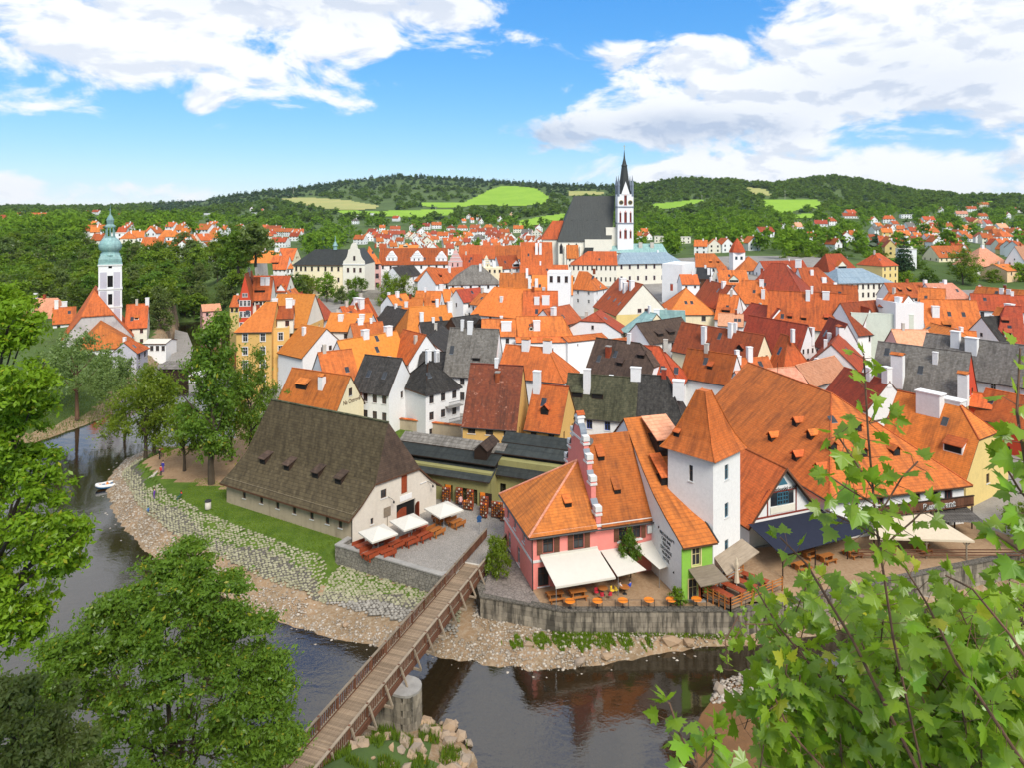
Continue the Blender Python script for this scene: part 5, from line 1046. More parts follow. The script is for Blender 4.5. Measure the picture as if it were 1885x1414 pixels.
H('white house with large curved blank gable and painted marks', 'T3', 505, 1040, 1150, 1080, 8.0, 4.2, 'y', hl=2.2, fl=.55, roof='tile_brick', wall='whitewash', win='F1:.6,1.0')
H('brown-red roof with battlemented white stack in mid town', 'T3', 400, 1000, 700, 930, 8.0, 3.8, roof='tile_brick', wall='white', ch=[(.1, .2, 1.3, 2.8)], sk=[(.45, .3)])
H('orange roof with small green dormer above the long white wall', 'T3', -40, 1130, 600, 1120, 9.0, 4.2, roof='tile_orange', wall='whitewash', hr=2, ch=[(.35, .2, 1.6, 1.8)], dm=[(.25, .3, .9, 'gab', 'f', .8, 'mint')], dz=-.2)
H('long windowless white wall block with tiled coping, left half', 'T3', -60, 1192, 530, 1186, 4.5, .8, roof='tile_orange', wall='whitewash', dz=-.3, o=.2)
H('long windowless white wall block with tiled coping, right half', 'T3', 535, 1186, 990, 1138, 4.5, .8, roof='tile_orange', wall='whitewash', dz=-.3, o=.2, win='f2x1:.3,.5')
H('low white wall block with orange coping in front of the teal roof', 'T3', 990, 1230, 1450, 1182, 4.5, .9, roof='tile_orange', wall='whitewash', dz=-.6, o=.2, win='f2x1:.3,.4')
H('cream house with weathered teal metal hip roof', 'T3', 1150, 1046, 1390, 1100, 9.5, 4.6, hl=3.5, roof='copper_green', wall='cream', win='f3x1:.4,.7', dz=.3)
H('long teal sheet-metal roof beside the cream hip house', 'T3', 1560, 1010, 1900, 1020, 8.5, 3.6, roof='copper_green', wall='white', ch=[(.02, .3, 1.4, 1.8)], dz=.3)
H('brown-grey shed roof with lean-to skylights below the teal roofs', 'T3', 1480, 1200, 2000, 1110, 8.0, 4.0, roof='shingle_brown', wall='white', dz=-.2, dm=[(.3, .2, 2.0), (.55, .2, 2.0)])
# --- middle right
H('cream house with amber pyramid roof and single brown window', 'T4', 78, 858, 604, 856, 13, 6.4, hl=6.5, hr=6.5, roof='tile_amber', wall='cream', win='f2x1:1.2,1.4', sk=[(.42, .35), (.55, .35)])
H('red roof spreading behind the amber pyramid roof', 'T4', 345, 690, 620, 790, 9.0, 6.0, roof='tile_red', wall='white', ch=[(.75, .45, 1.3, 1.4)], dz=.5)
H('orange lean-to roof with timber dormer right of the amber pyramid', 'T4', 600, 905, 830, 925, 9.0, 6.0, roof='tile_orange', wall='white', dm=[(.5, .25, 2.2)], dz=-.4)
H('white house with plain long wall and hipped orange roof', 'T4', 686, 714, 1276, 746, 12, 6.2, hl=5, hr=5, roof='tile_orange', wall='whitewash', win='r4x1:.9,1.6', frame='frame_cream', ch=[(.80, .12, 1.0, 2.4), (.75, .4, 1.2, 1.6)])
H('huge dark red hipped roof of the town block', 'T4', 905, 650, 1650, 700, 18, 10.0, hl=7, hr=8, roof='tile_brick', wall='white', ch=[(.80, .5, 1.6, 1.2)], dz=.8)
H('orange roof with white dormer boxes right of the huge red roof', 'T5', 20, 590, 470, 590, 12, 7.0, roof='tile_orange', wall='white', hr=6, ch=[(.3, .35, 1.0, 1.4), (.55, .2, 1.4, 1.2), (.8, .1, 1.0, 1.0)], dz=1.2)
H('orange house with pale green peaked dormer gable', 'T4', 655, 512, 1000, 515, 9.0, 4.6, roof='tile_orange', wall='white', dm=[(.5, .1, 3.4, 'gab', 'f', 1.0, 'mint')], dz=.4)
H('slim white gable left of the pale green dormer house', 'T4', 545, 492, 692, 502, 9.0, 5.6, 'y', roof='tile_orange', wall='ivory', dz=.4)
H('white attic-walled house with battlements and red arched windows', 'T4', 222, 512, 425, 512, 7.0, 3.2, roof='tile_orange', wall='whitewash', frame='frame_red', win='f2x1:.8,.9', dz=-.2)
H('dark timber roof next to the white firewall', 'T4', 385, 440, 545, 445, 6.0, 3.8, roof='tar_black', wall='frame_brown', dz=.2, ch=[(.9, .2, 1.0, 2.2)])
H('low dark red roof between white yards in mid right', 'T4', 880, 905, 1195, 985, 8.0, 4.0, roof='tile_brick', wall='whitewash', dz=-.5)
H('salmon cottage roof with two skylights near the white stacks', 'T4', 640, 985, 930, 1000, 6.0, 2.6, roof='tile_salmon', wall='white', sk=[(.7, .3), (.85, .3)], dz=-.4)
H('wide orange roof with hatches and cream gable end in the right quarter', 'T4', 1200, 990, 2112, 1055, 12, 8.4, roof='tile_red', wall='ivory', win='R1', ch=[(.52, .4, 1.0, 2.2), (.75, .45, 1.6, 1.2)], dm=[(.30, .22, 1.1), (.48, .2, 1.2), (.77, .25, 1.3)], sk=[(.2, .2), (.94, .3)], dz=-.2)
H('white cross-gabled house with six brown windows and red roof', 'T5', 622, 1096, 1155, 1040, 10, 7.0, hr=4.0, roof='tile_brick', wall='whitewash', win='f2x1:.7,1.4', dz=-.3)
H('pointed white front gable with three lower windows in the right quarter', 'T5', 648, 1098, 872, 1098, 6.0, 6.4, 'y', roof='tile_brick', wall='whitewash', win='F2:.6,.9 f3x1:.7,1.3', frame='frame_red', dz=-.6)
H('blocky white house with stepped firewall in the right quarter', 'T5', 545, 855, 1270, 880, 10, 0, ze=14.0, flat=True, wall='mint', caps=False, parapet=.2)
H('tall white firewall block with narrow top in the right quarter', 'T5', 1060, 735, 1385, 735, 9.0, 0, ze=17.0, flat=True, wall='whitewash', caps=False)
H('small orange roof with white stack above the firewall house', 'T5', 865, 760, 1095, 792, 7.0, 3.0, ze=15.5, roof='tile_orange', wall='white', ch=[(.8, .2, 1.4, 1.2)], z0=10)
H('pale pink gable house with salmon roof and satellite dish', 'T5', 905, 1225, 1130, 1330, 7.5, 4.6, 'y', roof='tile_salmon', wall='rose', dz=-.6)
H('long orange roof behind the grey shingle house', 'T6', 300, 930, 790, 1085, 9.0, 3.6, roof='tile_orange', wall='white', sk=[(.1, .6)], hr=3, dz=-.2)
H('orange roof with white lantern chimneys above the grey roofs', 'T6', 850, 1060, 1230, 1090, 7.0, 3.4, roof='tile_orange', wall='white', dz=-.3)
H('orange house with broad weathered roof and skylights at the right', 'T6', 500, 815, 1320, 850, 11, 7.0, roof='tile_orange', wall='white', dm=[(.38, .1, 1.8)], sk=[(.47, .45), (.72, .45)], ch=[(.22, .25, 1.6, 2.0)])
H('white gable with black overgrown roof slope at the right', 'T6', 1030, 890, 1545, 985, 8.0, 5.0, 'y', roof='shingle_dark', wall='whitewash', dz=-.2)
H('red-brick roofed tall house at the right edge', 'T6', 1480, 960, 1900, 990, 9.0, 7.6, hl=2.5, roof='tile_brick', wall='cream', win='f4x1:.8,1.6', dm=[(.45, .1, 1.4, 'shed', 'f', 1.2, 'white'), (.4, .5, 1.4)])
H('amber roof behind the black overgrown gable', 'T6', 1330, 760, 1560, 800, 8.0, 4.6, roof='tile_amber', wall='white', ch=[(.75, .5, 1.8, 1.2)])
H('long low orange roof row at the right edge with white stacks', 'T6', 1130, 410, 1960, 490, 8.0, 4.2, roof='tile_orange', wall='white', ch=[(.48, .3, 1.0, 1.8), (.60, .3, 1.0, 1.6)], dz=.2)
H('second orange roof strip below the long row at the right edge', 'T6', 1160, 520, 1980, 560, 8.0, 4.0, roof='tile_red', wall='white', win='f3x1', dz=.1)
H('orange gabled house with ivory end behind the broad weathered roof', 'T6', 380, 455, 760, 480, 8.0, 4.6, roof='tile_orange', wall='ivory', dz=.3)
H('pale salmon roofs cluster with white stack at the wood edge', 'T6', 620, 370, 1130, 360, 8.0, 4.2, hr=3, roof='tile_salmon', wall='white', ch=[(.05, .6, 1.0, 1.8), (.55, .5, 1.0, 1.0)], dz=.4)
H('orange roof with two hatches next to the blue-roofed school', 'T6', 15, 350, 560, 345, 8.0, 4.0, roof='tile_orange', wall='white', dm=[(.3, .35, .9), (.55, .35, .9)], win='f4x1', dz=.4)
H('small salmon gable by the riverside wood at far right', 'T6', 1190, 325, 1400, 335, 7.0, 3.0, 'y', roof='tile_salmon', wall='rose', dz=.5)
H('cream school with blue-grey metal roof and tall windows', 'T5', 400, 500, 1025, 490, 14, 4.4, hl=4, hr=7, roof='sheet_blue', wall='ivory', win='f10x2:.8,1.7', dz=1.2, o=.5)
H('orange roof with dark slits between the school and the big red roof', 'T5', 220, 850, 640, 870, 10, 7.4, roof='tile_red', wall='white', dm=[(.3, .55, 1.6), (.75, .3, 1.8)], sk=[(.5, .6)], dz=.2)
# --- back row around the church
H('cream palace wing with narrow tall windows and red hipped roof', 'T3', 578, 287, 1108, 290, 12, 5.6, hl=7.5, roof='tile_red', wall='ivory', win='f10x2:.7,1.9', dz=1.6, fh=5.0)
H('white palace with blue-grey roof and red-framed windows', 'T3', 1108, 276, 1862, 262, 13, 4.4, hl=5, hr=5, roof='sheet_blue', wall='ivory', frame='frame_red', wstyle='sur', win='f8x2:1.0,2.0', dz=1.9, fh=5.2, o=.7)
H('plain white firewall right of the palace', 'T4', 225, 290, 372, 260, 8.0, 0, ze=19.0, flat=True, wall='white', caps=False)
H('old house with pale green copper roof and ochre stacks behind the palace', 'T3', 1015, 150, 1690, 152, 12, 4.6, hl=3, hr=2, roof='copper_green', wall='cream', ch=[(.55, .3, 2.0, 2.6, 1.4, 's'), (.75, .3, 2.0, 2.6, 1.4, 's')], dz=2.0)
H('white house with battlemented attic and three dark windows', 'T3', 300, 395, 562, 398, 8.0, 0, ze=20.0, flat=True, wall='whitewash', win='f3x1:1.0,2.0', caps=False, parapet=.5)
H('steep red-roofed house with white stepped firewall and twin stacks', 'T2', 1625, 352, 1998, 352, 16, 12.0, roof='tile_red', wall='whitewash', ch=[(.50, .30, 1.2, 4.5, 1.0), (.62, .30, 1.2, 4.5, 1.0)], dz=-.2)
H('small orange roof against the church nave', 'T3', 525, 205, 660, 205, 6.0, 6.0, roof='tile_orange', wall='ivory', dz=2)
H('long white convent with orange roof and three ornate dormer gables', 'T2', -15, 287, 782, 280, 12, 7.0, roof='tile_red', wall='white', win='f9x1:.9,1.5', dz=1.4)
H('red and white striped house with tall orange hip right of the museum', 'T1', 1462, 274, 1642, 270, 11, 7.2, hr=4.5, hl=2, roof='tile_orange', wall='rose', frame='frame_red', win='f2x3:1.5,2.2', dz=2.4, fh=4.0)
H('long orange roof behind the ornate grey gable', 'T2', 905, 218, 1325, 218, 12, 6.4, roof='tile_orange', wall='white', dz=1.0)
H('long brick-red roof left of the stepped firewall', 'T2', 1330, 218, 1650, 218, 12, 6.4, roof='tile_red', wall='white', dz=1.0, ch=[(.3, .5, 1.0, .9), (.95, .5, 1.4, 1.4)])
H('orange roof in front of the ornate grey gable', 'T2', 932, 332, 1172, 332, 9.0, 6.0, roof='tile_red', wall='white', sk=[(.4, .4)])
H('cream attic facade with scalloped battlements', 'T2', 1180, 328, 1410, 328, 6.0, 0, ze=17.5, flat=True, wall='cream', win='f4x1:.8,1.2', caps=False)
H('red roof with small white volute gable near the church', 'T2', 1385, 332, 1620, 322, 8.0, 5.4, roof='tile_red', wall='whitewash', dm=[(.8, .05, 3.4, 'gab', 'f', 1.4, 'whitewash')])
H('pale sgraffito house with orange roof above the convent', 'T2', 180, 170, 400, 175, 10, 5.0, roof='tile_amber', wall='cream', dm=[(.3, .3, 1.5), (.35, .7, 3.0, 'gab', 'f', 1.0, 'cream')], dz=1.2)
H('low wide roofs with ivory eaves behind the amber patchwork', 'T3', -20, 400, 540, 402, 8.0, 3.6, roof='tile_red', wall='white', dz=-.2)
H('windowless white hall with orange hipped roof and roof vents', 'T1', 76, 268, 430, 268, 12, 5.6, hl=5, roof='tile_amber', wall='white', ch=[(.42, .5, 2.2, 1.2), (.9, .5, 2.2, 1.2)])
H('white annex with orange roof and porthole windows left of the museum', 'T1', 306, 338, 548, 338, 9.0, 5.6, roof='tile_orange', wall='white', win='f5x1:.6,.6', hl=2, dm=[(.4, .35, 3.0)])
H('small white wing wedged against the museum', 'T1', 545, 335, 632, 330, 8.0, 2.6, roof='tile_orange', wall='white')
H('cream gable house with orange roof above the white hall', 'T1', 625, 235, 716, 220, 10, 5.6, 'y', roof='tile_orange', wall='cream', win='F2', dz=.6)
# --- below the museum, left
H('red sgraffito-striped house with curved gable by the river', 'L2', 1258, 1058, 1392, 1055, 11, 7.0, 'y', ze=14.0, roof='tile_red', wall='redwall', frame='frame_white', wstyle='sur', win='f3x3:.8,1.6 F2:.7,1.1', fh=3.2)
H('ivory house with orange roof and white stacks right of the red house', 'L2', 1395, 1070, 1620, 1065, 10, 6.0, ze=13.2, roof='tile_red', wall='ivory', win='f5x1:.8,1.2', ch=[(.5, .35, 1.2, 1.8), (.75, .35, 1.2, 1.8)], dm=[(.4, .3, 3.0)])
H('long low orange roof with row of eyelid dormers behind the red house', 'L2', 1330, 975, 1800, 975, 9.0, 4.6, ze=13.6, roof='tile_red', wall='ivory', dm=[(.15, .15, 1.0), (.25, .15, 1.0), (.8, .15, 1.0), (.9, .15, 1.0)])
H('white curved-gable house with two small windows below the museum', 'L2', 1625, 1050, 1860, 1050, 9.0, 4.4, 'y', ze=11.5, roof='tile_orange', wall='whitewash', win='F2:.6,.8')
H('dark orange roof right below the museum wall', 'L2', 1810, 1075, 1930, 1105, 6.0, 2.6, ze=8.5, roof='tile_brick', wall='redwall')
H('yellow cottage with orange roof at the river landing', 'L2', 1150, 1148, 1255, 1148, 7.0, 3.4, ze=6.0, roof='tile_orange', wall='yellow', win='f2x1')
H('low wooden-roofed shed at the river landing', 'L2', 835, 1205, 1050, 1190, 6.0, 2.0, ze=3.6, roof='tile_salmon', wall='rose', name='landing_shed', cat='shed')
H('maroon striped roof below the museum trees', 'T1', 955, 935, 1090, 870, 8.0, 4.4, roof='tile_brick', wall='white', dz=.4)
H('white gable with red lean-to roofs below the museum trees', 'T1', 1060, 940, 1290, 1010, 8.0, 4.4, 'y', roof='tile_red', wall='whitewash', dz=-.3)
H('small cream gables with brick roofs under the terrace wall', 'T1', 1285, 915, 1410, 920, 6.0, 4.0, 'y', roof='tile_red', wall='cream', win='F1', dz=.4)
H('red roof with blue-white firewall under the terrace wall', 'T1', 1425, 905, 1600, 880, 8.0, 4.4, roof='tile_red', wall='whitewash', ch=[(.02, .2, 1.4, 3.2, 3.0)], dz=.4)
H('dark timber roofs beside the cream shuttered house', 'T1', 1560, 960, 1790, 1020, 8.0, 4.0, roof='shingle_dark', wall='frame_brown', dz=-.2)
H('orange roof with flue boxes above the tall white gable house', 'T1', 985, 1050, 1480, 1060, 9.0, 3.6, roof='tile_amber', wall='white', ch=[(.3, .3, 1.2, 1.2), (.8, .3, 1.2, 1.4)], dz=.2)
H('orange roof patch with chimney row in front of the dark timber roofs', 'T1', 1330, 1150, 1700, 1120, 7.0, 3.0, roof='tile_orange', wall='white', ch=[(.3, .5, 1.3, 1.0)], dz=-.2)
H('white cottages with orange roofs between museum and guest house', 'T1', 1090, 1040, 1330, 1030, 6.0, 3.0, roof='tile_orange', wall='white', dz=0)
# ---------------------------------------------------------------- landmarks
def basis(A, B):
    A = Vector(A); B = Vector(B); u = B - A; return A, math.atan2(u.y, u.x), u.length
def museum():
    zb = 0.0; Yb = 284.0; ze = 17.5
    A = at(*zp('T1', 630, 285), ze); B = at(*zp('T1', 1207, 288), ze); A, rz, L = basis(A, B)
    root = empty('museum_building', (A.x, A.y, 0), rz, 'large cream museum with charcoal roof and curved baroque gable', 'building'); d = 15.0
    hs = []
    xs = [.055, .15, .24, .37, .50, .64, .77, .90]
    for j, z in enumerate((14.6, 10.1, 5.2)): hs += [(L * x - .45, z, .9, 1.9) for x in xs]
    hs += [(L * x - .35, 2.0, .7, 1.3) for x in (.16, .26, .38)]
    mb = MB(); wall_face(mb, (0, 0), (1, 0), L, -3, ze, hs); wall_face(mb, (L, d), (-1, 0), L, -3, ze, []); wall_face(mb, (0, d), (0, -1), d, -3, ze, []); mb.build('wall', 'cream', root)
    for h in hs: place_window(root, (0, 0), (1, 0), *h, 'frame_brown', 'rec')
    mb = MB(); polys, (rl, rr, c) = slope_poly(L, d, ze, 5.8, 6.5, 0, 0, 0, .5, 2.5)
    for p in polys: mb.prism(p, (0, 0, -.25), 0, 1)
    mb.build('roof', ['slate', 'frame_brown'], root)
    mb = MB(); mb.box(0, -.12, ze - .7, L, 0, ze - .3); mb.build('cornice', 'yellow', root)
    # gable front on the right, a touch forward, with scrolled outline
    W = (1462 - 1207) / 6.283 / F * A.y * 1.0; g = L + .02; y0 = -.6
    mb = MB(); hg = []
    for z in (14.2, 9.6): hg += [(W * x - .5, z, 1.0, 1.9) for x in (.23, .52, .80)]
    wall_face(mb, (g, y0), (1, 0), W, -3, ze, hg); wall_face(mb, (g + W, y0), (0, 1), d + .6, -3, ze, []); wall_face(mb, (g, d), (0, -1), d + .6, -3, ze, [])
    mb.build('gable_wing_wall', 'ivory', root)
    for h in hg: place_window(root, (g, y0), (1, 0), *h, 'frame_red', 'rec')
    out = [(0, 0), (W, 0), (W * .985, 1.3), (W * .90, 2.0), (W * .82, 3.2), (W * .77, 5.0), (W * .76, 6.0), (W * .66, 6.6)]
    arc = [(W * (.5 + .16 * math.cos(t)), 6.6 + 2.4 * math.sin(t)) for t in np.linspace(.1, math.pi - .1, 9)]
    prof = out + arc + [(W - x, z) for x, z in reversed(out[2:])]
    mb = MB(); mb.prism([(g + x, y0, ze + z) for x, z in prof], (0, .6, 0)); mb.build('baroque_gable', 'ivory', root)
    mb = MB(); mb.box(g - .1, y0 - .25, ze - .15, g + W + .1, y0, ze + .25); mb.build('cornice', 'frame_white', root)
    place_window(root, (g, y0 - .02), (1, 0), W * .52 - .45, ze + 1.6, .9, 1.9, 'frame_brown', 'proud')
    mb = MB(); mb.prism([(g, y0 + .5, ze), (g + W / 2, y0 + .5, ze + 6.2), (g + W / 2, d, ze + 6.2), (g, d, ze)], (0, 0, -.2)); mb.prism([(g + W, y0 + .5, ze), (g + W, d, ze), (g + W / 2, d, ze + 6.2), (g + W / 2, y0 + .5, ze + 6.2)], (0, 0, -.2)); mb.build('wing_roof', 'slate', root)
    mb = MB(); mb.lathe([(.9, ze + 5.6), (.8, ze + 7.0), (1.2, ze + 7.2), (.7, ze + 8.2), (.25, ze + 9.2), (.08, ze + 11.5)], 8, 0, (L * .72, d / 2)); mb.build('roof_lantern', 'copper_green', root)
    mb = MB(); mb.box(g + W, 2, -3, g + W + 15, 6, 5.2); mb.build('terrace_wall', 'rubble', root) if False else None
museum()
mb = MB(); a = deep(634, 553, 272); b = deep(704, 552, 274); zt = CZ - (539 - HY) / F * 273
mb.prism([(a[0], a[1], zt), (b[0], b[1], zt), (b[0], b[1] + 12, zt), (a[0], a[1] + 12, zt)], (0, 0, -zt - 2)); tag(mb.build('terrace_wall', 'rubble'), 'high grey stone terrace wall beside the cream museum', 'wall')

def ornate_gable(label, px, py, wpx, Y, hpx, wall):
    """small scrolled renaissance gable facing the river"""
    c = deep(px, py, Y); w = wpx / F * Y; h = hpx / F * Y; root = empty('ornate_gable', (c[0], Y, c[2]), 0, label, 'gable')
    f = [(.5, 0), (.5, .35), (.44, .38), (.36, .55), (.30, .58), (.22, .75), (.17, .78), (.12, .92), (0, 1)]
    mb = MB(); mb.prism([(x * w, 0, z * h) for x, z in f] + [(-x * w, 0, z * h) for x, z in reversed(f[:-1])], (0, 3.0, 0)); mb.build('gable_wall', wall, root)
    mb = MB(); [mb.box(-w * k, -.15, h * z - .15, w * k, 0, h * z + .1) for k, z in ((.53, .36), (.38, .57), (.24, .76))]; mb.build('cornice', 'frame_white', root)
    for x in (-.22, .16): place_window(root, (x * w - .1, -.02), (1, 0), 0, h * .06, .09 * w, h * .2, 'frame_brown', 'proud')
for lab, px, py, w, hp, wl in (('left of three ornate white dormer gables on the convent roof', 720, 479.5, 19, 18, 'whitewash'), ('middle of three ornate white dormer gables on the convent roof', 767, 480, 22, 19, 'whitewash'), ('right of three ornate white dormer gables on the convent roof', 812, 480, 20, 18, 'whitewash'),
    ('tall ornate grey-pink gable beside the convent', 838, 492, 25, 33, 'rose'), ('narrow ornate cream gable above the battlemented facade', 895, 492, 14, 22, 'cream')):
    ornate_gable(lab, px, py, w, 296 if hp < 30 else 290, hp, wl)

def st_vitus():
    Y = 380.0; k = Y / F; X = lambda px: (px - CX) * k; Z = lambda py: CZ - (py - HY) * k
    root = empty('gothic_church', (X(1090), Y, 7.0), 0, 'gothic church with steep dark nave roof and slender white spired tower', 'church'); O = Vector((X(1090), Y, 7.0))
    L = lambda px, py, dy=0.0: (X(px) - O.x, dy, Z(py) - O.z)
    ze = Z(443) - O.z; zr = Z(359) - O.z; x0 = X(1028) - O.x; x1 = X(1122) - O.x; d = 24.0
    mb = MB(); mb.box(x0, 0, -6, x1, d, ze + .3); mb.build('nave_wall', 'ivory', root)
    mb = MB(); r0 = X(1060) - O.x; r1 = X(1138) - O.x
    mb.prism([(x0 - .6, -.6, ze), (x1 + 1, -.6, ze), (r1, d / 2, zr), (r0, d / 2, zr)], (0, 0, -.3)); mb.prism([(x1 + 1, d + .6, ze), (x0 - .6, d + .6, ze), (r0, d / 2, zr), (r1, d / 2, zr)], (0, 0, -.3)); mb.prism([(x0 - .6, d + .6, ze), (x0 - .6, -.6, ze), (r0, d / 2, zr)], (0, 0, -.3)); mb.prism([(x1 + 1, -.6, ze), (x1 + 1, d + .6, ze), (r1, d / 2, zr)], (0, 0, -.3)); mb.build('nave_roof', 'slate', root)
    for i, px in enumerate((1033, 1047, 1061)):
        mb = MB(); x = X(px) - O.x; w = .9; z0 = ze - 7; pts = [(x - w, -.1, z0), (x + w, -.1, z0), (x + w, -.1, z0 + 4), (x, -.1, z0 + 6), (x - w, -.1, z0 + 4)]; mb.prism(pts, (0, .09, 0)); mb.build('lancet_window', 'pane', root)
        mb = MB(); mb.prism([(x + 1.7, -2.0, -6), (x + 2.5, -2.0, -6), (x + 2.5, 0, -6), (x + 1.7, 0, -6)], (0, 0, ze + 3)); mb.build('buttress', 'ivory', root)
    for px in (1054, 1070, 1083, 1101):
        mb = MB(); x = X(px) - O.x; t = .42; y = d / 2 * t; z = ze + (zr - ze) * t; mb.prism([(x - .5, y, z + 1.0), (x + .5, y, z + 1.0), (x, y + 1.6, z + 2.4)], (0, 0, -.1)); mb.box(x - .4, y, z - .2, x + .4, y + .5, z + .9); mb.build('roof_vent', 'slate', root)
    # tower: square shaft, octagonal top, helm with corner turrets
    cx = X(1150.5) - O.x; hw = 14.4 * k; ty = -2.0; cy = ty + hw
    zt = Z(357) - O.z; z1 = Z(411) - O.z; z2 = Z(381) - O.z
    mb = MB(); hs = []
    for zz, hh in ((Z(438) - O.z, 4.5), (Z(409) - O.z, 5.6), (Z(377) - O.z, 5.2)):
        hs += [(hw * .82, zz, hw * .34, hh)]
    for zz, hh in ((Z(437) - O.z, 3.6), (Z(408) - O.z, 5.0)): hs += [(hw * .22, zz, hw * .24, hh), (hw * 1.52, zz, hw * .24, hh)]
    wall_face(mb, (cx - hw, ty), (1, 0), 2 * hw, -6, zt, hs, 0, 1, .7); wall_face(mb, (cx + hw, ty), (0, 1), 2 * hw, -6, zt, hs[:3], 0, 1, .7); wall_face(mb, (cx - hw, ty + 2 * hw), (0, -1), 2 * hw, -6, zt, []); wall_face(mb, (cx + hw, ty + 2 * hw), (-1, 0), 2 * hw, -6, zt, [])
    mb.build('tower_shaft', ['whitewash', 'frame_red'], root)
    for h in hs:
        mb = MB(); mb.box(cx - hw + h[0] - .2, ty - .12, h[1] - .3, cx - hw + h[0] + h[2] + .2, ty, h[1]); mb.prism([(cx - hw + h[0] - .1, ty - .1, h[1] + h[3]), (cx - hw + h[0] + h[2] + .1, ty - .1, h[1] + h[3]), (cx - hw + h[0] + h[2] / 2, ty - .1, h[1] + h[3] + 1.3)], (0, .08, 0)); mb.build('window_surround', 'rose', root)
    for z in (z1, z2): mb = MB(); mb.box(cx - hw - .35, ty - .35, z, cx + hw + .35, ty + 2 * hw + .35, z + .5); mb.build('cornice', 'lead', root)
    for x in (cx - hw * .55, cx + hw * .6):
        mb = MB(); c = (x, Z(372) - O.z); n = 16; mb.prism([(c[0] + 1.25 * math.cos(t), ty - .2, c[1] + 1.25 * math.sin(t)) for t in np.linspace(0, 2 * math.pi, n, False)], (0, .19, 0), 0); mb.prism([(c[0] + 1.0 * math.cos(t), ty - .26, c[1] + 1.0 * math.sin(t)) for t in np.linspace(0, 2 * math.pi, n, False)], (0, .05, 0), 1); mb.build('clock_face', ['gold', 'clockface'], root)
    mb = MB(); mb.prism([(cx - hw * .55, ty - .25, zt - .2), (cx + hw * .55, ty - .25, zt - .2), (cx, ty - .25, zt + 7.0)], (0, .5, 0)); mb.build('tower_gablet', 'whitewash', root)
    tip = Z(274) - O.z
    mb = MB(); mb.lathe([(hw * 1.02, zt), (hw * .80, zt + 2.2), (hw * .56, zt + 9), (hw * .36, zt + 15.5), (hw * .42, zt + 16.0), (hw * .30, zt + 16.8), (hw * .12, tip - 5), (.06, tip)], 8, 0, (cx, cy), rot=R(22.5)); mb.build('spire', 'slate', root)
    for sx, sy in ((-1, -1), (1, -1), (1, 1), (-1, 1)):
        mb = MB(); q = (cx + sx * hw * .88, cy + sy * hw * .88); mb.lathe([(.75, zt - 1.2), (.75, zt + 4.5), (.95, zt + 4.8), (.3, zt + 8.5), (.04, zt + 10.5)], 8, 0, q); mb.build('corner_turret', 'lead', root)
    mb = MB(); mb.tube([(cx, cy, tip - .2), (cx, cy, tip + 3.0)], .09, 5); mb.box(cx - .7, cy - .06, tip + 1.7, cx + .7, cy + .06, tip + 1.9); mb.lathe([(.05, tip + .3), (.35, tip + .6), (.05, tip + .95)], 8, 0, (cx, cy)); mb.build('finial_cross', 'gold', root)
    # annexes
    mb = MB(); xa = X(1000) - O.x; xb = X(1034) - O.x; za = Z(440) - O.z; zb2 = Z(406) - O.z
    mb.prism([(xa - 1, 5, za), (xb + 1, 5, za), (xb + 3, 13, zb2), (xa + 6, 13, zb2)], (0, 0, -.3)); mb.prism([(xa - 1, 21, za), (xa - 1, 5, za), (xa + 6, 13, zb2)], (0, 0, -.3)); mb.prism([(xb + 1, 21, za), (xa - 1, 21, za), (xa + 6, 13, zb2), (xb + 3, 13, zb2)], (0, 0, -.3)); mb.build('chancel_roof', 'tile_red', root)
    mb = MB(); mb.box(xa, 5.6, -6, xb, 20, za + .2); mb.build('chancel_wall', 'ivory', root)
    mb = MB(); xa = X(1116) - O.x; mb.box(xa, 1.0, -6, cx - hw, 8, Z(418) - O.z); mb.box(xa - 12, -1.5, -6, xa + 3, 3, Z(440) - O.z); mb.build('side_chapel', 'ivory', root)
    mb = MB(); xq = X(1070) - O.x; mb.prism([(xq, -4, ze - 8.5), (xq + 5.5, -4, ze - 8.5), (xq + 7.5, 0, ze - .5), (xq + 2.8, 0, ze - .5)], (0, 0, -.2)); mb.build('aisle_roof', 'shed_dark', root)
st_vitus()

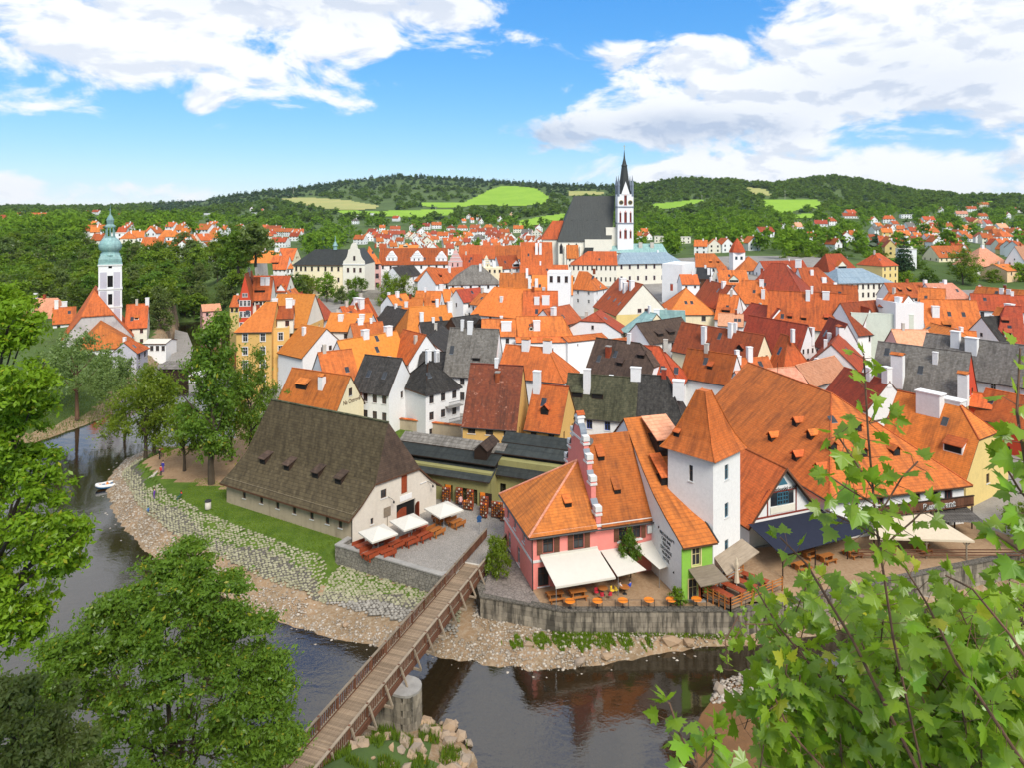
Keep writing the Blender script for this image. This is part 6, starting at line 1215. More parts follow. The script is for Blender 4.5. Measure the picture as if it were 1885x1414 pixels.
def st_jost():
    Y = 196.0; k = Y / F; X = lambda px: (px - CX) * k; Z = lambda py: CZ - (py - HY) * k
    O = Vector((X(203), Y, 0)); root = empty('onion_dome_church', O, R(30), 'white and lilac church tower with green onion dome and orange church roof', 'church')
    root.scale = (.88, .88, 1); hw = 3.25; zt = Z(485); mb = MB(); hs = [(hw - .75, Z(526), 1.5, 3.2), (hw - .6, Z(558), 1.2, 3.0), (hw - .5, Z(492), 1.0, 1.0)]
    wall_face(mb, (-hw, -hw), (1, 0), 2 * hw, -1, zt, hs, 0, 1, .5); wall_face(mb, (hw, -hw), (0, 1), 2 * hw, -1, zt, hs, 0, 1, .5); wall_face(mb, (-hw, hw), (0, -1), 2 * hw, -1, zt, []); wall_face(mb, (hw, hw), (-1, 0), 2 * hw, -1, zt, []); mb.build('tower_shaft', ['whitewash', 'dark'], root)
    for x0, x1 in ((-hw + .45, -.95), (.95, hw - .45)):
        for z0, z1 in ((Z(530), Z(499)), (Z(562), Z(533)), (4.0, Z(566))):
            mb = MB(); mb.box(x0, -hw - .06, z0, x1, -hw + .0, z1); mb.build('lilac_panel', 'lilac', root)
            mb = MB(); mb.box(hw, x0, z0, hw + .06, x1, z1); mb.build('lilac_panel', 'lilac', root)
    for z in (Z(531), Z(564), zt - .4): mb = MB(); mb.box(-hw - .2, -hw - .2, z, hw + .2, hw + .2, z + .4); mb.build('cornice', 'frame_white', root)
    mb = MB(); mb.lathe([(hw * 1.5, zt), (hw * 1.42, zt + .3), (hw * 1.40, zt + 1.5), (hw * 1.15, zt + 2.6), (hw * .95, zt + 2.9)], 4, 0, rot=R(45)); mb.build('dome_skirt', 'copper_green', root)
    z = Z(470); mb = MB(); mb.lathe([(hw * .92, z), (hw * .86, z + .5), (hw * .72, z + 1.1), (hw * .78, z + 1.3), (hw * .98, z + 2.0), (hw * 1.03, z + 2.9), (hw * .92, z + 3.9), (hw * .62, z + 4.9), (hw * .50, z + 5.2)], 12, 0); mb.build('onion_dome', 'copper_green', root, True)
    z = Z(437); mb = MB(); mb.lathe([(1.55, z), (1.5, z + .4)], 8)
    for q in range(8): w = 2 * math.pi * q / 8; mb.box(1.2 * math.cos(w) - .16, 1.2 * math.sin(w) - .16, z + .3, 1.2 * math.cos(w) + .16, 1.2 * math.sin(w) + .16, z + 3.0)
    mb.lathe([(1.6, z + 3.0), (1.55, z + 3.4), (.95, z + 3.9), (1.05, z + 4.6), (1.15, z + 5.1), (.7, z + 6.0), (.22, z + 6.7), (.07, z + 8.2), (.03, z + 9.5)], 10); mb.lathe([(.05, z + 7.6), (.28, z + 7.9), (.05, z + 8.2)], 8); mb.build('lantern_top', 'copper_green', root)
    # nave with half hip facing the river
    xl, xr = X(122) - O.x, X(242) - O.x; y0 = -8.0; ze, zh, za = 4.6, 10.6, 17.2; W = xr - xl; xm = X(176) - O.x
    P = lambda t, z, y=y0: (xl + W * t, y, z)
    mb = MB(); mb.poly([P(0, -1), P(1, -1), P(1, ze), P(.72, zh), P(.27, zh), P(0, ze)]); mb.poly([P(1, -1), P(1, -1, y0 + 22), P(1, ze, y0 + 22), P(1, ze)]); mb.poly([P(0, -1, y0 + 22), P(0, -1), P(0, ze), P(0, ze, y0 + 22)]); mb.build('nave_wall', 'sgraffito', root)
    t = .44; mb = MB(); y1 = y0 + 5
    mb.prism([P(-.03, ze - .6, y0 - .3), P(.27, zh, y0 - .3), P(t, za, y1), P(t, za, y0 + 22), P(-.03, ze - .6, y0 + 22)][::-1], (0, 0, -.25)); mb.prism([P(1.03, ze - .6, y0 - .3), P(.72, zh, y0 - .3), P(t, za, y1), P(t, za, y0 + 22), P(1.03, ze - .6, y0 + 22)], (0, 0, -.25)); mb.prism([P(.26, zh, y0 - .4), P(.73, zh, y0 - .4), P(t, za, y1)], (0, 0, -.25)); mb.build('nave_roof', 'tile_orange', root)
    # chapel in front
    xc = X(187) - O.x; mb = MB(); z1, z2 = 3.2, 8.6; a, b = X(146) - O.x, X(246) - O.x; yf = -22
    mb.prism([(a, yf, z1), (b, yf, z1), (xc, yf + 9, z2)], (0, 0, -.2)); mb.prism([(b, yf, z1), (b, y0, z1), (xc, y0, z2 + .6), (xc, yf + 9, z2)], (0, 0, -.2)); mb.prism([(a, y0, z1), (a, yf, z1), (xc, yf + 9, z2), (xc, y0, z2 + .6)], (0, 0, -.2)); mb.build('chapel_roof', 'tile_orange', root)
    mb = MB(); wall_face(mb, (b - .4, yf + .4), (0, 1), 13, -1, z1, [(1 + i * 2.1, .6, .9, 1.6) for i in range(6)]); wall_face(mb, (a + .4, yf + .4), (1, 0), b - a - .8, -1, z1, []); mb.build('chapel_wall', 'whitewash', root)
    for i in range(6): place_window(root, (b - .4, yf + .4), (0, 1), 1 + i * 2.1, .6, .9, 1.6, 'frame_brown', 'sur')
st_jost()
H('long orange-roofed house left of the onion dome church', 'L1', 265, 1280, 690, 1275, 9.0, 5.6, roof='tile_salmon', wall='yellow', ze=5.5, hr=3, ch=[(.1, .5, 1.2, 1.6)])
H('brick-orange roof with white stacks against the onion dome church', 'L1', 610, 1350, 880, 1330, 8.0, 4.2, roof='tile_red', wall='white', ze=5.5, ch=[(.15, .5, 1.0, 2.2), (.5, .6, 1.4, 2.4)])
H('white gabled house peeping over the left-hand tree', 'L1', 215, 1090, 440, 1090, 8.0, 4.4, 'y', roof='tile_orange', wall='whitewash', ze=7.0)
H('cream house with orange roof and dormer right of the onion dome church', 'L1', 1445, 1395, 1700, 1380, 9.0, 6.0, roof='tile_orange', wall='ivory', ze=6.0, dm=[(.5, .3, 1.2, 'shed', 'f', .8, 'ivory')], ch=[(.95, .5, 1.0, 1.6)])
H('low white villa with flat pale roof beside the river lawn', 'G5', 1180, 330, 1450, 330, 6.0, .7, roof='canvas', wall='whitewash', ze=2.6, win='f4x1', caps=False)
H('grey-violet house with orange hip below the church', 'G5', 1100, 440, 1235, 380, 6.0, 2.6, hr=2.5, roof='tile_orange', wall='lilac', ze=4.0, win='f2x2')
# river path and wooden footbridge upstream
mb = MB(); mb.poly([at3(308, 684, -1.2), at3(345, 684, -1.2), at3(356, 640, -1.0), at3(345, 612, -1.0), at3(322, 606, -1.0), at3(320, 640, -1.0)]); tag(mb.build('gravel_path', 'plaza'), kind='structure')
r = empty('covered_weir', at3(333, 700, -3), 0, 'dark timber weir house crossing the river upstream', 'weir')
mb = MB(); mb.box(-5, -2, 0, 4.6, 3, 3.4); mb.build('timber_body', 'dark_wood', r); mb = MB(); mb.prism([(-5.4, -2.4, 3.5), (5, -2.4, 3.5), (5, 3.4, 4.1), (-5.4, 3.4, 4.1)], (0, 0, -.2)); mb.build('deck_roof', 'shingle_grey', r); mb = MB(); mb.box(3.2, -2.6, -.6, 6.6, 3, 2.8); mb.build('abutment', 'whitewash', r)
# ---------------------------------------------------------------- houses on the far slopes
RC = {'o': 'tile_orange', 'r': 'tile_red', 'm': 'tile_brick', 'g': 'shingle_grey', 'p': 'tile_salmon', 'w': 'canvas', 'b': 'sheet_blue'}
WC = {'w': 'whitewash', 'c': 'ivory', 'y': 'yellow', 'p': 'rose', 'g': 'greywall', 'o': 'peach', 'b': 'whitewash'}
RN = {'o': 'orange', 'r': 'red', 'm': 'maroon', 'g': 'grey', 'p': 'salmon', 'w': 'pale flat', 'b': 'blue'}; WN = {'w': 'white', 'c': 'cream', 'y': 'yellow', 'p': 'pink', 'g': 'grey', 'o': 'peach', 'b': 'white'}
FAR_BOX = []
def far_mesh(w, d, h, rise, roof, wall, ax, hip):
    mb = MB(); polys = None
    for o_, ux, W in (((0, 0), (1, 0), w), ((w, 0), (0, 1), d), ((w, d), (-1, 0), w), ((0, d), (0, -1), d)): wall_face(mb, o_, ux, W, -4, h, [], 0)
    if rise > 0:
        RL, RD = (w, d) if ax == 'x' else (d, w); polys, _ = slope_poly(RL, RD, h, rise, hip, hip, 0, 0, .4, .2); fx = (lambda p: p) if ax == 'x' else (lambda p: (w - p[1], p[0], p[2]))
        for p in polys: mb.prism([fx(q) for q in p], (0, 0, -.25), 1)
        if not hip:
            for e in ((0, d / 2), (w, d / 2)) if ax == 'x' else ((w / 2, 0), (w / 2, d)):
                a, b = (((0, d), (0, 0)) if e[0] == 0 else ((w, 0), (w, d))) if ax == 'x' else (((0, 0), (w, 0)) if e[1] == 0 else ((w, d), (0, d)))
                mb.poly([(*a, h - .05), (*b, h - .05), (*e, h + rise - .15)], 0)
    else: mb.box(-.2, -.2, h, w + .2, d + .2, h + .3, 1)
    n = max(1, int(w / 3.2))
    for i in range(n):
        x = w * (i + .5) / n
        for z in ([.9] if h < 4.2 else [.9, 3.7]): mb.box(x - .5, -.07, z, x + .5, .02, z + 1.35, 2)
    for i in range(max(1, int(d / 3.4))):
        y = d * (i + .5) / max(1, int(d / 3.4)); mb.box(w - .02, y - .5, .9, w + .07, y + .5, 2.2, 2)
    if rise > 0: mb.box(w * .62, d * .42, h, w * .62 + .8, d * .42 + .7, h + rise + .9, 3)
    return mb.mesh('hillside_house', [RC and WC[wall], RC[roof], 'pane', 'white'])
_far_seen = {}
def spot(px, py, where):
    row = 'high up' if py < 425 else ('half way up' if py < 445 else 'low down')
    for lim, t in ((170, 'at the left edge'), (260, 'beside the onion dome'), (340, 'right of the onion dome'), (480, 'above the white hall'), (600, 'behind the museum roof'), (700, 'behind the museum gable'), (790, 'below the strip meadow'), (880, 'under the large meadow'), (960, 'left of the church roof'), (1060, 'against the church roof'), (1260, 'right of the church tower'), (1400, 'above the row houses'), (1560, 'right of the row houses'), (1680, 'left of the right-hand hill'), (1780, 'over the right-hand tree belt'), (9999, 'at the right edge')):
        if px < lim: return row + ' ' + t
def far_house(px, py, wpx, roof, wall, where, k=0):
    x, y, z = on_slope(px, py); w = max(6.5, wpx / F * y * .86); d = 8.5 if w < 14 else 10.0; two = (k * 7 + int(px)) % 3 != 0
    h = (5.6 if two else 3.6) if wall != 'g' else 6.5; rise = 0 if roof == 'w' else (4.2 if w > 9 else 3.6); ax = 'y' if (w < 12 and (int(px) * 3 + k) % 5 < 2) else 'x'; hip = 2.5 if (int(px) + k) % 4 == 0 and w > 9 else 0
    key = (round(w), d, h, roof, wall, ax, hip)
    if key not in _far_seen: _far_seen[key] = far_mesh(round(w), d, h, rise, roof, wall, ax, hip)
    o = bpy.data.objects.new('hillside_house', _far_seen[key]); o.location = (x - w / 2, y, z); o.rotation_euler = (0, 0, R(((int(px) * 37 + k * 11) % 50) - 25)); link(o)
    big = ('long ' if w > 18 else 'small ' if w < 8.5 else '') + ('two-storey ' if two else 'low '); fo = 'hipped ' if hip else ('gable-fronted ' if ax == 'y' else '')
    tag(o, f'{big}{WN[wall]} house with {fo}{RN[roof]} roof {spot(px, py, where)}', 'house', 'houses scattered over the far slopes ' + where)
    FAR_BOX.append((px, py, wpx / 2 + 3, 14 + 0 * wpx)); return o
FAR = {
 'M3': ('on the slope behind the convent', [(100,325,120,'o','w'),(180,300,100,'o','w'),(295,312,125,'r','w'),(360,355,65,'r','w'),(430,285,165,'m','g'),(590,300,70,'o','w'),(640,250,80,'m','w'),(740,260,80,'m','w'),(690,345,100,'o','c'),(820,290,110,'r','w'),(680,200,80,'m','w'),(770,190,95,'o','w'),(890,205,85,'m','w'),(995,205,105,'r','w'),(1100,215,100,'m','w'),(1215,200,90,'o','w'),(1340,190,90,'m','w'),(1150,250,110,'m','w'),(1250,245,100,'m','w'),(910,250,80,'r','w'),(1040,290,120,'o','w'),(1130,300,100,'g','w'),(1270,305,130,'m','p'),(1160,370,120,'m','w'),(1365,260,100,'o','c'),(1480,225,100,'o','c'),(1550,265,110,'g','w'),(1385,315,120,'r','c'),(1480,350,100,'r','w'),(1340,360,110,'o','w'),(1660,220,80,'m','w'),(1010,140,40,'o','w'),(1085,140,35,'o','w'),(1160,150,40,'m','w'),(1050,105,45,'m','w'),(1130,115,35,'o','w'),(1320,130,50,'m','w'),(1420,80,30,'o','o'),(415,125,70,'r','w'),(100,85,55,'w','w'),(60,150,60,'g','w'),(210,80,30,'w','w'),(560,205,60,'m','w'),(300,215,60,'r','w'),(410,215,100,'m','w'),(210,240,100,'m','w'),(870,335,90,'r','w'),(960,330,80,'o','w'),(1230,340,90,'r','w'),(1580,330,90,'r','w'),(530,280,70,'o','c'),(760,310,80,'r','c'),(1420,290,90,'r','w'),(1300,270,80,'m','w'),(1090,255,70,'r','w')]),
 'M4': ('behind the church tower', [(255,460,135,'o','w'),(395,445,140,'o','c'),(530,440,140,'o','w'),(660,420,80,'r','c'),(785,425,150,'o','w'),(910,295,180,'r','w'),(1130,260,110,'o','c'),(1215,220,110,'p','w'),(1415,190,130,'m','w'),(1545,180,110,'r','w'),(1705,110,170,'r','w'),(1345,350,90,'o','w'),(1510,400,120,'r','w'),(1605,440,100,'r','w'),(1665,350,110,'r','w'),(1490,300,90,'g','w'),(95,355,150,'w','c'),(-120,345,150,'w','c'),(470,350,60,'w','w'),(1060,215,70,'m','w'),(-330,330,80,'o','w'),(-280,290,90,'o','c'),(-230,320,80,'m','w')]),
 'M5': ('on the right-hand slope', [(60,215,130,'r','w'),(440,290,140,'o','w'),(640,240,150,'w','w'),(525,330,90,'r','w'),(690,380,110,'g','w'),(810,330,130,'w','w'),(880,300,140,'r','w'),(420,450,120,'o','y'),(620,460,170,'o','w'),(930,450,200,'o','w'),(900,390,150,'o','w'),(1190,500,150,'m','p'),(1300,415,150,'o','w'),(1480,340,130,'p','w'),(1690,390,150,'p','w'),(1630,460,170,'o','w'),(1740,500,200,'o','w'),(1610,560,220,'o','c'),(290,540,110,'r','c'),(430,570,130,'r','w'),(580,510,120,'m','w'),(770,530,140,'m','y'),(980,570,160,'r','w'),(1120,570,130,'o','y'),(460,640,90,'r','y'),(680,690,100,'w','w'),(1320,170,110,'m','w'),(1450,120,130,'o','c'),(1440,240,120,'r','w'),(1220,230,130,'p','c'),(1860,180,110,'m','w'),(1730,240,70,'m','w'),(1850,440,100,'o','w'),(60,480,50,'r','w'),(1000,180,60,'m','w'),(1160,160,60,'p','w'),(330,420,90,'g','w'),(770,430,90,'w','w')]),
 'L2': ('on the left bank above the wood', [(240,560,280,'o','w'),(430,540,110,'o','w'),(590,590,200,'r','w'),(780,490,150,'o','c'),(430,400,230,'o','w'),(450,300,120,'o','w'),(970,450,130,'o','w'),(870,610,190,'r','w'),(250,390,160,'r','w'),(1650,300,200,'m','w'),(1760,335,430,'o','w'),(1710,470,220,'r','w'),(1320,350,90,'o','c'),(880,95,70,'w','w'),(1400,50,40,'r','w'),(1420,100,50,'w','w'),(850,340,220,'o','w'),(1045,300,180,'o','w'),(600,480,130,'o','c'),(690,500,120,'o','w'),(1520,60,30,'r','w'),(60,410,180,'o','w'),(300,230,180,'w','w')]),
 'L1': ('near the left skyline', [(425,140,210,'o','w'),(40,190,120,'r','w'),(970,85,120,'r','w'),(1105,90,120,'r','w'),(1360,130,90,'o','w'),(1070,360,230,'o','w'),(1110,490,140,'o','c'),(1470,425,190,'o','c'),(1450,400,380,'w','w'),(225,125,70,'r','w'),(20,550,110,'w','w')]),
}
for zn, (wh, L) in FAR.items():
    for i, (x, y, w, rf, wl) in enumerate(L): far_house(*zp(zn, x, y), w / ZONES[zn][2], rf, wl, wh, i)
for i in range(46):                                  # roofs crowding between the named ones
    px = 690 + (i * 67) % 330; py = 436 + (i * 29) % 34; far_house(px, py, 13 + i % 7, 'rmoroo'[i % 6], 'wwcw'[i % 4], 'on the slope behind the convent', i + 3)
for i in range(30):
    px = 170 + (i * 53) % 420; py = 424 + (i * 17) % 20; far_house(px, py, 13 + i % 8, 'orooro'[i % 6], 'wwcw'[i % 4], 'on the left bank above the wood', i + 2)
for i in range(46):
    px = 1610 + (i * 71) % 290; py = 412 + (i * 23) % 62; far_house(px, py, 14 + i % 8, 'oromro'[i % 6], 'wwcwy'[i % 5], 'on the right-hand slope', i + 5)
# larger houses at the foot of the slopes
H('white house with wide orange hipped roof and blue dormer behind the palace', 'M4', 212, 575, 508, 580, 14, 6.0, hr=5, ze=13.0, roof='tile_orange', wall='whitewash', win='f6x1:1.0,1.6 r2x1', dm=[(.5, .3, 1.2), (.75, .3, 1.2)])
H('orange pyramid-roofed house beside the little round-capped tower', 'M4', 630, 612, 905, 612, 14, 6.5, hl=7, hr=7, ze=10.5, roof='tile_orange', wall='greywall')
H('long orange-roofed terrace with white dormers below the wood', 'M4', 890, 630, 1310, 620, 10, 5.0, ze=10.5, roof='tile_red', wall='whitewash', dm=[(.2, .3, 1.6, 'shed', 'f', .9, 'white'), (.3, .3, 1.6, 'shed', 'f', .9, 'white'), (.5, .05, 4.0, 'gab', 'f', 1.4, 'white'), (.75, .3, 1.6, 'shed', 'f', .9, 'white')])
H('big villa with steep red gables at the foot of the right-hand slope', 'M4', 1500, 622, 1790, 615, 13, 8.0, hr=5, hl=3, ze=10.8, roof='tile_red', wall='ivory', dm=[(.45, .05, 5.0, 'gab', 'f', 2.0, 'ivory')], win='f5x1')
H('yellow block with red hipped roof in the right-hand trees', 'M5', 372, 745, 540, 735, 12, 5.0, hl=4, hr=4, ze=16.0, roof='tile_red', wall='yellow', win='f3x3:1.0,1.5')
H('long yellowish block with red mansard and oval dormers', 'M5', 978, 655, 1360, 650, 12, 6.0, ze=14.5, roof='tile_red', wall='cream', dm=[(x, .3, 1.3, 'shed', 'f', 1.0, 'white') for x in (.2, .35, .6, .75, .9)])
H('large white house with salmon and orange hipped roofs at the right', 'M5', 1385, 748, 1770, 745, 16, 8.5, hl=8, hr=8, ze=13.0, roof='tile_salmon', wall='whitewash', win='f7x1:1.0,1.6', ch=[(.5, .5, 1.4, 1.4)])
H('white gable with salmon roof behind the large right-hand house', 'M5', 1680, 690, 1890, 700, 14, 7.0, 'y', ze=16.0, roof='tile_salmon', wall='whitewash')
H('bright orange flat-fronted house at the right edge', 'M5', 1705, 800, 1890, 790, 12, 2.6, ze=12.0, roof='tile_orange', wall='peach', win='f2x1')
def round_tower():
    c = deep(1357, 492, 345); r = empty('small_tower', (c[0], 345, c[2] - 6), 0, 'little white tower with pointed red cap behind the palace', 'tower'); mb = MB()
    wall_face(mb, (-3, -3), (1, 0), 6, 0, 14, [(1.0, 10.2, 1.2, 1.6), (3.6, 10.2, 1.2, 1.6)]); mb.box(-3, -2.7, 0, 3, 3, 14); mb.build('shaft', 'whitewash', r)
    for x in (1.0, 3.6): place_window(r, (-3, -3), (1, 0), x, 10.2, 1.2, 1.6, 'frame_teal')
    mb = MB(); mb.lathe([(4.3, 13.8), (4.0, 14.6), (2.6, 17.5), (.1, 21)], 8); mb.build('cap_roof', 'tile_red', r)
round_tower()
r = empty('hilltop_chapel', on_slope(1293, 333), 0, 'white chapel among trees on the right-hand hilltop', 'chapel')
mb = MB(); mb.box(-14, 0, -3, 14, 10, 8); mb.box(-5, -2, -3, 5, 9, 11); mb.build('wall', 'whitewash', r); mb = MB(); mb.lathe([(9, 11), (6, 13), (2, 15), (.3, 20)], 4, 0, (0, 4), rot=R(45)); mb.prism([(-15, -1, 8), (15, -1, 8), (13, 5, 10.5), (-13, 5, 10.5)], (0, 0, -.4)); mb.build('roof', 'canvas', r); FAR_BOX.append((1293, 333, 14, 20))
for i, (px, py, hgt) in enumerate(((540, 357, 40), (802, 398, 34), (1445, 368, 36), (1642, 352, 38), (86, 402, 24), (327, 402, 22), (1292, 372, 26))):
    x, y, z = on_slope(px, py); mb = MB(); hh = hgt / 1260 * y * .55; mb.tube([(0, 0, 0), (0, 0, hh)], [.45, .2], 4); mb.box(-2.2, -.12, hh * .86, 2.2, .12, hh * .86 + .3); o = mb.build('power_pylon', 'stone_lt'); o.location = (x, y, z)
    tag(o, ['slim pale pylon above the stubble field', 'slim pale pylon in the strip meadow', 'slim pale pylon on the right-hand meadow', 'slim pale pylon at the right skyline', 'slim pale pylon at the far left', 'slim pale pylon above the left bank houses', 'slim pale pylon behind the church spire'][i], 'pylon', 'pylons on the hills')
# ---------------------------------------------------------------- trees
def leaf_cloud(rs, clumps, n, leaf, tilt=0.75, aspect=1.35, flat=0.75):
    """n leaf faces gathered in clumps (cx,cy,cz,r); faces lie roughly along the crown's skin"""
    C = np.array([c[:3] for c in clumps]); Rr = np.array([c[3] for c in clumps]); w = Rr ** 2; idx = rs.choice(len(C), n, p=w / w.sum())
    d = rs.normal(size=(n, 3)); d /= np.linalg.norm(d, axis=1)[:, None]; rad = Rr[idx] * np.minimum(1.75, np.abs(rs.normal(size=n)) * .62 + .18)
    p = C[idx] + d * rad[:, None] * np.array([1, 1, flat])
    nn = d * tilt + rs.normal(size=(n, 3)) * .55 + np.array([0, 0, .35]); nn /= np.linalg.norm(nn, axis=1)[:, None]
    a = np.cross(nn, rs.normal(size=(n, 3))); a /= np.linalg.norm(a, axis=1)[:, None]; b = np.cross(nn, a)
    s = leaf * (.6 + .8 * rs.random(n))[:, None]; a = a * s * aspect; b = b * s
    V = np.stack([p - a, p + b * .62 - a * .1, p + a, p - b * .62 - a * .1], 1).reshape(-1, 3); i = np.arange(n)[:, None] * 4
    return V, i + np.arange(4)
def clump_set(rs, lobes, per, r):
    out = []
    for cx, cy, cz, rx, ry, rz in lobes:
        for _ in range(per):
            d = rs.normal(size=3); d /= np.linalg.norm(d); k = .55 + .5 * rs.random()
            out.append((cx + d[0] * rx * k, cy + d[1] * ry * k, cz + d[2] * rz * k, r * (.6 + .8 * rs.random())))
    return out
def lobes_broad(rs, n=7, w=.36, z0=.30, z1=.88):
    L = []
    for i in range(n):
        t = (i + .5) / n; z = z0 + (z1 - z0) * t; q = w * math.sin(math.pi * (.22 + .70 * t)) ** .8; a = i * 2.4 + rs.random(); k = q * .55 * (.5 + rs.random() * .6)
        L.append((k * math.cos(a), k * math.sin(a), z, q * .72, q * .72, .15))
    return L
CROWN = {}
def crown(kind, var, n, leaf):
    key = (kind, var, n)
    if key in CROWN: return CROWN[key]
    rs = np.random.default_rng(var * 17 + len(kind) * 5 + n)
    if kind == 'broad': cl = clump_set(rs, lobes_broad(rs, 8), 11, .085)
    elif kind == 'round': cl = clump_set(rs, lobes_broad(rs, 6, .46, .22, .85), 12, .10)
    elif kind == 'tall': cl = clump_set(rs, lobes_broad(rs, 10, .22, .22, .95), 9, .062)
    elif kind == 'willow':
        cl = clump_set(rs, lobes_broad(rs, 7, .46, .40, .88), 9, .085)
        for i in range(70):
            a = rs.random() * 6.28; q = .30 + .2 * rs.random(); z = .55 + .25 * rs.random()
            for j in range(5): cl.append((q * math.cos(a), q * math.sin(a), z - j * .075, .03))
    elif kind == 'fir':
        cl = []
        for i in range(9):
            t = i / 9; q = .19 * (1 - t) + .015
            for j in range(max(3, int(9 * (1 - t)) + 2)): a = j * 6.28 / max(3, int(9 * (1 - t)) + 2) + i; cl.append((q * .7 * math.cos(a), q * .7 * math.sin(a), .10 + t * .86, q * .5 + .012))
    V, Q = leaf_cloud(rs, cl, n, leaf, flat=.8 if kind != 'fir' else .5); CROWN[key] = (V, Q); return CROWN[key]
CM = {}
def crown_mesh(kind, var, n, leaf, mat):
    k = (kind, var, n, mat)
    if k not in CM: V, Q = crown(kind, var, n, leaf); CM[k] = np_mesh('crown', V, Q, mat)
    return CM[k]
TM = {}
def trunk_mesh(kind, mat):
    if (kind, mat) in TM: return TM[(kind, mat)]
    mb = MB(); rs = np.random.default_rng(3)
    top = .85 if kind in ('fir', 'tall') else .62
    mb.tube([(0, 0, -.05), (.006, .004, .12), (-.008, .006, .35), (.01, -.006, top)], [.026, .020, .015, .004], 7)
    if kind != 'fir':
        for i in range(7):
            a = i * 2.2; z = .20 + .055 * i; l = .14 + .12 * rs.random(); mb.tube([(0, 0, z), (l * .5 * math.cos(a), l * .5 * math.sin(a), z + .09), (l * math.cos(a), l * math.sin(a), z + .22)], [.010, .006, .002], 5)
    TM[(kind, mat)] = mb.mesh('trunk', mat); return TM[(kind, mat)]
def tree(label, pos, h, kind='broad', var=0, n=2600, leaf=.022, mat='leaf_mid', wid=1.0, bark='bark', group=None, rz=None, name='tree', cat='tree'):
    r = empty(name, pos, rng.random() * 6.28 if rz is None else rz, label, cat, group); r.scale = (h * wid, h * wid, h)
    link(bpy.data.objects.new('trunk', trunk_mesh(kind, bark)), r); link(bpy.data.objects.new('crown', crown_mesh(kind, var, n, leaf, mat)), r); return r
def T_at(px, py, z): x, y = at(px, py, z); return (x, y, z)
# riverside trees
tree('large grey-green willow with leaning reddish trunk on the left bank', T_at(142, 765, -1.2), 17.5, 'willow', 1, 9000, .0125, 'leaf_willow', .92, 'bark_red')
tree('dense dark green tree on the tip of the grassy point', T_at(268, 842, -.2), 15.0, 'round', 2, 10000, .0110, 'leaf_mid', .88)
tree('second trunk tree close beside the dense one on the point', T_at(284, 834, -.2), 13.5, 'broad', 3, 6000, .013, 'leaf_mid', .95)
tree('small tree standing in the bare dirt of the point', T_at(339, 868, 0), 10.5, 'broad', 4, 5000, .015, 'leaf_mid', 1.0)
tree('tall feathery tree with thick dark trunk beside the barn', T_at(390, 892, 0), 24.0, 'tall', 5, 12000, .0095, 'leaf_ash', .86)
tree('bushy light green tree touching the barn roof', T_at(462, 862, 0), 18.0, 'broad', 6, 9000, .0105, 'leaf_ash', .66)
tree('slender tree between the tall tree and the barn', T_at(425, 850, 0), 15.5, 'broad', 7, 7000, .0115, 'leaf_mid', .66)
tree('silver-green willow behind the dense tree on the point', T_at(230, 770, -1.5), 13.0, 'willow', 8, 7000, .013, 'leaf_willow', .95)
tree('pale olive birch standing by the upstream path', T_at(296, 622, 0), 16.0, 'tall', 9, 6000, .013, 'leaf_olive', 1.1)
tree('left chestnut tree beside the terrace wall', deep(716, 566, 258), 14.0, 'round', 10, 5000, .016, 'leaf_bright', .8)
tree('right chestnut tree beside the terrace wall', deep(742, 565, 260), 13.0, 'round', 11, 5000, .016, 'leaf_mid', .85)
for i, (lab, px, py, Y, h, m) in enumerate((('small yellowing tree in front of the museum wall', 628, 566, 262, 8.5, 'leaf_olive'), ('leafy tree rising before the museum wall', 602, 562, 266, 13.0, 'leaf_mid'), ('round dark tree under the museum terrace', 650, 572, 255, 8.0, 'leaf_dark'), ('clipped tree on the museum terrace, left one', 641, 536, 276, 5.5, 'leaf_mid'), ('clipped tree on the museum terrace, middle one', 655, 536, 276, 6.5, 'leaf_mid'), ('clipped tree on the museum terrace, right one', 666, 537, 276, 6.5, 'leaf_dark'), ('dark shrub tree by the red house', 468, 570, 245, 9.0, 'leaf_dark'), ('light green shrub tree by the red house', 489, 566, 250, 9.0, 'leaf_olive'))):
    tree(lab, deep(px, py, Y), h, 'broad' if h > 7 else 'round', 12 + i, 2600, .022, m)
tree('tall dark lime tree above the white hall', deep(424, 508, 350), 28.0, 'broad', 2, 6000, .0135, 'leaf_dark', .95); tree('second dark lime tree above the white hall', deep(452, 506, 355), 24.0, 'broad', 3, 6000, .0135, 'leaf_dark', .95); tree('spreading olive tree above the white hall', deep(470, 482, 380), 20.0, 'round', 4, 5000, .0145, 'leaf_olive', .9)
tree('very large round tree in the right-hand belt', deep(1772, 530, 310), 19.0, 'round', 6, 7000, .0135, 'leaf_mid', .95)
tree('dark spruce beside the yellow block', deep(1664, 500, 330), 21.0, 'fir', 1, 3000, .02, 'leaf_fir', 1.0)
tree('weeping shrub beside the restaurant terrace', (66, 80.5, 0), 7.5, 'willow', 5, 9000, .016, 'leaf_mid', 1.15); tree('second weeping shrub beside the restaurant terrace', (60.5, 79, -.2), 5.5, 'willow', 6, 7000, .018, 'leaf_mid', 1.2)
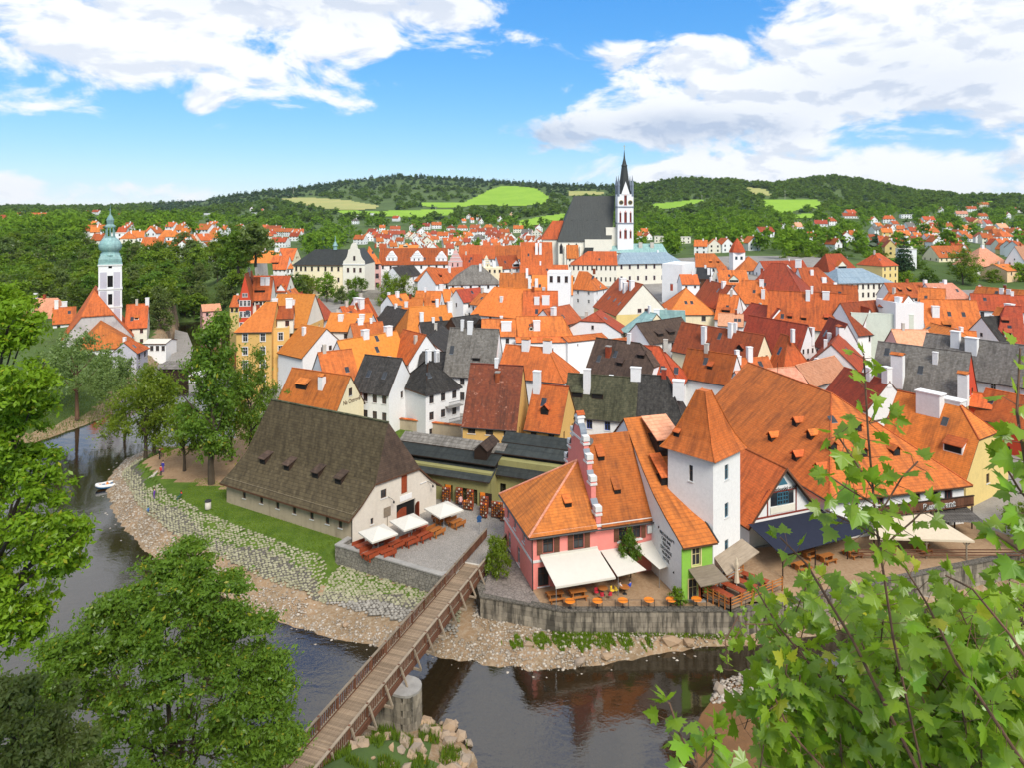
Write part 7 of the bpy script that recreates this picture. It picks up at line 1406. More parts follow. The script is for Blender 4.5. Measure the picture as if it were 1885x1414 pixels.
# wood on the left bank
GW = 'wood on the left bank slope'
for i in range(230):
    px = -60 + 545 * NR.random(); py = 448 + 150 * NR.random() ** .9
    if px > 440 and py > 520: continue
    if py > 575 and px > 60: continue
    x, y, z = on_slope(px, py)
    if abs(px - 203) < 24 and y < 230: continue
    if any(abs(px - b[0]) < b[2] + 4 and -2 < py - b[1] < 26 for b in FAR_BOX) and py < 470: continue
    m = ['leaf_dark', 'leaf_mid', 'leaf_dark', 'leaf_olive', 'leaf_mid'][i % 5]
    if inside(RIVER, np.array([x]), np.array([y]))[0]: continue
    lab = ['dark green', 'mid green', 'deep green', 'olive', 'fresh green'][i % 5] + [' broad', ' round'][i % 2] + ' tree ' + ('low' if py > 545 else 'mid-slope' if py > 490 else 'high') + ' in the left wood, ' + ('at the left edge' if px < 90 else 'left of the onion dome' if px < 180 else 'behind the onion dome' if px < 240 else 'right of the onion dome' if px < 330 else 'below the white hall')
    tree(lab, (x, y, z - .4), 8.5 + 5.5 * NR.random(), ['broad', 'round'][i % 2], 20 + i % 3, 1500, .03, m, 1.1 + .25 * NR.random(), group=GW)
GB = 'tree belt behind the right-hand roofs'
for i in range(95):
    px = 1440 + 460 * NR.random(); py = 478 + 55 * NR.random()
    if px < 1600 and py > 497: continue
    Y = 430 - (py - 478) * 2.1; c = deep(px, py, Y)
    if any(abs(px - b[0]) < b[2] + 3 and -2 < py - b[1] < 20 for b in FAR_BOX): continue
    if 1690 < px < 1860 and py < 512 and NR.random() < .6: continue
    lab = ['mid green', 'dark green', 'bright green', 'deep green', 'olive'][i % 5] + [' broad', ' round'][i % 2] + ' tree in the belt behind the roofs, ' + ('left of the yellow block' if px < 1625 else 'around the yellow block' if px < 1700 else 'before the red mansard' if px < 1790 else 'at the right edge')
    tree(lab, c, 8 + 5 * NR.random(), ['broad', 'round'][i % 2], 20 + i % 3, 1500, .03, ['leaf_mid', 'leaf_dark', 'leaf_bright', 'leaf_dark', 'leaf_olive'][i % 5], 1.1, group=GB)
for i in range(34):
    x = -146 + 60 * (i / 34) + 4 * NR.random(); y = 264 + 22 * NR.random() if x < -84 else 280 + 8 * NR.random(); px = CX + F * x / y
    tree(['mid green', 'dark green', 'olive'][i % 3] + ' tree on the bank where the river turns away, ' + ('left part' if px < 330 else 'middle part' if px < 400 else 'right part'), (x, y, gz(x, y) - .3), 7 + 4 * NR.random(), ['broad', 'round'][i % 2], 20 + i % 3, 1500, .03, ['leaf_mid', 'leaf_dark', 'leaf_olive'][i % 3], 1.15, group='trees on the upstream bank')
# far woods: one mass each
def wood(name, label, pts, mat, kindset, n, leaf):
    VV = []; QQ = []; off = 0
    for (x, y, z, h, w, kd, var) in pts:
        V, Q = crown(kd, var, n, leaf); a = (x * 7.1 + y * 3.3) % 6.28; c, s = math.cos(a), math.sin(a)
        P = np.empty_like(V); P[:, 0] = (V[:, 0] * c - V[:, 1] * s) * h * w + x; P[:, 1] = (V[:, 0] * s + V[:, 1] * c) * h * w + y; P[:, 2] = V[:, 2] * h + z; VV.append(P); QQ.append(Q + off); off += len(V)
    if VV: tag(link(bpy.data.objects.new(name, np_mesh(name, np.concatenate(VV), np.concatenate(QQ), mat))), label, 'wood', kind='stuff')
def on_field(px, py): return any(inside(p, np.array([px]), np.array([py]))[0] or inside(p, np.array([px]), np.array([py - 3.0]))[0] for p, m, l in FIELDS)
near_p, mid_p, fir_p, blue_p = [], [], [], []
cnt = 0
while cnt < 9000:
    cnt += 1
    px = -80 + 2050 * NR.random(); sp = float(np.interp(px, SKY_X, SKY_P)); py = sp + (472 - sp) * NR.random() ** 1.25
    town = 640 < px < 1060 and py > 418
    hedge = (px + 3 * py) % 97 < 14
    dens = .16 if town else (1.0 if py < sp + 26 else .62)
    if 1560 < px and py > 405: dens = .26
    if 150 < px < 600 and 415 < py < 446: dens = .34
    if px < 480 and py > 445: continue
    if NR.random() > dens: continue
    if on_field(px, py): continue
    x, y, z = on_slope(px, py); hp = 13 * F / y
    if any(abs(px - b[0]) < b[2] and -1 < py - b[1] < hp * .9 for b in FAR_BOX) and NR.random() < .93: continue
    h = 9 + 8 * NR.random(); var = 40 + int(NR.random() * 3)
    conif = py < sp + 20 and 280 < px < 1130 or (NR.random() < .10)
    if conif: fir_p.append((x, y, z - 1, h * 1.25, 1.5, 'fir', var))
    elif y < 1150: near_p.append((x, y, z - .5, h, 1.15, ['broad', 'round'][cnt % 2], var))
    else: mid_p.append((x, y, z - 1, h, 1.5, 'round', var))
ridge = []
for i in range(900):
    px = -80 + 2050 * i / 900 + 3 * NR.random(); sp = float(np.interp(px, SKY_X, SKY_P)); py = sp + 1.0 + 5 * NR.random(); x, y, z = on_slope(px, py)
    (fir_p if 250 < px < 1140 and NR.random() < .8 else mid_p).append((x, y, z - 2, 11 + 9 * NR.random(), 1.4, 'fir' if 250 < px < 1140 and NR.random() < .8 else 'round', 40 + i % 3))
wood('woodland', 'mixed broadleaf trees and hedges over the nearer slopes', near_p, 'wood_near', None, 170, .075)
wood('woodland', 'broadleaf woods on the far hills', mid_p, 'wood_far', None, 70, .14)
wood('woodland', 'dark conifer forest along the skyline ridge', [(x, y, z, h, w, 'fir', v) for x, y, z, h, w, k, v in fir_p], 'leaf_fir', None, 60, .10)
# ---------------------------------------------------------------- river bank, walls, footbridge
def sett_meshes(mat, n=6):
    out = []
    for q in range(n):
        rs = np.random.default_rng(q + 50); k = 6; mb = MB(); a0 = rs.random() * 6; rr = [.5 * (.82 + .3 * rs.random()) for _ in range(k)]
        top = [(rr[i] * .80 * math.cos(a0 + i * 6.283 / k), rr[i] * .80 * math.sin(a0 + i * 6.283 / k), .12 + .05 * rs.random()) for i in range(k)]; bot = [(rr[i] * math.cos(a0 + i * 6.283 / k), rr[i] * math.sin(a0 + i * 6.283 / k), 0) for i in range(k)]
        i0 = len(mb.v); mb.v += bot + top; mb.f.append(tuple(range(k, 2 * k))); mb.m.append(0)
        for i in range(k): j = (i + 1) % k; mb.f.append((i, j, k + j, k + i)); mb.m.append(0)
        out.append(mb.mesh('sett', mat))
    return out
def embankment():
    xs = np.arange(-66, -4, .8); ys = np.arange(62, 118, .8); X, Y = np.meshgrid(xs, ys)
    z, wat, plat, cs, dw, dp = near_z(X, Y, True); t = dw / (dw + dp + 1e-6)
    ok = (~wat) & (~plat) & (~cs) & (t > .36) & (X < -5.5) & ~((X < -50) & (Y > 112))
    idx = -np.ones(X.shape, int); idx[ok] = np.arange(ok.sum()); V = np.stack([X[ok], Y[ok], z[ok] + .10], 1); Q = []; M = []
    for i in range(len(ys) - 1):
        for j in range(len(xs) - 1):
            if ok[i:i + 2, j:j + 2].all(): Q.append((idx[i, j], idx[i, j + 1], idx[i + 1, j + 1], idx[i + 1, j])); M.append(1 if t[i, j] > .62 + .1 * math.sin(X[i, j] * .4) else 0)
    me = np_mesh('embankment', V, Q, ['rubble_dark', 'g_grass'], True); me.polygons.foreach_set('material_index', M); me.update()
    root = tag(link(bpy.data.objects.new('embankment', me)), 'sloping embankment paved with rough setts between lawn and beach', 'embankment', kind='structure')
    pts = []; sp = .38
    for i, y in enumerate(np.arange(63, 117, sp * .9)):
        for x in np.arange(-66, -5.5, sp): pts.append((x + (i % 2) * sp / 2 + (NR.random() - .5) * .16, y + (NR.random() - .5) * .14))
    pts = np.array(pts); z, wat, plat, cs, dw, dp = near_z(pts[:, 0], pts[:, 1], True); t = dw / (dw + dp + 1e-6)
    k = (~wat) & (~plat) & (~cs) & (t > .40) & (t < .965) & ~((pts[:, 0] < -50) & (pts[:, 1] > 111)); k &= ~((t > .62) & (NR.random(len(pts)) < .16)); k &= ~((pts[:, 1] > 98) & (t > .70))
    P = np.column_stack([pts[k], z[k] + .09]); tt = t[k]; order = np.argsort(P[:, 1]); P = P[order]; tt = tt[order]
    A = sett_meshes('sett'); B = sett_meshes('sett_mossy')
    VV, QQ, off = [], [], 0
    vs = [(np.array([v.co[:] for v in m.vertices]), [tuple(p.vertices) for p in m.polygons]) for m in A]; F6, F4, mv = [], [], []
    for i, (p, q) in enumerate(zip(P, tt)):
        s = .395 * (.78 + .4 * NR.random()); a = NR.random() * 6.28
        if i < 290:
            o = bpy.data.objects.new('sett', (B if q > .62 else A)[i % 6]); o.location = p; o.rotation_euler = (0, 0, a); o.scale = (s, s, s * 1.1); link(o, root)
        else:
            v, f = vs[i % 6]; c, sn = math.cos(a), math.sin(a); W = np.column_stack([(v[:, 0] * c - v[:, 1] * sn) * s, (v[:, 0] * sn + v[:, 1] * c) * s, v[:, 2] * s * 1.1]) + p; n = len(mv)
            mv += W.tolist(); F4 += [tuple(n + w for w in ff) for ff in f]
    me = bpy.data.meshes.new('setts'); me.from_pydata(mv, [], F4); me.materials.append(MAT['sett_mossy']); me.update(); tag(link(bpy.data.objects.new('sett_paving', me), root), kind='stuff')
    # steps down to the boat
    a = Vector(at3(236, 903, -2.2)); b = Vector(at3(288, 873, -.1)); n = 17; st = empty('stone_steps', a, math.atan2(b.y - a.y, b.x - a.x), 'flight of stone steps from the lawn down to the boat landing', 'steps'); L = (b.xy - a.xy).length
    for i in range(n): mb = MB(); mb.box(0, -.9, -.35, L / n * .92, .9, .1); o = mb.build('step', 'stone_lt', st); o.location = (L * i / n, 0, (b.z - a.z) * i / n + .15)
embankment()

ROCK = []
for q in range(8):
    bm = bmesh.new(); bmesh.ops.create_icosphere(bm, subdivisions=1, radius=.5); rs = np.random.default_rng(q + 9)
    for v in bm.verts: v.co *= .72 + .5 * rs.random(); v.co.z *= .72; v.co.x *= 1.15
    me = bpy.data.meshes.new('boulder'); bm.to_mesh(me); bm.free(); me.materials.append(MAT['boulder']); ROCK.append(me)
RV = [(np.array([v.co[:] for v in m.vertices]), np.array([tuple(p.vertices) for p in m.polygons])) for m in ROCK]
def rock_field(name, label, pts, mat):
    VV, QQ, off = [], [], 0
    for i, (x, y, z, s) in enumerate(pts):
        v, f = RV[i % 8]; a = NR.random() * 6.28; c, sn = math.cos(a), math.sin(a); VV.append(np.column_stack([(v[:, 0] * c - v[:, 1] * sn), (v[:, 0] * sn + v[:, 1] * c), v[:, 2]]) * s + np.array([x, y, z])); QQ.append(f + off); off += len(v)
    tag(link(bpy.data.objects.new(name, np_mesh(name, np.concatenate(VV), np.concatenate(QQ), mat))), label, 'gravel', kind='stuff')
def scatter(n, x0, x1, y0, y1, fn):
    x = x0 + (x1 - x0) * NR.random(n); y = y0 + (y1 - y0) * NR.random(n); z, wat, plat, cs, dw, dp = near_z(x, y, True); k = fn(x, y, wat, plat, cs, dw, dp); return x[k], y[k], z[k], dw[k], dp[k]
x, y, z, dw, dp = scatter(150000, -68, 34, 60, 122, lambda x, y, w, p, c, dw, dp: (~w) & (~p) & (~c) & ((dw / (dw + dp + 1e-6) < .40) | (x > -4)) & ((x > -8) | (x < -44) | (dw < 2.4) | (NR.random(len(x)) < .16)))
rock_field('gravel', 'loose pale stones along the beach below the walls', [(a, b, c + .02, .08 + .30 * NR.random() ** 3.5) for a, b, c in zip(x[:17000], y[:17000], z[:17000])], 'pebble')
x, y, z, dw, dp = scatter(9000, 17, 30, 57, 66, lambda x, y, w, p, c, dw, dp: c & (y > 58.2 + .15 * (x - 17)))
rock_field('gravel', 'heap of pale stones on the sandy bank at the right', [(a, b, c + .05, .15 + .30 * NR.random() ** 2) for a, b, c in zip(x[:900], y[:900], z[:900])], 'pebble')
x, y, z, dw, dp = scatter(3000, -66, 24, 60, 122, lambda x, y, w, p, c, dw, dp: w & (dw < 1.6) & (y > 61))
rock_field('gravel', 'wet stones in the shallows along the beach', [(a, b, -3.05, .12 + .25 * NR.random() ** 2) for a, b in zip(x[:700], y[:700])], 'pebble')
GP = 'boulders round the bridge pier'
k = 0
for i in range(400):
    x = -15 + 13.5 * NR.random(); y = 47 + 11 * NR.random()
    if math.hypot(x + 9.5, (y - 53.0) * .8) > 6.2 or (abs((x + 9.3) * .9 + (y - 53.8) * .2) < 1.7 and abs(y - 53.8) < 1.6): continue
    zz = gz(x, y)
    if zz < -3.25: continue
    k += 1
    if k > 95: break
    s = .35 + .95 * NR.random() ** 1.3; side = ('on the river side' if x > -6.5 else 'on the bank side' if x < -12.5 else 'in front' if y < 51 else 'close against it'); o = bpy.data.objects.new('boulder', ROCK[i % 8]); o.location = (x, y, max(zz, -3.0) + s * .14); o.scale = (s, s, s * (.8 + .4 * NR.random())); o.rotation_euler = (NR.random() - .5, NR.random() - .5, NR.random() * 6.28); link(o)
    tag(o, ('large ' if s > .85 else 'small ' if s < .5 else '') + ['tan', 'grey-brown', 'orange-tan', 'pale'][i % 4] + ' boulder at the foot of the bridge pier, ' + side, 'boulder', GP)
for i, (px, py, s, lab) in enumerate(((1236, 1180, 1.7, 'long grey slab of rock on the beach under the terrace wall'), (1268, 1184, 1.1, 'orange-tan block on the beach under the terrace wall'), (974, 1188, 1.1, 'rounded grey stone in the middle of the gravel beach'), (1068, 1218, .9, 'upright tan stone at the waterline'), (1323, 1268, .9, 'pale stone lying in the shallows right of the heap'), (1118, 1209, .9, 'tan boulder at the water edge below the grass'), (636, 1152, .7, 'pale lone stone on the brown shingle left of the bridge'))):
    q = at3(px, py, -2.6); o = bpy.data.objects.new('boulder', ROCK[i % 8]); o.location = q; o.scale = (s * 1.3, s, s); o.rotation_euler = (0, .2, i * 1.3); link(o); tag(o, lab, 'boulder')

def wall_run(name, label, pts, zb, zt, thick, mat, cap, blocks=None, capw=.1, capname='coping_stone', capl=1.15):
    root = empty(name, (*pts[0], 0), 0, label, 'wall'); O = Vector((*pts[0], 0)); core = MB()
    for (p, q), b, t in zip(zip(pts, pts[1:]), zip(zb, zb[1:]), zip(zt, zt[1:])):
        P = Vector((*p, 0)) - O; Q = Vector((*q, 0)) - O; u = (Q - P); L = u.length; u.normalize(); n = Vector((-u.y, u.x, 0)); B = lambda x, y, z: tuple(P + u * x + n * y + Vector((0, 0, z)))
        lb = lambda x: b[0] + (b[1] - b[0]) * x / L; lt = lambda x: t[0] + (t[1] - t[0]) * x / L
        core.v += []; i = len(core.v); core.v += [B(0, .06, b[0]), B(L, .06, b[1]), B(L, thick, b[1]), B(0, thick, b[0]), B(0, .06, t[0]), B(L, .06, t[1]), B(L, thick, t[1]), B(0, thick, t[0])]
        for f in ((0, 3, 2, 1), (4, 5, 6, 7), (0, 1, 5, 4), (1, 2, 6, 5), (2, 3, 7, 6), (3, 0, 4, 7)): core.f.append(tuple(i + w for w in f)); core.m.append(0)
        if blocks:
            bh, bw, bm = blocks; rows = max(1, int((t[0] - b[0]) / bh))
            for r in range(rows):
                x = -(r % 2) * bw * .5
                while x < L:
                    w = bw * (.7 + .6 * NR.random()); x0, x1 = max(0, x), min(L, x + w - .03); x += w
                    if x1 - x0 < .15: continue
                    z0 = lt((x0 + x1) / 2) - (r + 1) * bh; e = .03 * NR.random(); m = MB(); m.v += [B(x0, -e, z0 + .02), B(x1, -e, z0 + .02), B(x1, .1, z0 + .02), B(x0, .1, z0 + .02), B(x0, -e, z0 + bh - .01), B(x1, -e, z0 + bh - .01), B(x1, .1, z0 + bh - .01), B(x0, .1, z0 + bh - .01)]
                    for f in ((0, 3, 2, 1), (4, 5, 6, 7), (0, 1, 5, 4), (1, 2, 6, 5), (3, 0, 4, 7)): m.f.append(f); m.m.append(0)
                    m.build('stone_block', bm, root)
        x = 0
        while x < L - .1:
            x1 = min(L, x + capl * (.85 + .3 * NR.random())); m = MB(); m.v += [B(x + .01, -capw, lt(x)), B(x1, -capw, lt(x1)), B(x1, thick + capw, lt(x1)), B(x + .01, thick + capw, lt(x)), B(x + .01, -capw, lt(x) + .14), B(x1, -capw, lt(x1) + .14), B(x1, thick + capw, lt(x1) + .14), B(x + .01, thick + capw, lt(x) + .14)]
            for f in ((0, 3, 2, 1), (4, 5, 6, 7), (0, 1, 5, 4), (1, 2, 6, 5), (2, 3, 7, 6), (3, 0, 4, 7)): m.f.append(f); m.m.append(0)
            m.build(capname, cap, root); x = x1
    core.build('wall_core', mat, root); return root
wall_run('parapet_wall', 'grey rubble parapet wall along the river side of the plaza', [(-19.3, 81.0), (-20.4, 79.0), (-7.6, 72.6), (-4.4, 73.2)], [-1.9] * 4, [.45, .42, .30, .3], .5, 'rubble', 'stone', (.30, .62, 'rubble'))
wall_run('river_wall', 'weathered block wall carrying the cafe terrace above the beach', [(-4.0, 73.4), (-3.2, 69.4), (5, 66.8), (22.9, 66.8), (29, 68.6), (45, 73.8), (62, 79)], [-2.9] * 7, [.0, -.15, -.1, -.05, -.05, -.05, 0], .6, 'rubble_dark', 'rubble_dark', (.52, 1.2, 'ashlar'))
wall_run('garden_wall', 'ochre garden wall with orange tile coping in front of the white houses', [at(719, 769, 2.2), at(848, 784, 2.2)], [-.5] * 2, [2.1, 2.1], .4, 'barnwall', 'tile_orange', None, .15, 'coping_tile', 1.0)
mb = MB(); mb.poly([(-20.0, 79.0, .02), (-7.7, 73.0, .02), (-3.4, 74.0, .02), (-3.2, 77, .02), (1.5, 79, .02), (3.5, 92, .02), (-4, 98, .02), (-18, 101, .02), (-10, 90.3, .02), (-18.7, 80.7, .02)]); tag(mb.build('plaza', 'plaza'), 'pale cobbled plaza beside the barn', 'plaza', kind='structure')
mb = MB(); mb.poly([(-3.0, 69.9, .02), (-2.2, 77.5, .02), (.4, 79, .02), (1.9, 71, .02), (3.0, 67.7, .02)]); tag(mb.build('path', 'path_stone'), 'brown paved path beside the pink house', 'path', kind='structure')
mb = MB(); mb.poly([(2.8, 67.6, .015), (1.9, 70.6, .015), (17, 75, .015), (17.2, 68.2, .015), (27, 68.4, .015), (22.8, 67.4, .015), (5, 67.4, .015)]); tag(mb.build('cafe_terrace', 'g_dirt'), 'sandy ground of the cafe terrace', 'terrace', kind='structure')
mb = MB(); mb.poly([(21, 70, .015), (27, 79, .015), (38, 81, .015), (57, 86, .015), (62, 79.5, .015), (45, 74.3, .015), (29, 69.2, .015), (24, 67.6, .015)]); tag(mb.build('beer_garden_floor', 'g_dirt'), 'dark earth floor under the restaurant awnings', 'terrace', kind='structure')

def bridge():
    P1 = Vector((-2.45, 79.0, 0)); u = Vector((-.332, -.943, 0)); n = Vector((.943, -.332, 0)); L = 44.0; hw = 1.18; zd = .30
    root = empty('footbridge', (P1.x, P1.y, 0), math.atan2(u.y, u.x), 'long wooden footbridge with baluster railings and raking braces', 'bridge'); root.rotation_euler[1] = -.026   # local x along the bridge, y to its left seen from the plaza
    mb = MB(); mb.box(0, -.075, 0, .165, .075, .05)
    pk = MB(); pk.box(0, -hw, zd - .05, .178, hw, zd); pm = pk.mesh('plank', 'deck_wood')
    for i in range(225): o = link(bpy.data.objects.new('plank', pm), root); o.location = (4.6 + i * .185, 0, (NR.random() - .5) * .02); o.rotation_euler = (0, 0, (NR.random() - .5) * .008)
    for y in (-1.15, 0, 1.15): b = MB(); b.box(4.4, y - .14, zd - .62, 47, y + .14, zd - .06); b.build('stringer', 'rail_wood', root)
    b = MB(); b.box(-2.0, -hw, zd - .3, 4.6, hw, zd - .02); b.build('approach_slab', 'plaza', root); b = MB(); b.box(4.35, -hw - .1, zd - .1, 4.62, hw + .1, zd + .02); b.build('threshold', 'stone_lt', root)
    bal = MB(); bal.box(-.035, -.03, zd + .12, .035, .03, zd + 1.02); bm_ = bal.mesh('baluster', 'rail_wood')
    post = MB(); post.box(-.08, -.08, zd - .75, .08, .08, zd + 1.12); pmh = post.mesh('post', 'rail_wood')
    for sg in (-1, 1):
        y = sg * (hw + .12)
        b = MB(); b.box(-2.0, y - .10, zd + 1.02, 46, y + .10, zd + 1.10); b.build('hand_rail', 'old_wood', root)
        b = MB(); b.box(4.6, y - .06, zd + .06, 46, y + .06, zd + .14); b.build('bottom_rail', 'old_wood', root)
        b = MB(); b.box(4.6, y + sg * .04, zd - .55, 46, y + sg * .12, zd - .08); b.build('fascia', 'rail_wood', root)
        k0 = 4.6
        for i in range(18): o = link(bpy.data.objects.new('post', pmh), root); o.location = (4.8 + i * 2.42, y, 0)
        for i in range(148): o = link(bpy.data.objects.new('baluster', bm_), root); o.location = (5.0 + i * .262, y, 0)
        for i in range(18):
            b = MB(); x = 4.8 + i * 2.42; o1 = y + sg * .75
            b.prism([(x - .06, y + sg * .1, zd + .92), (x + .06, y + sg * .1, zd + .92), (x + .06, o1, zd - .52), (x - .06, o1, zd - .52)], (0, sg * .12, .04)); b.box(x - .07, min(y, o1 + sg * .1), zd - .68, x + .07, max(y, o1 + sg * .1), zd - .52); b.build('brace', 'old_wood', root)
        for i in range(12): b = MB(); b.box(-2.0 + i * .54, y - .05, zd + .1, -2.0 + i * .54 + .50, y + .05, zd + 1.0); b.build('side_board', 'rail_wood', root)
    # pier
    pr = empty('bridge_pier', (-9.55, 56.0, 0), math.atan2(n.y, n.x), 'rounded stone block pier carrying the footbridge', 'pier'); zt = .28; rows = 8; hh = (zt + 4.0) / rows
    for r in range(rows):
        z0 = -4.0 + r * hh; k = 9; half = 1.1; rad = 1.15 * (1 + .012 * (rows - r))
        ang = [R(-90) + R(180) * (i + (.5 if r % 2 else 0)) / k for i in range(k + 1)]
        for s in (1, -1):
            for a0, a1 in zip(ang, ang[1:]):
                g = .012; pts = []
                for w, rr in ((a0 + g, rad), (a1 - g, rad), (a1 - g, rad * .7), (a0 + g, rad * .7)): pts.append((s * (half + rr * math.cos(w)), s * rr * math.sin(w), z0 + hh - .015))
                m = MB(); m.prism(pts, (0, 0, -hh + .02)); m.build('stone_block', 'ashlar', pr)
        for s in (1, -1):
            for j in range(3):
                m = MB(); x0 = -half + j * 2 * half / 3; m.box(x0 + .01, s * rad - (.3 if s > 0 else 0), z0, x0 + 2 * half / 3 - .01, s * rad + (0 if s > 0 else .3), z0 + hh - .015); m.build('stone_block', 'ashlar', pr)
    m = MB(); cap = [(half + 1.17 * math.cos(a), 1.2 * math.sin(a), zt + .15) for a in np.linspace(-math.pi / 2, math.pi / 2, 10)] + [(-half + 1.2 * math.cos(a), 1.2 * math.sin(a), zt + .15) for a in np.linspace(math.pi / 2, 1.5 * math.pi, 10)]; m.prism(cap, (0, 0, -.2)); m.build('cap_slab', 'stone', pr)
    m = MB(); m.box(-2.0, -.85, -4, 2.0, .85, zt); m.build('pier_core', 'rubble_dark', pr)
    ab = empty('bridge_abutment', (-4.1, 74.3, 0), math.atan2(n.y, n.x), 'grey concrete abutment under the plaza end of the footbridge', 'abutment'); m = MB(); m.box(-1.5, -.6, -3, 1.7, .9, -.3); m.build('concrete_block', 'stone', ab)
bridge()
# ---------------------------------------------------------------- plaza, cafe terraces, people
def parasol(lab, x, y, s=3.3, rz=R(40)):
    r = empty('parasol', (x, y, .02), rz, lab, 'parasol', 'white parasols on the plaza'); h = s / 2; mb = MB(); z0, z1 = 2.25, 3.0
    q = [(-h, -h), (h, -h), (h, h), (-h, h)]
    for k in range(4): a, b = q[k], q[(k + 1) % 4]; mb.prism([(*a, z0), (*b, z0), (0, 0, z1)], (0, 0, -.03)); mb.prism([(*a, z0), (*a, z0 - .16), (*b, z0 - .16), (*b, z0)], (0.01, 0.01, 0))
    mb.build('canopy', 'canvas', r); mb = MB(); mb.tube([(0, 0, 0), (0, 0, z1)], .035, 8); mb.build('pole', 'frame_white', r); mb = MB(); mb.box(-.35, -.35, 0, .35, .35, .1); mb.build('base', 'stone', r)
parasol('white square parasol nearest the plaza wall', -15.3, 78.2); parasol('white square parasol in the middle of the three by the barn', -12.2, 81.0); parasol('white square parasol farthest along the barn gable', -8.4, 84.4, 3.5)
def beer_table(lab, x, y, rz, m='redwood', back=True):
    r = empty('beer_garden_table', (x, y, .02), rz, lab, 'table', 'beer garden tables on the plaza')
    b = MB(); [b.box(-.85, -.36 + k * .185, .70, .85, -.20 + k * .185, .75) for k in range(4)]; b.build('table_top', m, r)
    for s in (-.6, .6): b = MB(); b.box(s - .05, -.3, 0, s + .05, .3, .70); b.build('leg', m, r)
    for sy in (-1, 1):
        b = MB(); b.box(-.85, sy * .68 - .14, .40, .85, sy * .68 + .14, .45); se = b.build('bench_seat', m, r)
        if back: b = MB(); b.box(-.85, sy * .86 - .025, .50, .85, sy * .86 + .025, .92); b.build('bench_back', m, r)
        for s in (-.6, .6): b = MB(); b.box(s - .04, sy * .68 - .12, 0, s + .04, sy * .68 + .12, .40); b.build('bench_leg', m, r)
BT = [(-17.2, 78.6, 'beer table in the corner of the plaza wall'), (-15.9, 76.9, 'beer table nearest the plaza wall edge'), (-14.2, 77.2, 'beer table before the nearest parasol'), (-13.6, 79.1, 'beer table between the first two parasols'), (-12.0, 80.0, 'beer table under the front of the middle parasol'), (-10.6, 81.2, 'beer table right of the middle parasol'), (-15.6, 80.3, 'beer table behind the nearest parasol'), (-9.2, 82.4, 'amber beer table before the farthest parasol'), (-6.9, 84.6, 'amber beer table right of the farthest parasol'), (-8.9, 85.8, 'amber beer table under the farthest parasol'), (-11.0, 83.0, 'beer table by the barn gate')]
for i, (x, y, l) in enumerate(BT): beer_table(l, x, y, R(43 + (i * 5) % 9), 'redwood' if 'amber' not in l else 'amber_wood')
def person(lab, pos, top, legs, rz=0.0, pose='stand', h=1.72, hair=(0.05, 0.03, 0.02), zs=(.80, 1.40), skin=(.55, .34, .24)):
    mn = 'cloth_%d' % len(bpy.data.materials); m_person(mn, top, legs, skin, zs)
    r = empty('person', pos, rz, lab, 'person'); r.scale = (h / 1.72,) * 3
    if pose == 'sit': J = {'p': (0, 0, .32), 'c': (0, .06, .62), 's': (0, .08, .82), 'n': (0, .05, .93), 'h': (0, .02, 1.06), 'sl': (-.17, .08, .80), 'el': (-.24, -.08, .58), 'hl': (-.14, -.30, .50), 'kl': (-.12, -.42, .42), 'fl': (-.13, -.52, .06), 'tl': (-.13, -.64, .03)}
    elif pose == 'crouch': J = {'p': (0, .1, .34), 'c': (0, 0, .56), 's': (0, -.10, .74), 'n': (0, -.15, .84), 'h': (0, -.20, .96), 'sl': (-.16, -.1, .72), 'el': (-.22, -.24, .48), 'hl': (-.14, -.38, .28), 'kl': (-.14, -.26, .42), 'fl': (-.13, -.05, .06), 'tl': (-.13, -.20, .03)}
    else: J = {'p': (0, 0, .92), 'c': (0, .015, 1.16), 's': (0, .02, 1.38), 'n': (0, .0, 1.49), 'h': (0, -.02, 1.62), 'sl': (-.19, .02, 1.38), 'el': (-.25, .03, 1.10), 'hl': (-.23, -.12, .88), 'kl': (-.11, -.02, .50), 'fl': (-.12, .04, .06), 'tl': (-.13, -.12, .03)}
    rad = {'p': .145, 'c': .135, 's': .13, 'n': .055, 'h': .105, 'sl': .065, 'el': .048, 'hl': .04, 'kl': .07, 'fl': .05, 'tl': .04}
    names = list(J); V = [J[k] for k in names]; Rr = [rad[k] for k in names]
    for k in ('sl', 'el', 'hl', 'kl', 'fl', 'tl'):
        x, y, z = J[k]; q = {'el': .03, 'hl': .05, 'fl': .10, 'kl': -.05}.get(k, 0) if pose == 'stand' else 0; names.append(k[0] + 'r'); V.append((-x, y + q, z)); Rr.append(rad[k])
    ix = {k: i for i, k in enumerate(names)}; E = [('p', 'c'), ('c', 's'), ('s', 'n'), ('n', 'h')]
    for d in 'lr': E += [('s', 's' + d), ('s' + d, 'e' + d), ('e' + d, 'h' + d), ('p', 'k' + d), ('k' + d, 'f' + d), ('f' + d, 't' + d)]
    me = bpy.data.meshes.new('body'); me.from_pydata(V, [(ix[a], ix[b]) for a, b in E], []); me.materials.append(MAT[mn]); o = link(bpy.data.objects.new('body', me), r)
    sk = o.modifiers.new('skin', 'SKIN'); sv = me.skin_vertices[0].data
    for i, q in enumerate(Rr): sv[i].radius = (q, q * .82); sv[i].use_root = (i == 0)
    o.modifiers.new('sub', 'SUBSURF').levels = 1
    hx, hy, hz = J['h']; b = MB(); b.lathe([(.115, hz - .02), (.122, hz + .05), (.09, hz + .12), (.02, hz + .145)], 10, 0, (hx, hy + .012)); m, nt = newmat(mn + '_hair'); finish(nt, hair, .7); b.build('hair', mn + '_hair', r, True)
person('person in pale pink shirt and dark trousers walking by the shop racks', (*at(848, 936, 0), .02), (.70, .42, .42), (.03, .03, .06), R(30))
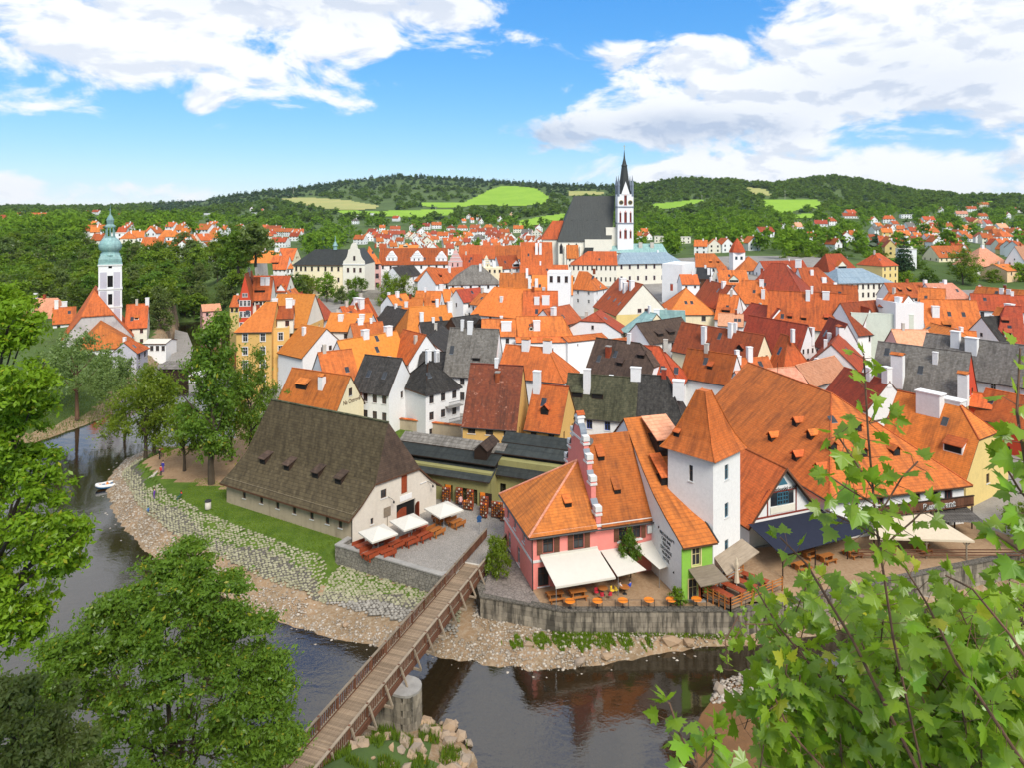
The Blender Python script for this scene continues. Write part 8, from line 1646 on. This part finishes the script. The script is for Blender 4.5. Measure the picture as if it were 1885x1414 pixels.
person('child in light clothes beside the adult at the shop', (*at(860, 934, 0), .02), (.6, .45, .42), (.5, .3, .3), R(60), h=1.15)
person('person in dark jacket browsing at the flower stand', (*at(876, 916, 0), .02), (.03, .04, .08), (.02, .02, .03), R(200))
person('person in purple coat standing on the sett embankment', (*at(284, 921, -.9), -.95), (.13, .04, .30), (.10, .03, .22), R(-50))
person('small child in lime green crouching on the embankment', (*at(274, 942, -1.3), -1.35), (.25, .60, .08), (.05, .15, .4), R(-30), 'crouch', 1.25)
person('person in red top sitting on the lawn edge', (*at(333, 919, 0), .0), (.70, .03, .03), (.03, .08, .07), R(-40), 'sit', 1.6)
person('person in blue jacket walking along the lawn edge', (*at(300, 870, 0), .02), (.05, .05, .35), (.20, .10, .30), R(160))
person('person in red jacket beside the one in blue', (*at(296, 876, 0), .02), (.65, .04, .04), (.02, .02, .03), R(150), h=1.5)
person('person in black under the trees of the point', (*at(294, 846, 0), .02), (.02, .02, .02), (.02, .02, .02), R(90)); person('person in dark red under the trees of the point', (*at(299, 842, 0), .02), (.25, .03, .02), (.02, .02, .02), R(20))
person('person in pale shirt seated at the cafe table', (*at(1142, 1092, .0), .12), (.70, .62, .58), (.03, .04, .10), R(120), 'sit', 1.7, zs=(.42, .88)); person('person in bright blue seated at the cafe table', (*at(1159, 1091, .0), .12), (.03, .09, .55), (.03, .03, .05), R(-120), 'sit', 1.7, zs=(.42, .88))
def raft():
    a = Vector(at3(178, 901, -2.9)); b = Vector(at3(231, 889, -2.7)); r = empty('raft', (a + b) / 2, math.atan2(b.y - a.y, b.x - a.x), 'long inflatable raft with orange seats pulled up at the landing', 'boat'); L = (b - a).length / 2
    out = [(L * math.cos(t) * (1 if abs(math.cos(t)) < .85 else 1.0), .72 * math.sin(t), .28 + .22 * abs(math.cos(t)) ** 4) for t in np.linspace(0, 2 * math.pi, 28)]; mb = MB(); mb.tube(out, .24, 8); mb.build('hull_tube', 'frame_white', r, True)
    mb = MB(); mb.tube([(x, y * 1.08, z - .16) for x, y, z in out], .2, 6); mb.build('rubbing_strake', 'blue_paint', r, True); mb = MB(); mb.prism([(x * .95, y * .9, .12) for x, y, z in out[:-1]], (0, 0, -.06)); mb.build('floor', 'orange_paint', r)
    for k in (-1.5, -.5, .5, 1.4): mb = MB(); mb.tube([(k, -.6, .36), (k, .6, .36)], .16, 7); mb.build('thwart', 'orange_paint', r, True)
    for k in (-1.0, .1, 1.0): mb = MB(); mb.box(k - .2, -.25, .12, k + .2, .25, .42); mb.build('bag', 'blue_paint', r)
raft()
r = empty('litter_bin', at3(383, 938, 0), 0, 'white cylindrical litter bin at the lawn edge', 'bin'); mb = MB(); mb.lathe([(.36, 0), (.38, .1), (.36, 1.0)], 14); mb.build('body', 'stone_lt', r, True); mb = MB(); mb.lathe([(.42, 1.0), (.42, 1.12), (.3, 1.2)], 14); mb.build('lid', 'iron', r)
r = empty('information_sign', at3(882, 985, 0), R(15), 'blue sign plates on a pole at the bridge end', 'sign'); mb = MB(); mb.tube([(0, 0, 0), (0, 0, 2.3)], .035, 6); mb.build('pole', 'steel', r)
for z, w in ((2.0, .32), (1.62, .26)): mb = MB(); mb.prism([(w * math.cos(t), -.05, z + w * math.sin(t)) for t in np.linspace(0, 6.283, 16, False)] if w > .3 else [(-w, -.05, z - .12), (w, -.05, z - .12), (w, -.05, z + .12), (-w, -.05, z + .12)], (0, .03, 0)); mb.build('sign_plate', 'sign_blue', r)
r = empty('bollard_lamp', (-.3, 80.2, 0), 0, 'short black lamp post at the bridge end', 'lamp'); mb = MB(); mb.tube([(0, 0, 0), (0, 0, .9)], .05, 6); mb.build('post', 'iron', r); mb = MB(); mb.lathe([(.05, .9), (.16, 1.0), (.2, 1.2), (.1, 1.3)], 8); mb.build('lamp_head', 'iron', r)
# souvenir racks before the shed
def rack(lab, x, y, rz, w, h, rows, arch=False):
    r = empty('souvenir_rack', (x, y, .02), rz, lab, 'display rack', 'souvenir racks before the market shed'); b = MB(); [b.box(s - .04, -.05, 0, s + .04, .05, h) for s in (-w / 2, w / 2)]; b.box(-w / 2, .1, 0, w / 2, .16, h); b.build('frame', 'redwood', r)
    for k in range(rows):
        z = .2 + (h - .45) * k / max(1, rows - 1); b = MB(); b.box(-w / 2, -.28, z, w / 2, .1, z + .04); b.build('shelf', 'rail_wood', r)
        for j in range(int(w / .3)): b = MB(); c = (-w / 2 + .18 + j * .3, -.1); b.lathe([(.07, z + .04), (.12, z + .10), (.11, z + .20), (.05, z + .26 + .05 * ((j + k) % 2))], 7, 0, c); b.build('basket', ['basket', 'frame_red', 'amber_wood', 'stone_lt', 'orange_paint'][(j * 3 + k * 2) % 5], r)
U2 = (UB - UA).normalized(); RZ = math.atan2(U2.y, U2.x)
for i, (t, off, w, h, n, l) in enumerate(((9.6, -.75, 1.1, 2.1, 6, 'tall souvenir rack with white shelf left of the shop door'), (11.4, -.5, .9, 2.2, 6, 'souvenir rack hung with goods left in the shop front'), (13.0, -.5, .9, 2.2, 6, 'souvenir rack hung with goods right in the shop front'), (13.2, -1.6, 1.3, 1.2, 3, 'low flower and basket stand before the shop'), (15.6, -1.8, 1.0, 2.2, 6, 'tall souvenir rack right of the dark door'), (16.0, -3.0, .9, 1.9, 5, 'souvenir rack standing out on the cobbles'), (17.6, -2.4, 1.5, 2.0, 6, 'wide souvenir rack near the pink house'), (18.9, -3.0, 1.2, 1.6, 4, 'low souvenir rack closest to the pink house'))):
    q = UA + U2 * t + Vector((U2.y, -U2.x)) * (-off); rack(l, q.x, q.y, RZ, w, h, n)
for t, w, h in ((9.55, .8, .9), (14.6, .7, 1.3)):
    b = MB(); b.box(t - w / 2, -.08, 1.3 if w > .75 else .6, t + w / 2, -.02, 1.3 + h if w > .75 else .6 + h); b.build('shop_banner', 'orange_paint', sr)
b = MB(); b.box(15.0, -.1, -.2, 15.9, -.02, 1.9); b.build('door', 'dark_wood', sr)
# cafe terrace by the pink house
def round_table(lab, x, y, top='orange_paint', r_=.5, g=None):
    r = empty('cafe_table', (x, y, .02), 0, lab, 'table', g); b = MB(); b.lathe([(r_, .70), (r_ + .02, .72), (r_, .74)], 18); b.build('table_top', top, r); b = MB(); b.tube([(0, 0, 0), (0, 0, .7)], .04, 6); b.lathe([(.25, 0), (.22, .04)], 10); b.build('pedestal', 'iron', r)
for i, (px, py) in enumerate(((1049.6, 1111), (1100.7, 1110.5), (1147.6, 1109.6), (1195.9, 1108.8), (1236.7, 1108.3), (1284, 1107.4))):
    q = at(px, py, .74); round_table(['first', 'second', 'third', 'fourth', 'fifth', 'sixth'][i] + ' round orange table from the left along the river wall', q[0], q[1] + .35, g='round orange tables on the river wall')
round_table('round orange table ringed by red chairs', *at(1110, 1084, .7), 'amber_wood', .48); round_table('round orange table of the two seated guests', *at(1150, 1082, .7), 'amber_wood', .48)
def chair(lab, px, py, m, rz):
    q = at(px, py, .4); r = empty('cafe_chair', (*q, .02), rz, lab, 'chair', 'cafe chairs on the terrace'); b = MB(); b.lathe([(.22, .42), (.23, .45), (.2, .47)], 10); b.build('seat', m, r); b = MB(); b.prism([(.21 * math.cos(t), .21 * math.sin(t), .82) for t in np.linspace(.5, 2.6, 7)] + [(.18 * math.cos(t), .18 * math.sin(t), .82) for t in np.linspace(2.6, .5, 7)], (0, 0, -.3)); b.build('backrest', m, r)
    for sx in (-.14, .14):
        for sy in (-.14, .14): b = MB(); b.tube([(sx, sy, .42), (sx * 1.3, sy * 1.3, 0)], .012, 5); b.build('leg', 'steel', r)
for l, px, py, m, a in (('red chair left of the ringed table', 1098, 1092, 'red_plastic', .3), ('red chair front of the ringed table', 1108, 1098, 'red_plastic', 3.0), ('red chair right of the ringed table', 1123, 1097, 'red_plastic', 3.6), ('yellow chair between the two round tables', 1127, 1089, 'yellow_paint', 1.0), ('second yellow chair near the seated guests', 1135, 1088, 'yellow_paint', 2.0)): chair(l, px, py, m, a)
for i, (px, py) in enumerate(((1022, 1100), (1064, 1096))): beer_table(['wooden picnic table at the corner of the pink house', 'wooden picnic table under the pink house awning'][i], *at(px, py, .3), R(14), 'amber_wood', False)
# beer deck at the foot of the tower with amber rails
D = [at(1292, 1096, .4), at(1368, 1060, .4), at(1440, 1082, .4), at(1345, 1122, .4)]
r = empty('beer_deck', (*D[0], 0), 0, 'raised timber beer deck with amber railings below the tower', 'deck'); O = Vector((*D[0], 0)); dl = [Vector((*p, 0)) - O for p in D]
for i in range(22):
    t0, t1 = i / 22, (i + .94) / 22; a, b_, c, d_ = (dl[0].lerp(dl[1], t0), dl[0].lerp(dl[1], t1), dl[3].lerp(dl[2], t1), dl[3].lerp(dl[2], t0)); mb = MB(); mb.prism([(p.x, p.y, .40) for p in (d_, c, b_, a)], (0, 0, -.08)); mb.build('plank', 'deck_wood', r)
for e, (p, q) in enumerate(((dl[0], dl[1]), (dl[0], dl[3]), (dl[3], dl[2]))):
    for z in (.75, 1.05, 1.35): mb = MB(); mb.tube([(p.x, p.y, z), (q.x, q.y, z)], .05, 5); mb.build('rail', 'amber_wood', r)
    k = 5
    for i in range(k + 1): c = p.lerp(q, i / k); mb = MB(); mb.box(c.x - .06, c.y - .06, 0, c.x + .06, c.y + .06, 1.5); mb.build('post', 'amber_wood', r)
for i in range(4):
    c0 = dl[0].lerp(dl[1], .15 + i * .24); c1 = dl[3].lerp(dl[2], .1 + i * .24); a = c0.lerp(c1, .12); b_ = c0.lerp(c1, .85); tv = (b_ - a); rz = math.atan2(tv.y, tv.x); lab = ['first', 'second', 'third', 'fourth'][i] + ' long red-brown table from the left on the beer deck'
    q = empty('long_table', (O.x + (a.x + b_.x) / 2, O.y + (a.y + b_.y) / 2, .4), rz, lab, 'table', 'long tables on the beer deck'); l = tv.length / 2
    mb = MB(); mb.box(-l, -.4, .70, l, .4, .76); mb.build('table_top', 'redwood', q)
    for s in (-l + .3, l - .3): mb = MB(); mb.box(s - .05, -.3, 0, s + .05, .3, .7); mb.build('leg', 'redwood', q)
r = empty('closed_parasol', at3(1356, 1086, .4), 0, 'furled cream parasol on the beer deck', 'parasol'); mb = MB(); mb.tube([(0, 0, 0), (0, 0, 1.0)], .035, 6); mb.build('pole', 'frame_white', r); mb = MB(); mb.lathe([(.30, .75), (.27, 1.0), (.17, 1.9), (.2, 2.6), (.06, 3.2)], 7); mb.build('furled_canopy', 'canvas_tan', r)
r = empty('navy_awning', (28.6, 72.5, 0), 0, 'large navy awning before the timbered mill wing', 'awning'); mb = MB(); q = [(0, 0, 2.55), (13.2, 5.8, 2.55), (8.8, 9.9, 3.15), (-1.5, 6.0, 3.1)]; mb.prism(q, (0, 0, -.05)); mb.build('canopy', 'canvas_navy', r)
for x, y in ((.2, .3), (4.5, 2.2), (9.0, 4.2), (12.8, 5.8)): mb = MB(); mb.tube([(x, y, 0), (x, y, 2.5)], .07, 6); mb.build('post', 'dark_wood', r)
r = empty('cream_awning', (40.2, 77, 0), 0, 'wide cream awning over the restaurant terrace', 'awning'); mb = MB(); mb.prism([(0, 0, 2.3), (11.3, -.8, 2.3), (9.6, 4.7, 2.95), (2.8, 3.4, 2.9)], (0, 0, -.05)); mb.prism([(0, 0, 2.32), (0, -.02, 2.1), (11.3, -.82, 2.1), (11.3, -.8, 2.32)], (0, .03, 0)); mb.build('canopy', 'canvas_tan', r)
for x, y in ((1.5, .1), (6.3, -.2), (10.6, -.5)):
    mb = MB(); mb.tube([(x, y, -.1), (x, y, 2.25)], .10, 6); mb.tube([(x, y, 1.6), (x - .6, y, 2.2)], .06, 5); mb.tube([(x, y, 1.6), (x + .6, y, 2.2)], .06, 5); mb.build('post', 'old_wood', r)
for z in (.5, .8, 1.1): mb = MB(); mb.box(-2, -.5, z, 18, -.42, z + .1); mb.build('rail', 'rail_wood', r)
r = empty('corrugated_canopy', (51.5, 81.0, 0), 0, 'grey corrugated roof beside the restaurant balcony', 'canopy'); mb = MB()
for k in range(14): mb.prism([(k * .32, 0, 2.2), (k * .32 + .2, 0, 2.26), (k * .32 + .2, 4.6, 2.86), (k * .32, 4.6, 2.8)], (0, 0, -.04)); mb.prism([(k * .32 + .2, 0, 2.26), (k * .32 + .32, 0, 2.2), (k * .32 + .32, 4.6, 2.8), (k * .32 + .2, 4.6, 2.86)], (0, 0, -.04))
mb.build('corrugated_sheet', 'shingle_grey', r); mb = MB(); mb.tube([(.3, .3, 0), (.3, .3, 2.2)], .07, 5); mb.build('post', 'dark_wood', r)
for i, (x, y) in enumerate(((31.5, 74.5), (35, 76.2), (38.5, 77.4), (43, 78.2), (47, 78.4), (33.5, 77.2))): beer_table(['beer table under the near edge of the navy awning', 'beer table under the middle of the navy awning', 'beer table under the right side of the navy awning', 'beer table at the left under the cream awning', 'beer table at the right under the cream awning', 'beer table deep under the navy awning'][i], x, y, R(23), 'amber_wood', False)
# iron fence along the river wall
r = empty('terrace_fence', (5, 67.1, 0), 0, 'thin dark fence along the top of the river wall', 'fence')
for i in range(15): mb = MB(); mb.tube([(i * 1.28, 0, 0), (i * 1.28, 0, .95)], .03, 5); mb.build('post', 'iron', r)
mb = MB(); mb.tube([(0, 0, .9), (17.9, 0, .9)], .02, 5); mb.build('rail', 'iron', r)
tree('rounded green creeper bush at the plaza end of the bridge', (-1.55, 73.2, -.6), 5.2, 'round', 7, 6000, .020, 'leaf_mid', .62, name='shrub', cat='shrub'); tree('ball of climbing vine on the pink house wall', (12.6, 72.6, 0.4), 5.2, 'round', 8, 6000, .02, 'leaf_dark', .50, name='shrub', cat='shrub')
tree('low green shrub at the foot of the white wall', (16.4, 67.8, 0), 1.8, 'round', 9, 1500, .05, 'leaf_mid', 1.0, name='shrub', cat='shrub')
# grass and weeds
def grass(name, label, pts, hgt, mat):
    n = len(pts); P = np.array(pts); a = NR.random(n) * 6.28; w = .035 + .05 * NR.random(n); h = hgt * (.4 + NR.random(n)); lean = (NR.random((n, 2)) - .5) * hgt * .8; d = np.column_stack([np.cos(a), np.sin(a)])
    V = np.zeros((n, 3, 3)); V[:, 0, :2] = P[:, :2] - d * w[:, None]; V[:, 1, :2] = P[:, :2] + d * w[:, None]; V[:, 2, :2] = P[:, :2] + lean; V[:, 0, 2] = V[:, 1, 2] = P[:, 2] - .02; V[:, 2, 2] = P[:, 2] + h
    tag(link(bpy.data.objects.new(name, np_mesh(name, V.reshape(-1, 3), np.arange(n * 3).reshape(-1, 3), mat))), label, 'grass', kind='stuff')
x, y, z, dw, dp = scatter(60000, -1, 22, 62.5, 67, lambda x, y, w, p, c, dw, dp: (~w) & (~p) & (np.hypot((x - 6.0) / 8, (y - 65.9) / 1.1) < .75 + .3 * np.sin(x * 3) + .25 * np.sin(x * 7 + y * 3)) & (NR.random(len(x)) < .6) | ((~w) & (~p) & (dp < .5) & (NR.random(len(x)) < .35)))
grass('grass', 'rough green grass at the foot of the river wall', list(zip(x[:7000], y[:7000], z[:7000])), .24, 'leaf_mid')
x, y, z, dw, dp = scatter(30000, -46, -16, 76, 100, lambda x, y, w, p, c, dw, dp: p & (dp < 6) & ((x < -20)))
grass('grass', 'short mown grass between barn and embankment', list(zip(x[:12000], y[:12000], z[:12000])), .10, 'leaf_mid')
x, y, z, dw, dp = scatter(20000, -62, -6, 64, 116, lambda x, y, w, p, c, dw, dp: (~w) & (~p) & (~c) & (dw / (dw + dp + 1e-6) > .6) & (dw / (dw + dp + 1e-6) < .985))
grass('grass', 'tufts growing in the joints of the embankment', list(zip(x[:9000], y[:9000], z[:9000] + .1)), .09, 'leaf_mid')
x, y, z, dw, dp = scatter(60000, -15.5, -2, 45, 59, lambda x, y, w, p, c, dw, dp: c & (np.sin(x * 1.7) * np.sin(y * 1.3) > .1))
grass('grass', 'weeds among the boulders at the bridge pier', list(zip(x[:5000], y[:5000], z[:5000])), .55, 'leaf_ash')
x, y, z, dw, dp = scatter(20000, -100, -78, 105, 160, lambda x, y, w, p, c, dw, dp: c & (dw < 9))
grass('grass', 'long grass on the far left bank', list(zip(x[:7000], y[:7000], z[:7000])), .5, 'leaf_olive')
# ---------------------------------------------------------------- foreground foliage
def px_lobes(L, Y, spread=1.0):
    out = []
    for px, py, r, dy in L: x, y, z = deep(px, py, Y + dy); q = r / F * Y; out.append((x, y, z, q, q, q * .85))
    return out
def big_tree(name, label, base, lobes, per, cr, n, leaf, mat, bark='bark', seed=1, tilt=.75, flat=.7, aspect=1.35, r0=.35):
    rs = np.random.default_rng(seed); B = Vector(base); root = empty(name, base, 0, label, 'tree'); cl = clump_set(rs, lobes, per, cr); V, Q = leaf_cloud(rs, cl, n, leaf, tilt, aspect, flat); V = V - np.array(base)
    link(bpy.data.objects.new('crown', np_mesh('crown', V, Q, mat)), root); mb = MB(); top = Vector(np.mean([l[:3] for l in lobes], axis=0)) - B; mb.tube([(0, 0, -1), tuple(top * .3), tuple(top * .65), tuple(top)], [r0, r0 * .75, r0 * .5, r0 * .3], 8)
    for i, l in enumerate(lobes):
        e = Vector(l[:3]) - B; s = top * (.35 + .5 * (i / len(lobes))); m = s.lerp(e, .5) + Vector((0, 0, .04 * (e - s).length)); mb.tube([tuple(s), tuple(m), tuple(e)], [r0 * .32, r0 * .18, r0 * .06], 6)
        for j in range(3): d = Vector(rs.normal(size=3)); d.z = abs(d.z) * .4; mb.tube([tuple(m.lerp(e, .4)), tuple(e + d.normalized() * l[3] * .85)], [r0 * .09, r0 * .03], 5)
    mb.build('trunk', bark, root); return root
big_tree('broadleaf_tree', 'bright yellow-green broadleaf tree at the left edge', (-13.2, 14.5, 24.0), px_lobes([(-40, 560, 70, 1), (15, 600, 50, 0), (5, 690, 75, -.5), (45, 740, 45, 0), (-10, 800, 80, 0), (60, 860, 50, .3), (40, 940, 85, -.4), (105, 985, 55, 0), (60, 1060, 75, 0), (-20, 1020, 90, .5), (25, 1140, 60, 0), (-30, 1180, 70, 0), (-80, 700, 90, 1), (-90, 900, 110, 1), (-90, 1100, 100, 1)], 13.5), 26, .21, 60000, .040, 'leaf_bright', seed=4, flat=.5)
big_tree('broadleaf_tree', 'wide feathery green tree on the near bank below the camera', (-17.5, 36.5, -1.0), px_lobes([(345, 1035, 48, 1), (300, 1090, 65, 0), (400, 1110, 62, 0), (245, 1130, 60, 1), (190, 1170, 55, 0), (330, 1170, 85, -1), (450, 1190, 62, 0), (120, 1225, 55, 0), (210, 1260, 95, -1), (360, 1270, 105, -2), (490, 1260, 48, 0), (470, 1330, 62, -1), (280, 1360, 115, -2), (130, 1330, 90, -1), (410, 1400, 100, -1), (520, 1375, 36, 0), (210, 1430, 120, -2), (60, 1300, 60, 1)], 36.5), 34, .62, 120000, .085, 'leaf_ash', seed=5, flat=.34, tilt=.4, r0=.3)
big_tree('broadleaf_tree', 'olive bush in the bottom left corner', (-12.5, 19.5, 12.5), px_lobes([(40, 1330, 80, 0), (120, 1400, 70, 0), (-30, 1400, 90, 0), (10, 1290, 40, 0), (60, 1450, 110, 0)], 19.5), 26, .3, 30000, .055, 'leaf_olive', seed=6, flat=.5)
MAPLE = [(0, -.04), (.10, .02), (.36, -.10), (.33, .06), (.60, .12), (.44, .24), (.56, .50), (.36, .46), (.27, .44), (.30, .66), (.19, .68), (.0, 1.0)]
def maple_mesh(q=0):
    w_ = (1, .88, 1.08)[q]; cu = (.16, .34, .05)[q]; mb = MB(); o = [(x * w_, y + .02 * ((i * (q + 2)) % 3 - 1)) for i, (x, y) in enumerate(MAPLE)]; o[0] = MAPLE[0]; o = o + [(-x, y) for x, y in reversed(o[1:-1])]; n = len(o); mb.v.append((0, .22, .03))
    for x, y in o: mb.v.append((x, y, -cu * abs(x) - (.10, .25, .02)[q] * (y - .3) ** 2 * (1 if y > .3 else 0)))
    for i in range(n): mb.f.append((0, 1 + i, 1 + (i + 1) % n)); mb.m.append(0)
    return mb.mesh('leaf', 'leaf_maple')
def maple():
    rs = np.random.default_rng(21); base = Vector((6.6, 6.4, 25.5)); root = empty('maple_tree', base, 0, 'maple with large lobed leaves filling the right foreground', 'tree'); lms = [maple_mesh(q) for q in range(3)]; leaf = lms[0]; br = MB(); leaves = []
    LVS = [np.array([v.co[:] for v in l.vertices]) for l in lms]; LF = [tuple(p.vertices) for p in leaf.polygons]
    def curve(P, k=7):
        P = [Vector(deep(*p)) for p in P]; out = []
        for a, b in zip(P, P[1:]): out += [a.lerp(b, i / k) for i in range(k)]
        return out + [P[-1]]
    def add_leaf(p, d, s):
        s *= 1.04
        """leaf hung at p, tip along d, face towards sky and eye"""
        d = d.normalized(); nrm = (Vector((.30, -.50, .72)) + Vector(rs.normal(size=3)) * .66); x = d.cross(nrm).normalized(); nz = x.cross(d).normalized(); leaves.append((Matrix((x, d, nz)).transposed().to_4x4(), p, s))
    def shoot(pts, step, s0, s1, r0, side=.5, start=0.0):
        c = curve(pts); br.tube([tuple(p - base) for p in c], list(np.linspace(r0, .006, len(c))), 6); L = sum((b - a).length for a, b in zip(c, c[1:])); acc = 0; nxt = L * start
        for a, b in zip(c, c[1:]):
            t = (b - a).normalized(); l = (b - a).length
            while nxt < acc + l:
                p = a.lerp(b, (nxt - acc) / l); f = nxt / L; s = s0 + (s1 - s0) * f; ang = rs.random() * 3.14
                for q in (0, math.pi):
                    ax = t.orthogonal().normalized(); v = Matrix.Rotation(ang + q, 3, t) @ ax; v = (v + t * .45 + Vector((0, -.1, -.12))).normalized(); pe = s * (.55 + .5 * rs.random()); e = p + v * pe
                    br.tube([tuple(p - base), tuple(e - base)], [.0028, .0018], 4, 0, False); add_leaf(e, v * .8 + Vector((0, -.15, -.55 + .5 * rs.random())), s * (.8 + .4 * rs.random()))
                nxt += step * (.8 + .4 * rs.random())
            acc += l
        for k in range(3): v = (t + Vector(rs.normal(size=3)) * .6).normalized(); add_leaf(c[-1] + v * .04, v + Vector((0, 0, -.2)), s1 * .9)
    S = shoot
    S([(1700, 1430, 5.2), (1645, 1180, 5.0), (1612, 960, 4.85), (1598, 800, 4.75), (1590, 655, 4.7)], .125, .15, .085, .011, start=.12)
    S([(1612, 960, 4.85), (1660, 880, 4.8), (1690, 850, 4.8)], .10, .12, .10, .006); S([(1606, 900, 4.8), (1560, 830, 4.8), (1540, 800, 4.75)], .10, .13, .11, .006); S([(1610, 930, 4.8), (1560, 900, 4.7), (1530, 880, 4.7)], .10, .13, .12, .006); S([(1600, 780, 4.75), (1640, 770, 4.7)], .10, .12, .10, .005)
    S([(1620, 990, 4.9), (1560, 960, 4.9), (1520, 940, 4.9)], .10, .13, .12, .006); S([(1622, 1010, 4.9), (1680, 960, 4.9), (1710, 930, 4.9)], .10, .13, .11, .006)
    S([(1690, 1420, 5.3), (1570, 1180, 5.3), (1485, 1040, 5.3), (1436, 990, 5.3)], .12, .15, .09, .014, start=.1); S([(1720, 1420, 5.7), (1520, 1260, 5.7), (1430, 1150, 5.7), (1392, 1085, 5.7)], .12, .16, .10, .013, start=.1); S([(1520, 1420, 5.6), (1455, 1350, 5.5), (1415, 1260, 5.5)], .11, .15, .11, .010)
    S([(1345, 1520, 4.2), (1285, 1420, 4.3), (1250, 1350, 4.3), (1232, 1295, 4.3)], .085, .15, .11, .010); S([(1285, 1420, 4.3), (1310, 1390, 4.3), (1320, 1350, 4.3)], .09, .14, .12, .006)
    S([(1900, 1430, 5.0), (1760, 1220, 5.0), (1705, 1110, 5.1), (1665, 1045, 5.2)], .11, .15, .11, .013); S([(1960, 1320, 4.7), (1860, 1170, 4.8), (1790, 1085, 4.9), (1740, 1060, 5.0)], .11, .15, .11, .012)
    S([(2010, 1220, 4.2), (1905, 960, 4.3), (1872, 760, 4.2), (1878, 640, 4.2)], .13, .15, .10, .013); S([(1960, 1010, 4.3), (1875, 900, 4.35), (1845, 850, 4.4)], .10, .15, .12, .008); S([(1950, 1060, 4.4), (1870, 1010, 4.4), (1835, 985, 4.5)], .10, .15, .12, .008); S([(1930, 860, 4.3), (1870, 800, 4.3)], .11, .13, .12, .006)
    S([(1340, 1235, 5.4), (1335, 1180, 5.4), (1362, 1130, 5.4)], .07, .05, .04, .004); S([(1420, 1150, 5.6), (1370, 1150, 5.5), (1335, 1205, 5.5)], .09, .055, .045, .004)
    poly = [(1395, 1150), (1420, 1085), (1500, 1060), (1560, 1040), (1640, 1085), (1720, 1080), (1800, 1080), (1900, 1040), (1900, 1440), (1400, 1440), (1395, 1300)]
    k = 0
    while k < 165:
        px = 1390 + 510 * rs.random(); py = 1040 + 400 * rs.random()
        if not inside(poly, np.array([px]), np.array([py]))[0]: continue
        if 1440 < px < 1540 and 1090 < py < 1200 and rs.random() < .75: continue
        k += 1; Y = 5.3 + 2.4 * rs.random(); dx = (rs.random() - .6) * 90; dy = -40 - 60 * rs.random(); S([(px - dx, py - dy, Y + .2), (px - dx * .4, py - dy * .4, Y), (px, py, Y - .05)], .105, .175, .13, .005)
    # limbs to the ground
    for e in ((1700, 1430, 5.2), (1690, 1420, 5.3), (1720, 1420, 5.7), (1900, 1430, 5.0), (1960, 1320, 4.7), (2010, 1220, 4.2), (1345, 1520, 4.2), (1520, 1420, 5.6)):
        p = Vector(deep(*e)) - base; br.tube([(0, 0, 0), tuple(p * .5 + Vector((.2, .1, 0))), tuple(p)], [.09, .05, .016], 7)
    br.tube([(0, 0, -2.5), (0, 0, .1)], [.16, .11], 8); br.build('trunk', 'bark_red', root)
    leaves.sort(key=lambda l: (l[1].y / l[2])); mv, mf = [], []
    def vis(p): x, y = CX + F * p.x / p.y, HY + F * (CZ - p.z) / p.y; return -30 < x < 1915 and y < 1445
    n = 0
    for M, p, s in leaves:
        if n < 298 and vis(p):
            o = bpy.data.objects.new('leaf', lms[n % 3]); o.matrix_world = Matrix.Translation(p - base) @ M @ Matrix.Scale(s, 4); link(o, root); n += 1
        else:
            R3 = np.array(M.to_3x3()) * s; W = LVS[len(mv) % 3] @ R3.T + np.array(p - base); i = len(mv); mv += W.tolist(); mf += [tuple(i + k for k in f) for f in LF]
    me = bpy.data.meshes.new('foliage'); me.from_pydata(mv, [], mf); me.materials.append(MAT['leaf_maple']); me.update(); tag(link(bpy.data.objects.new('foliage', me), root), kind='stuff')
maple()
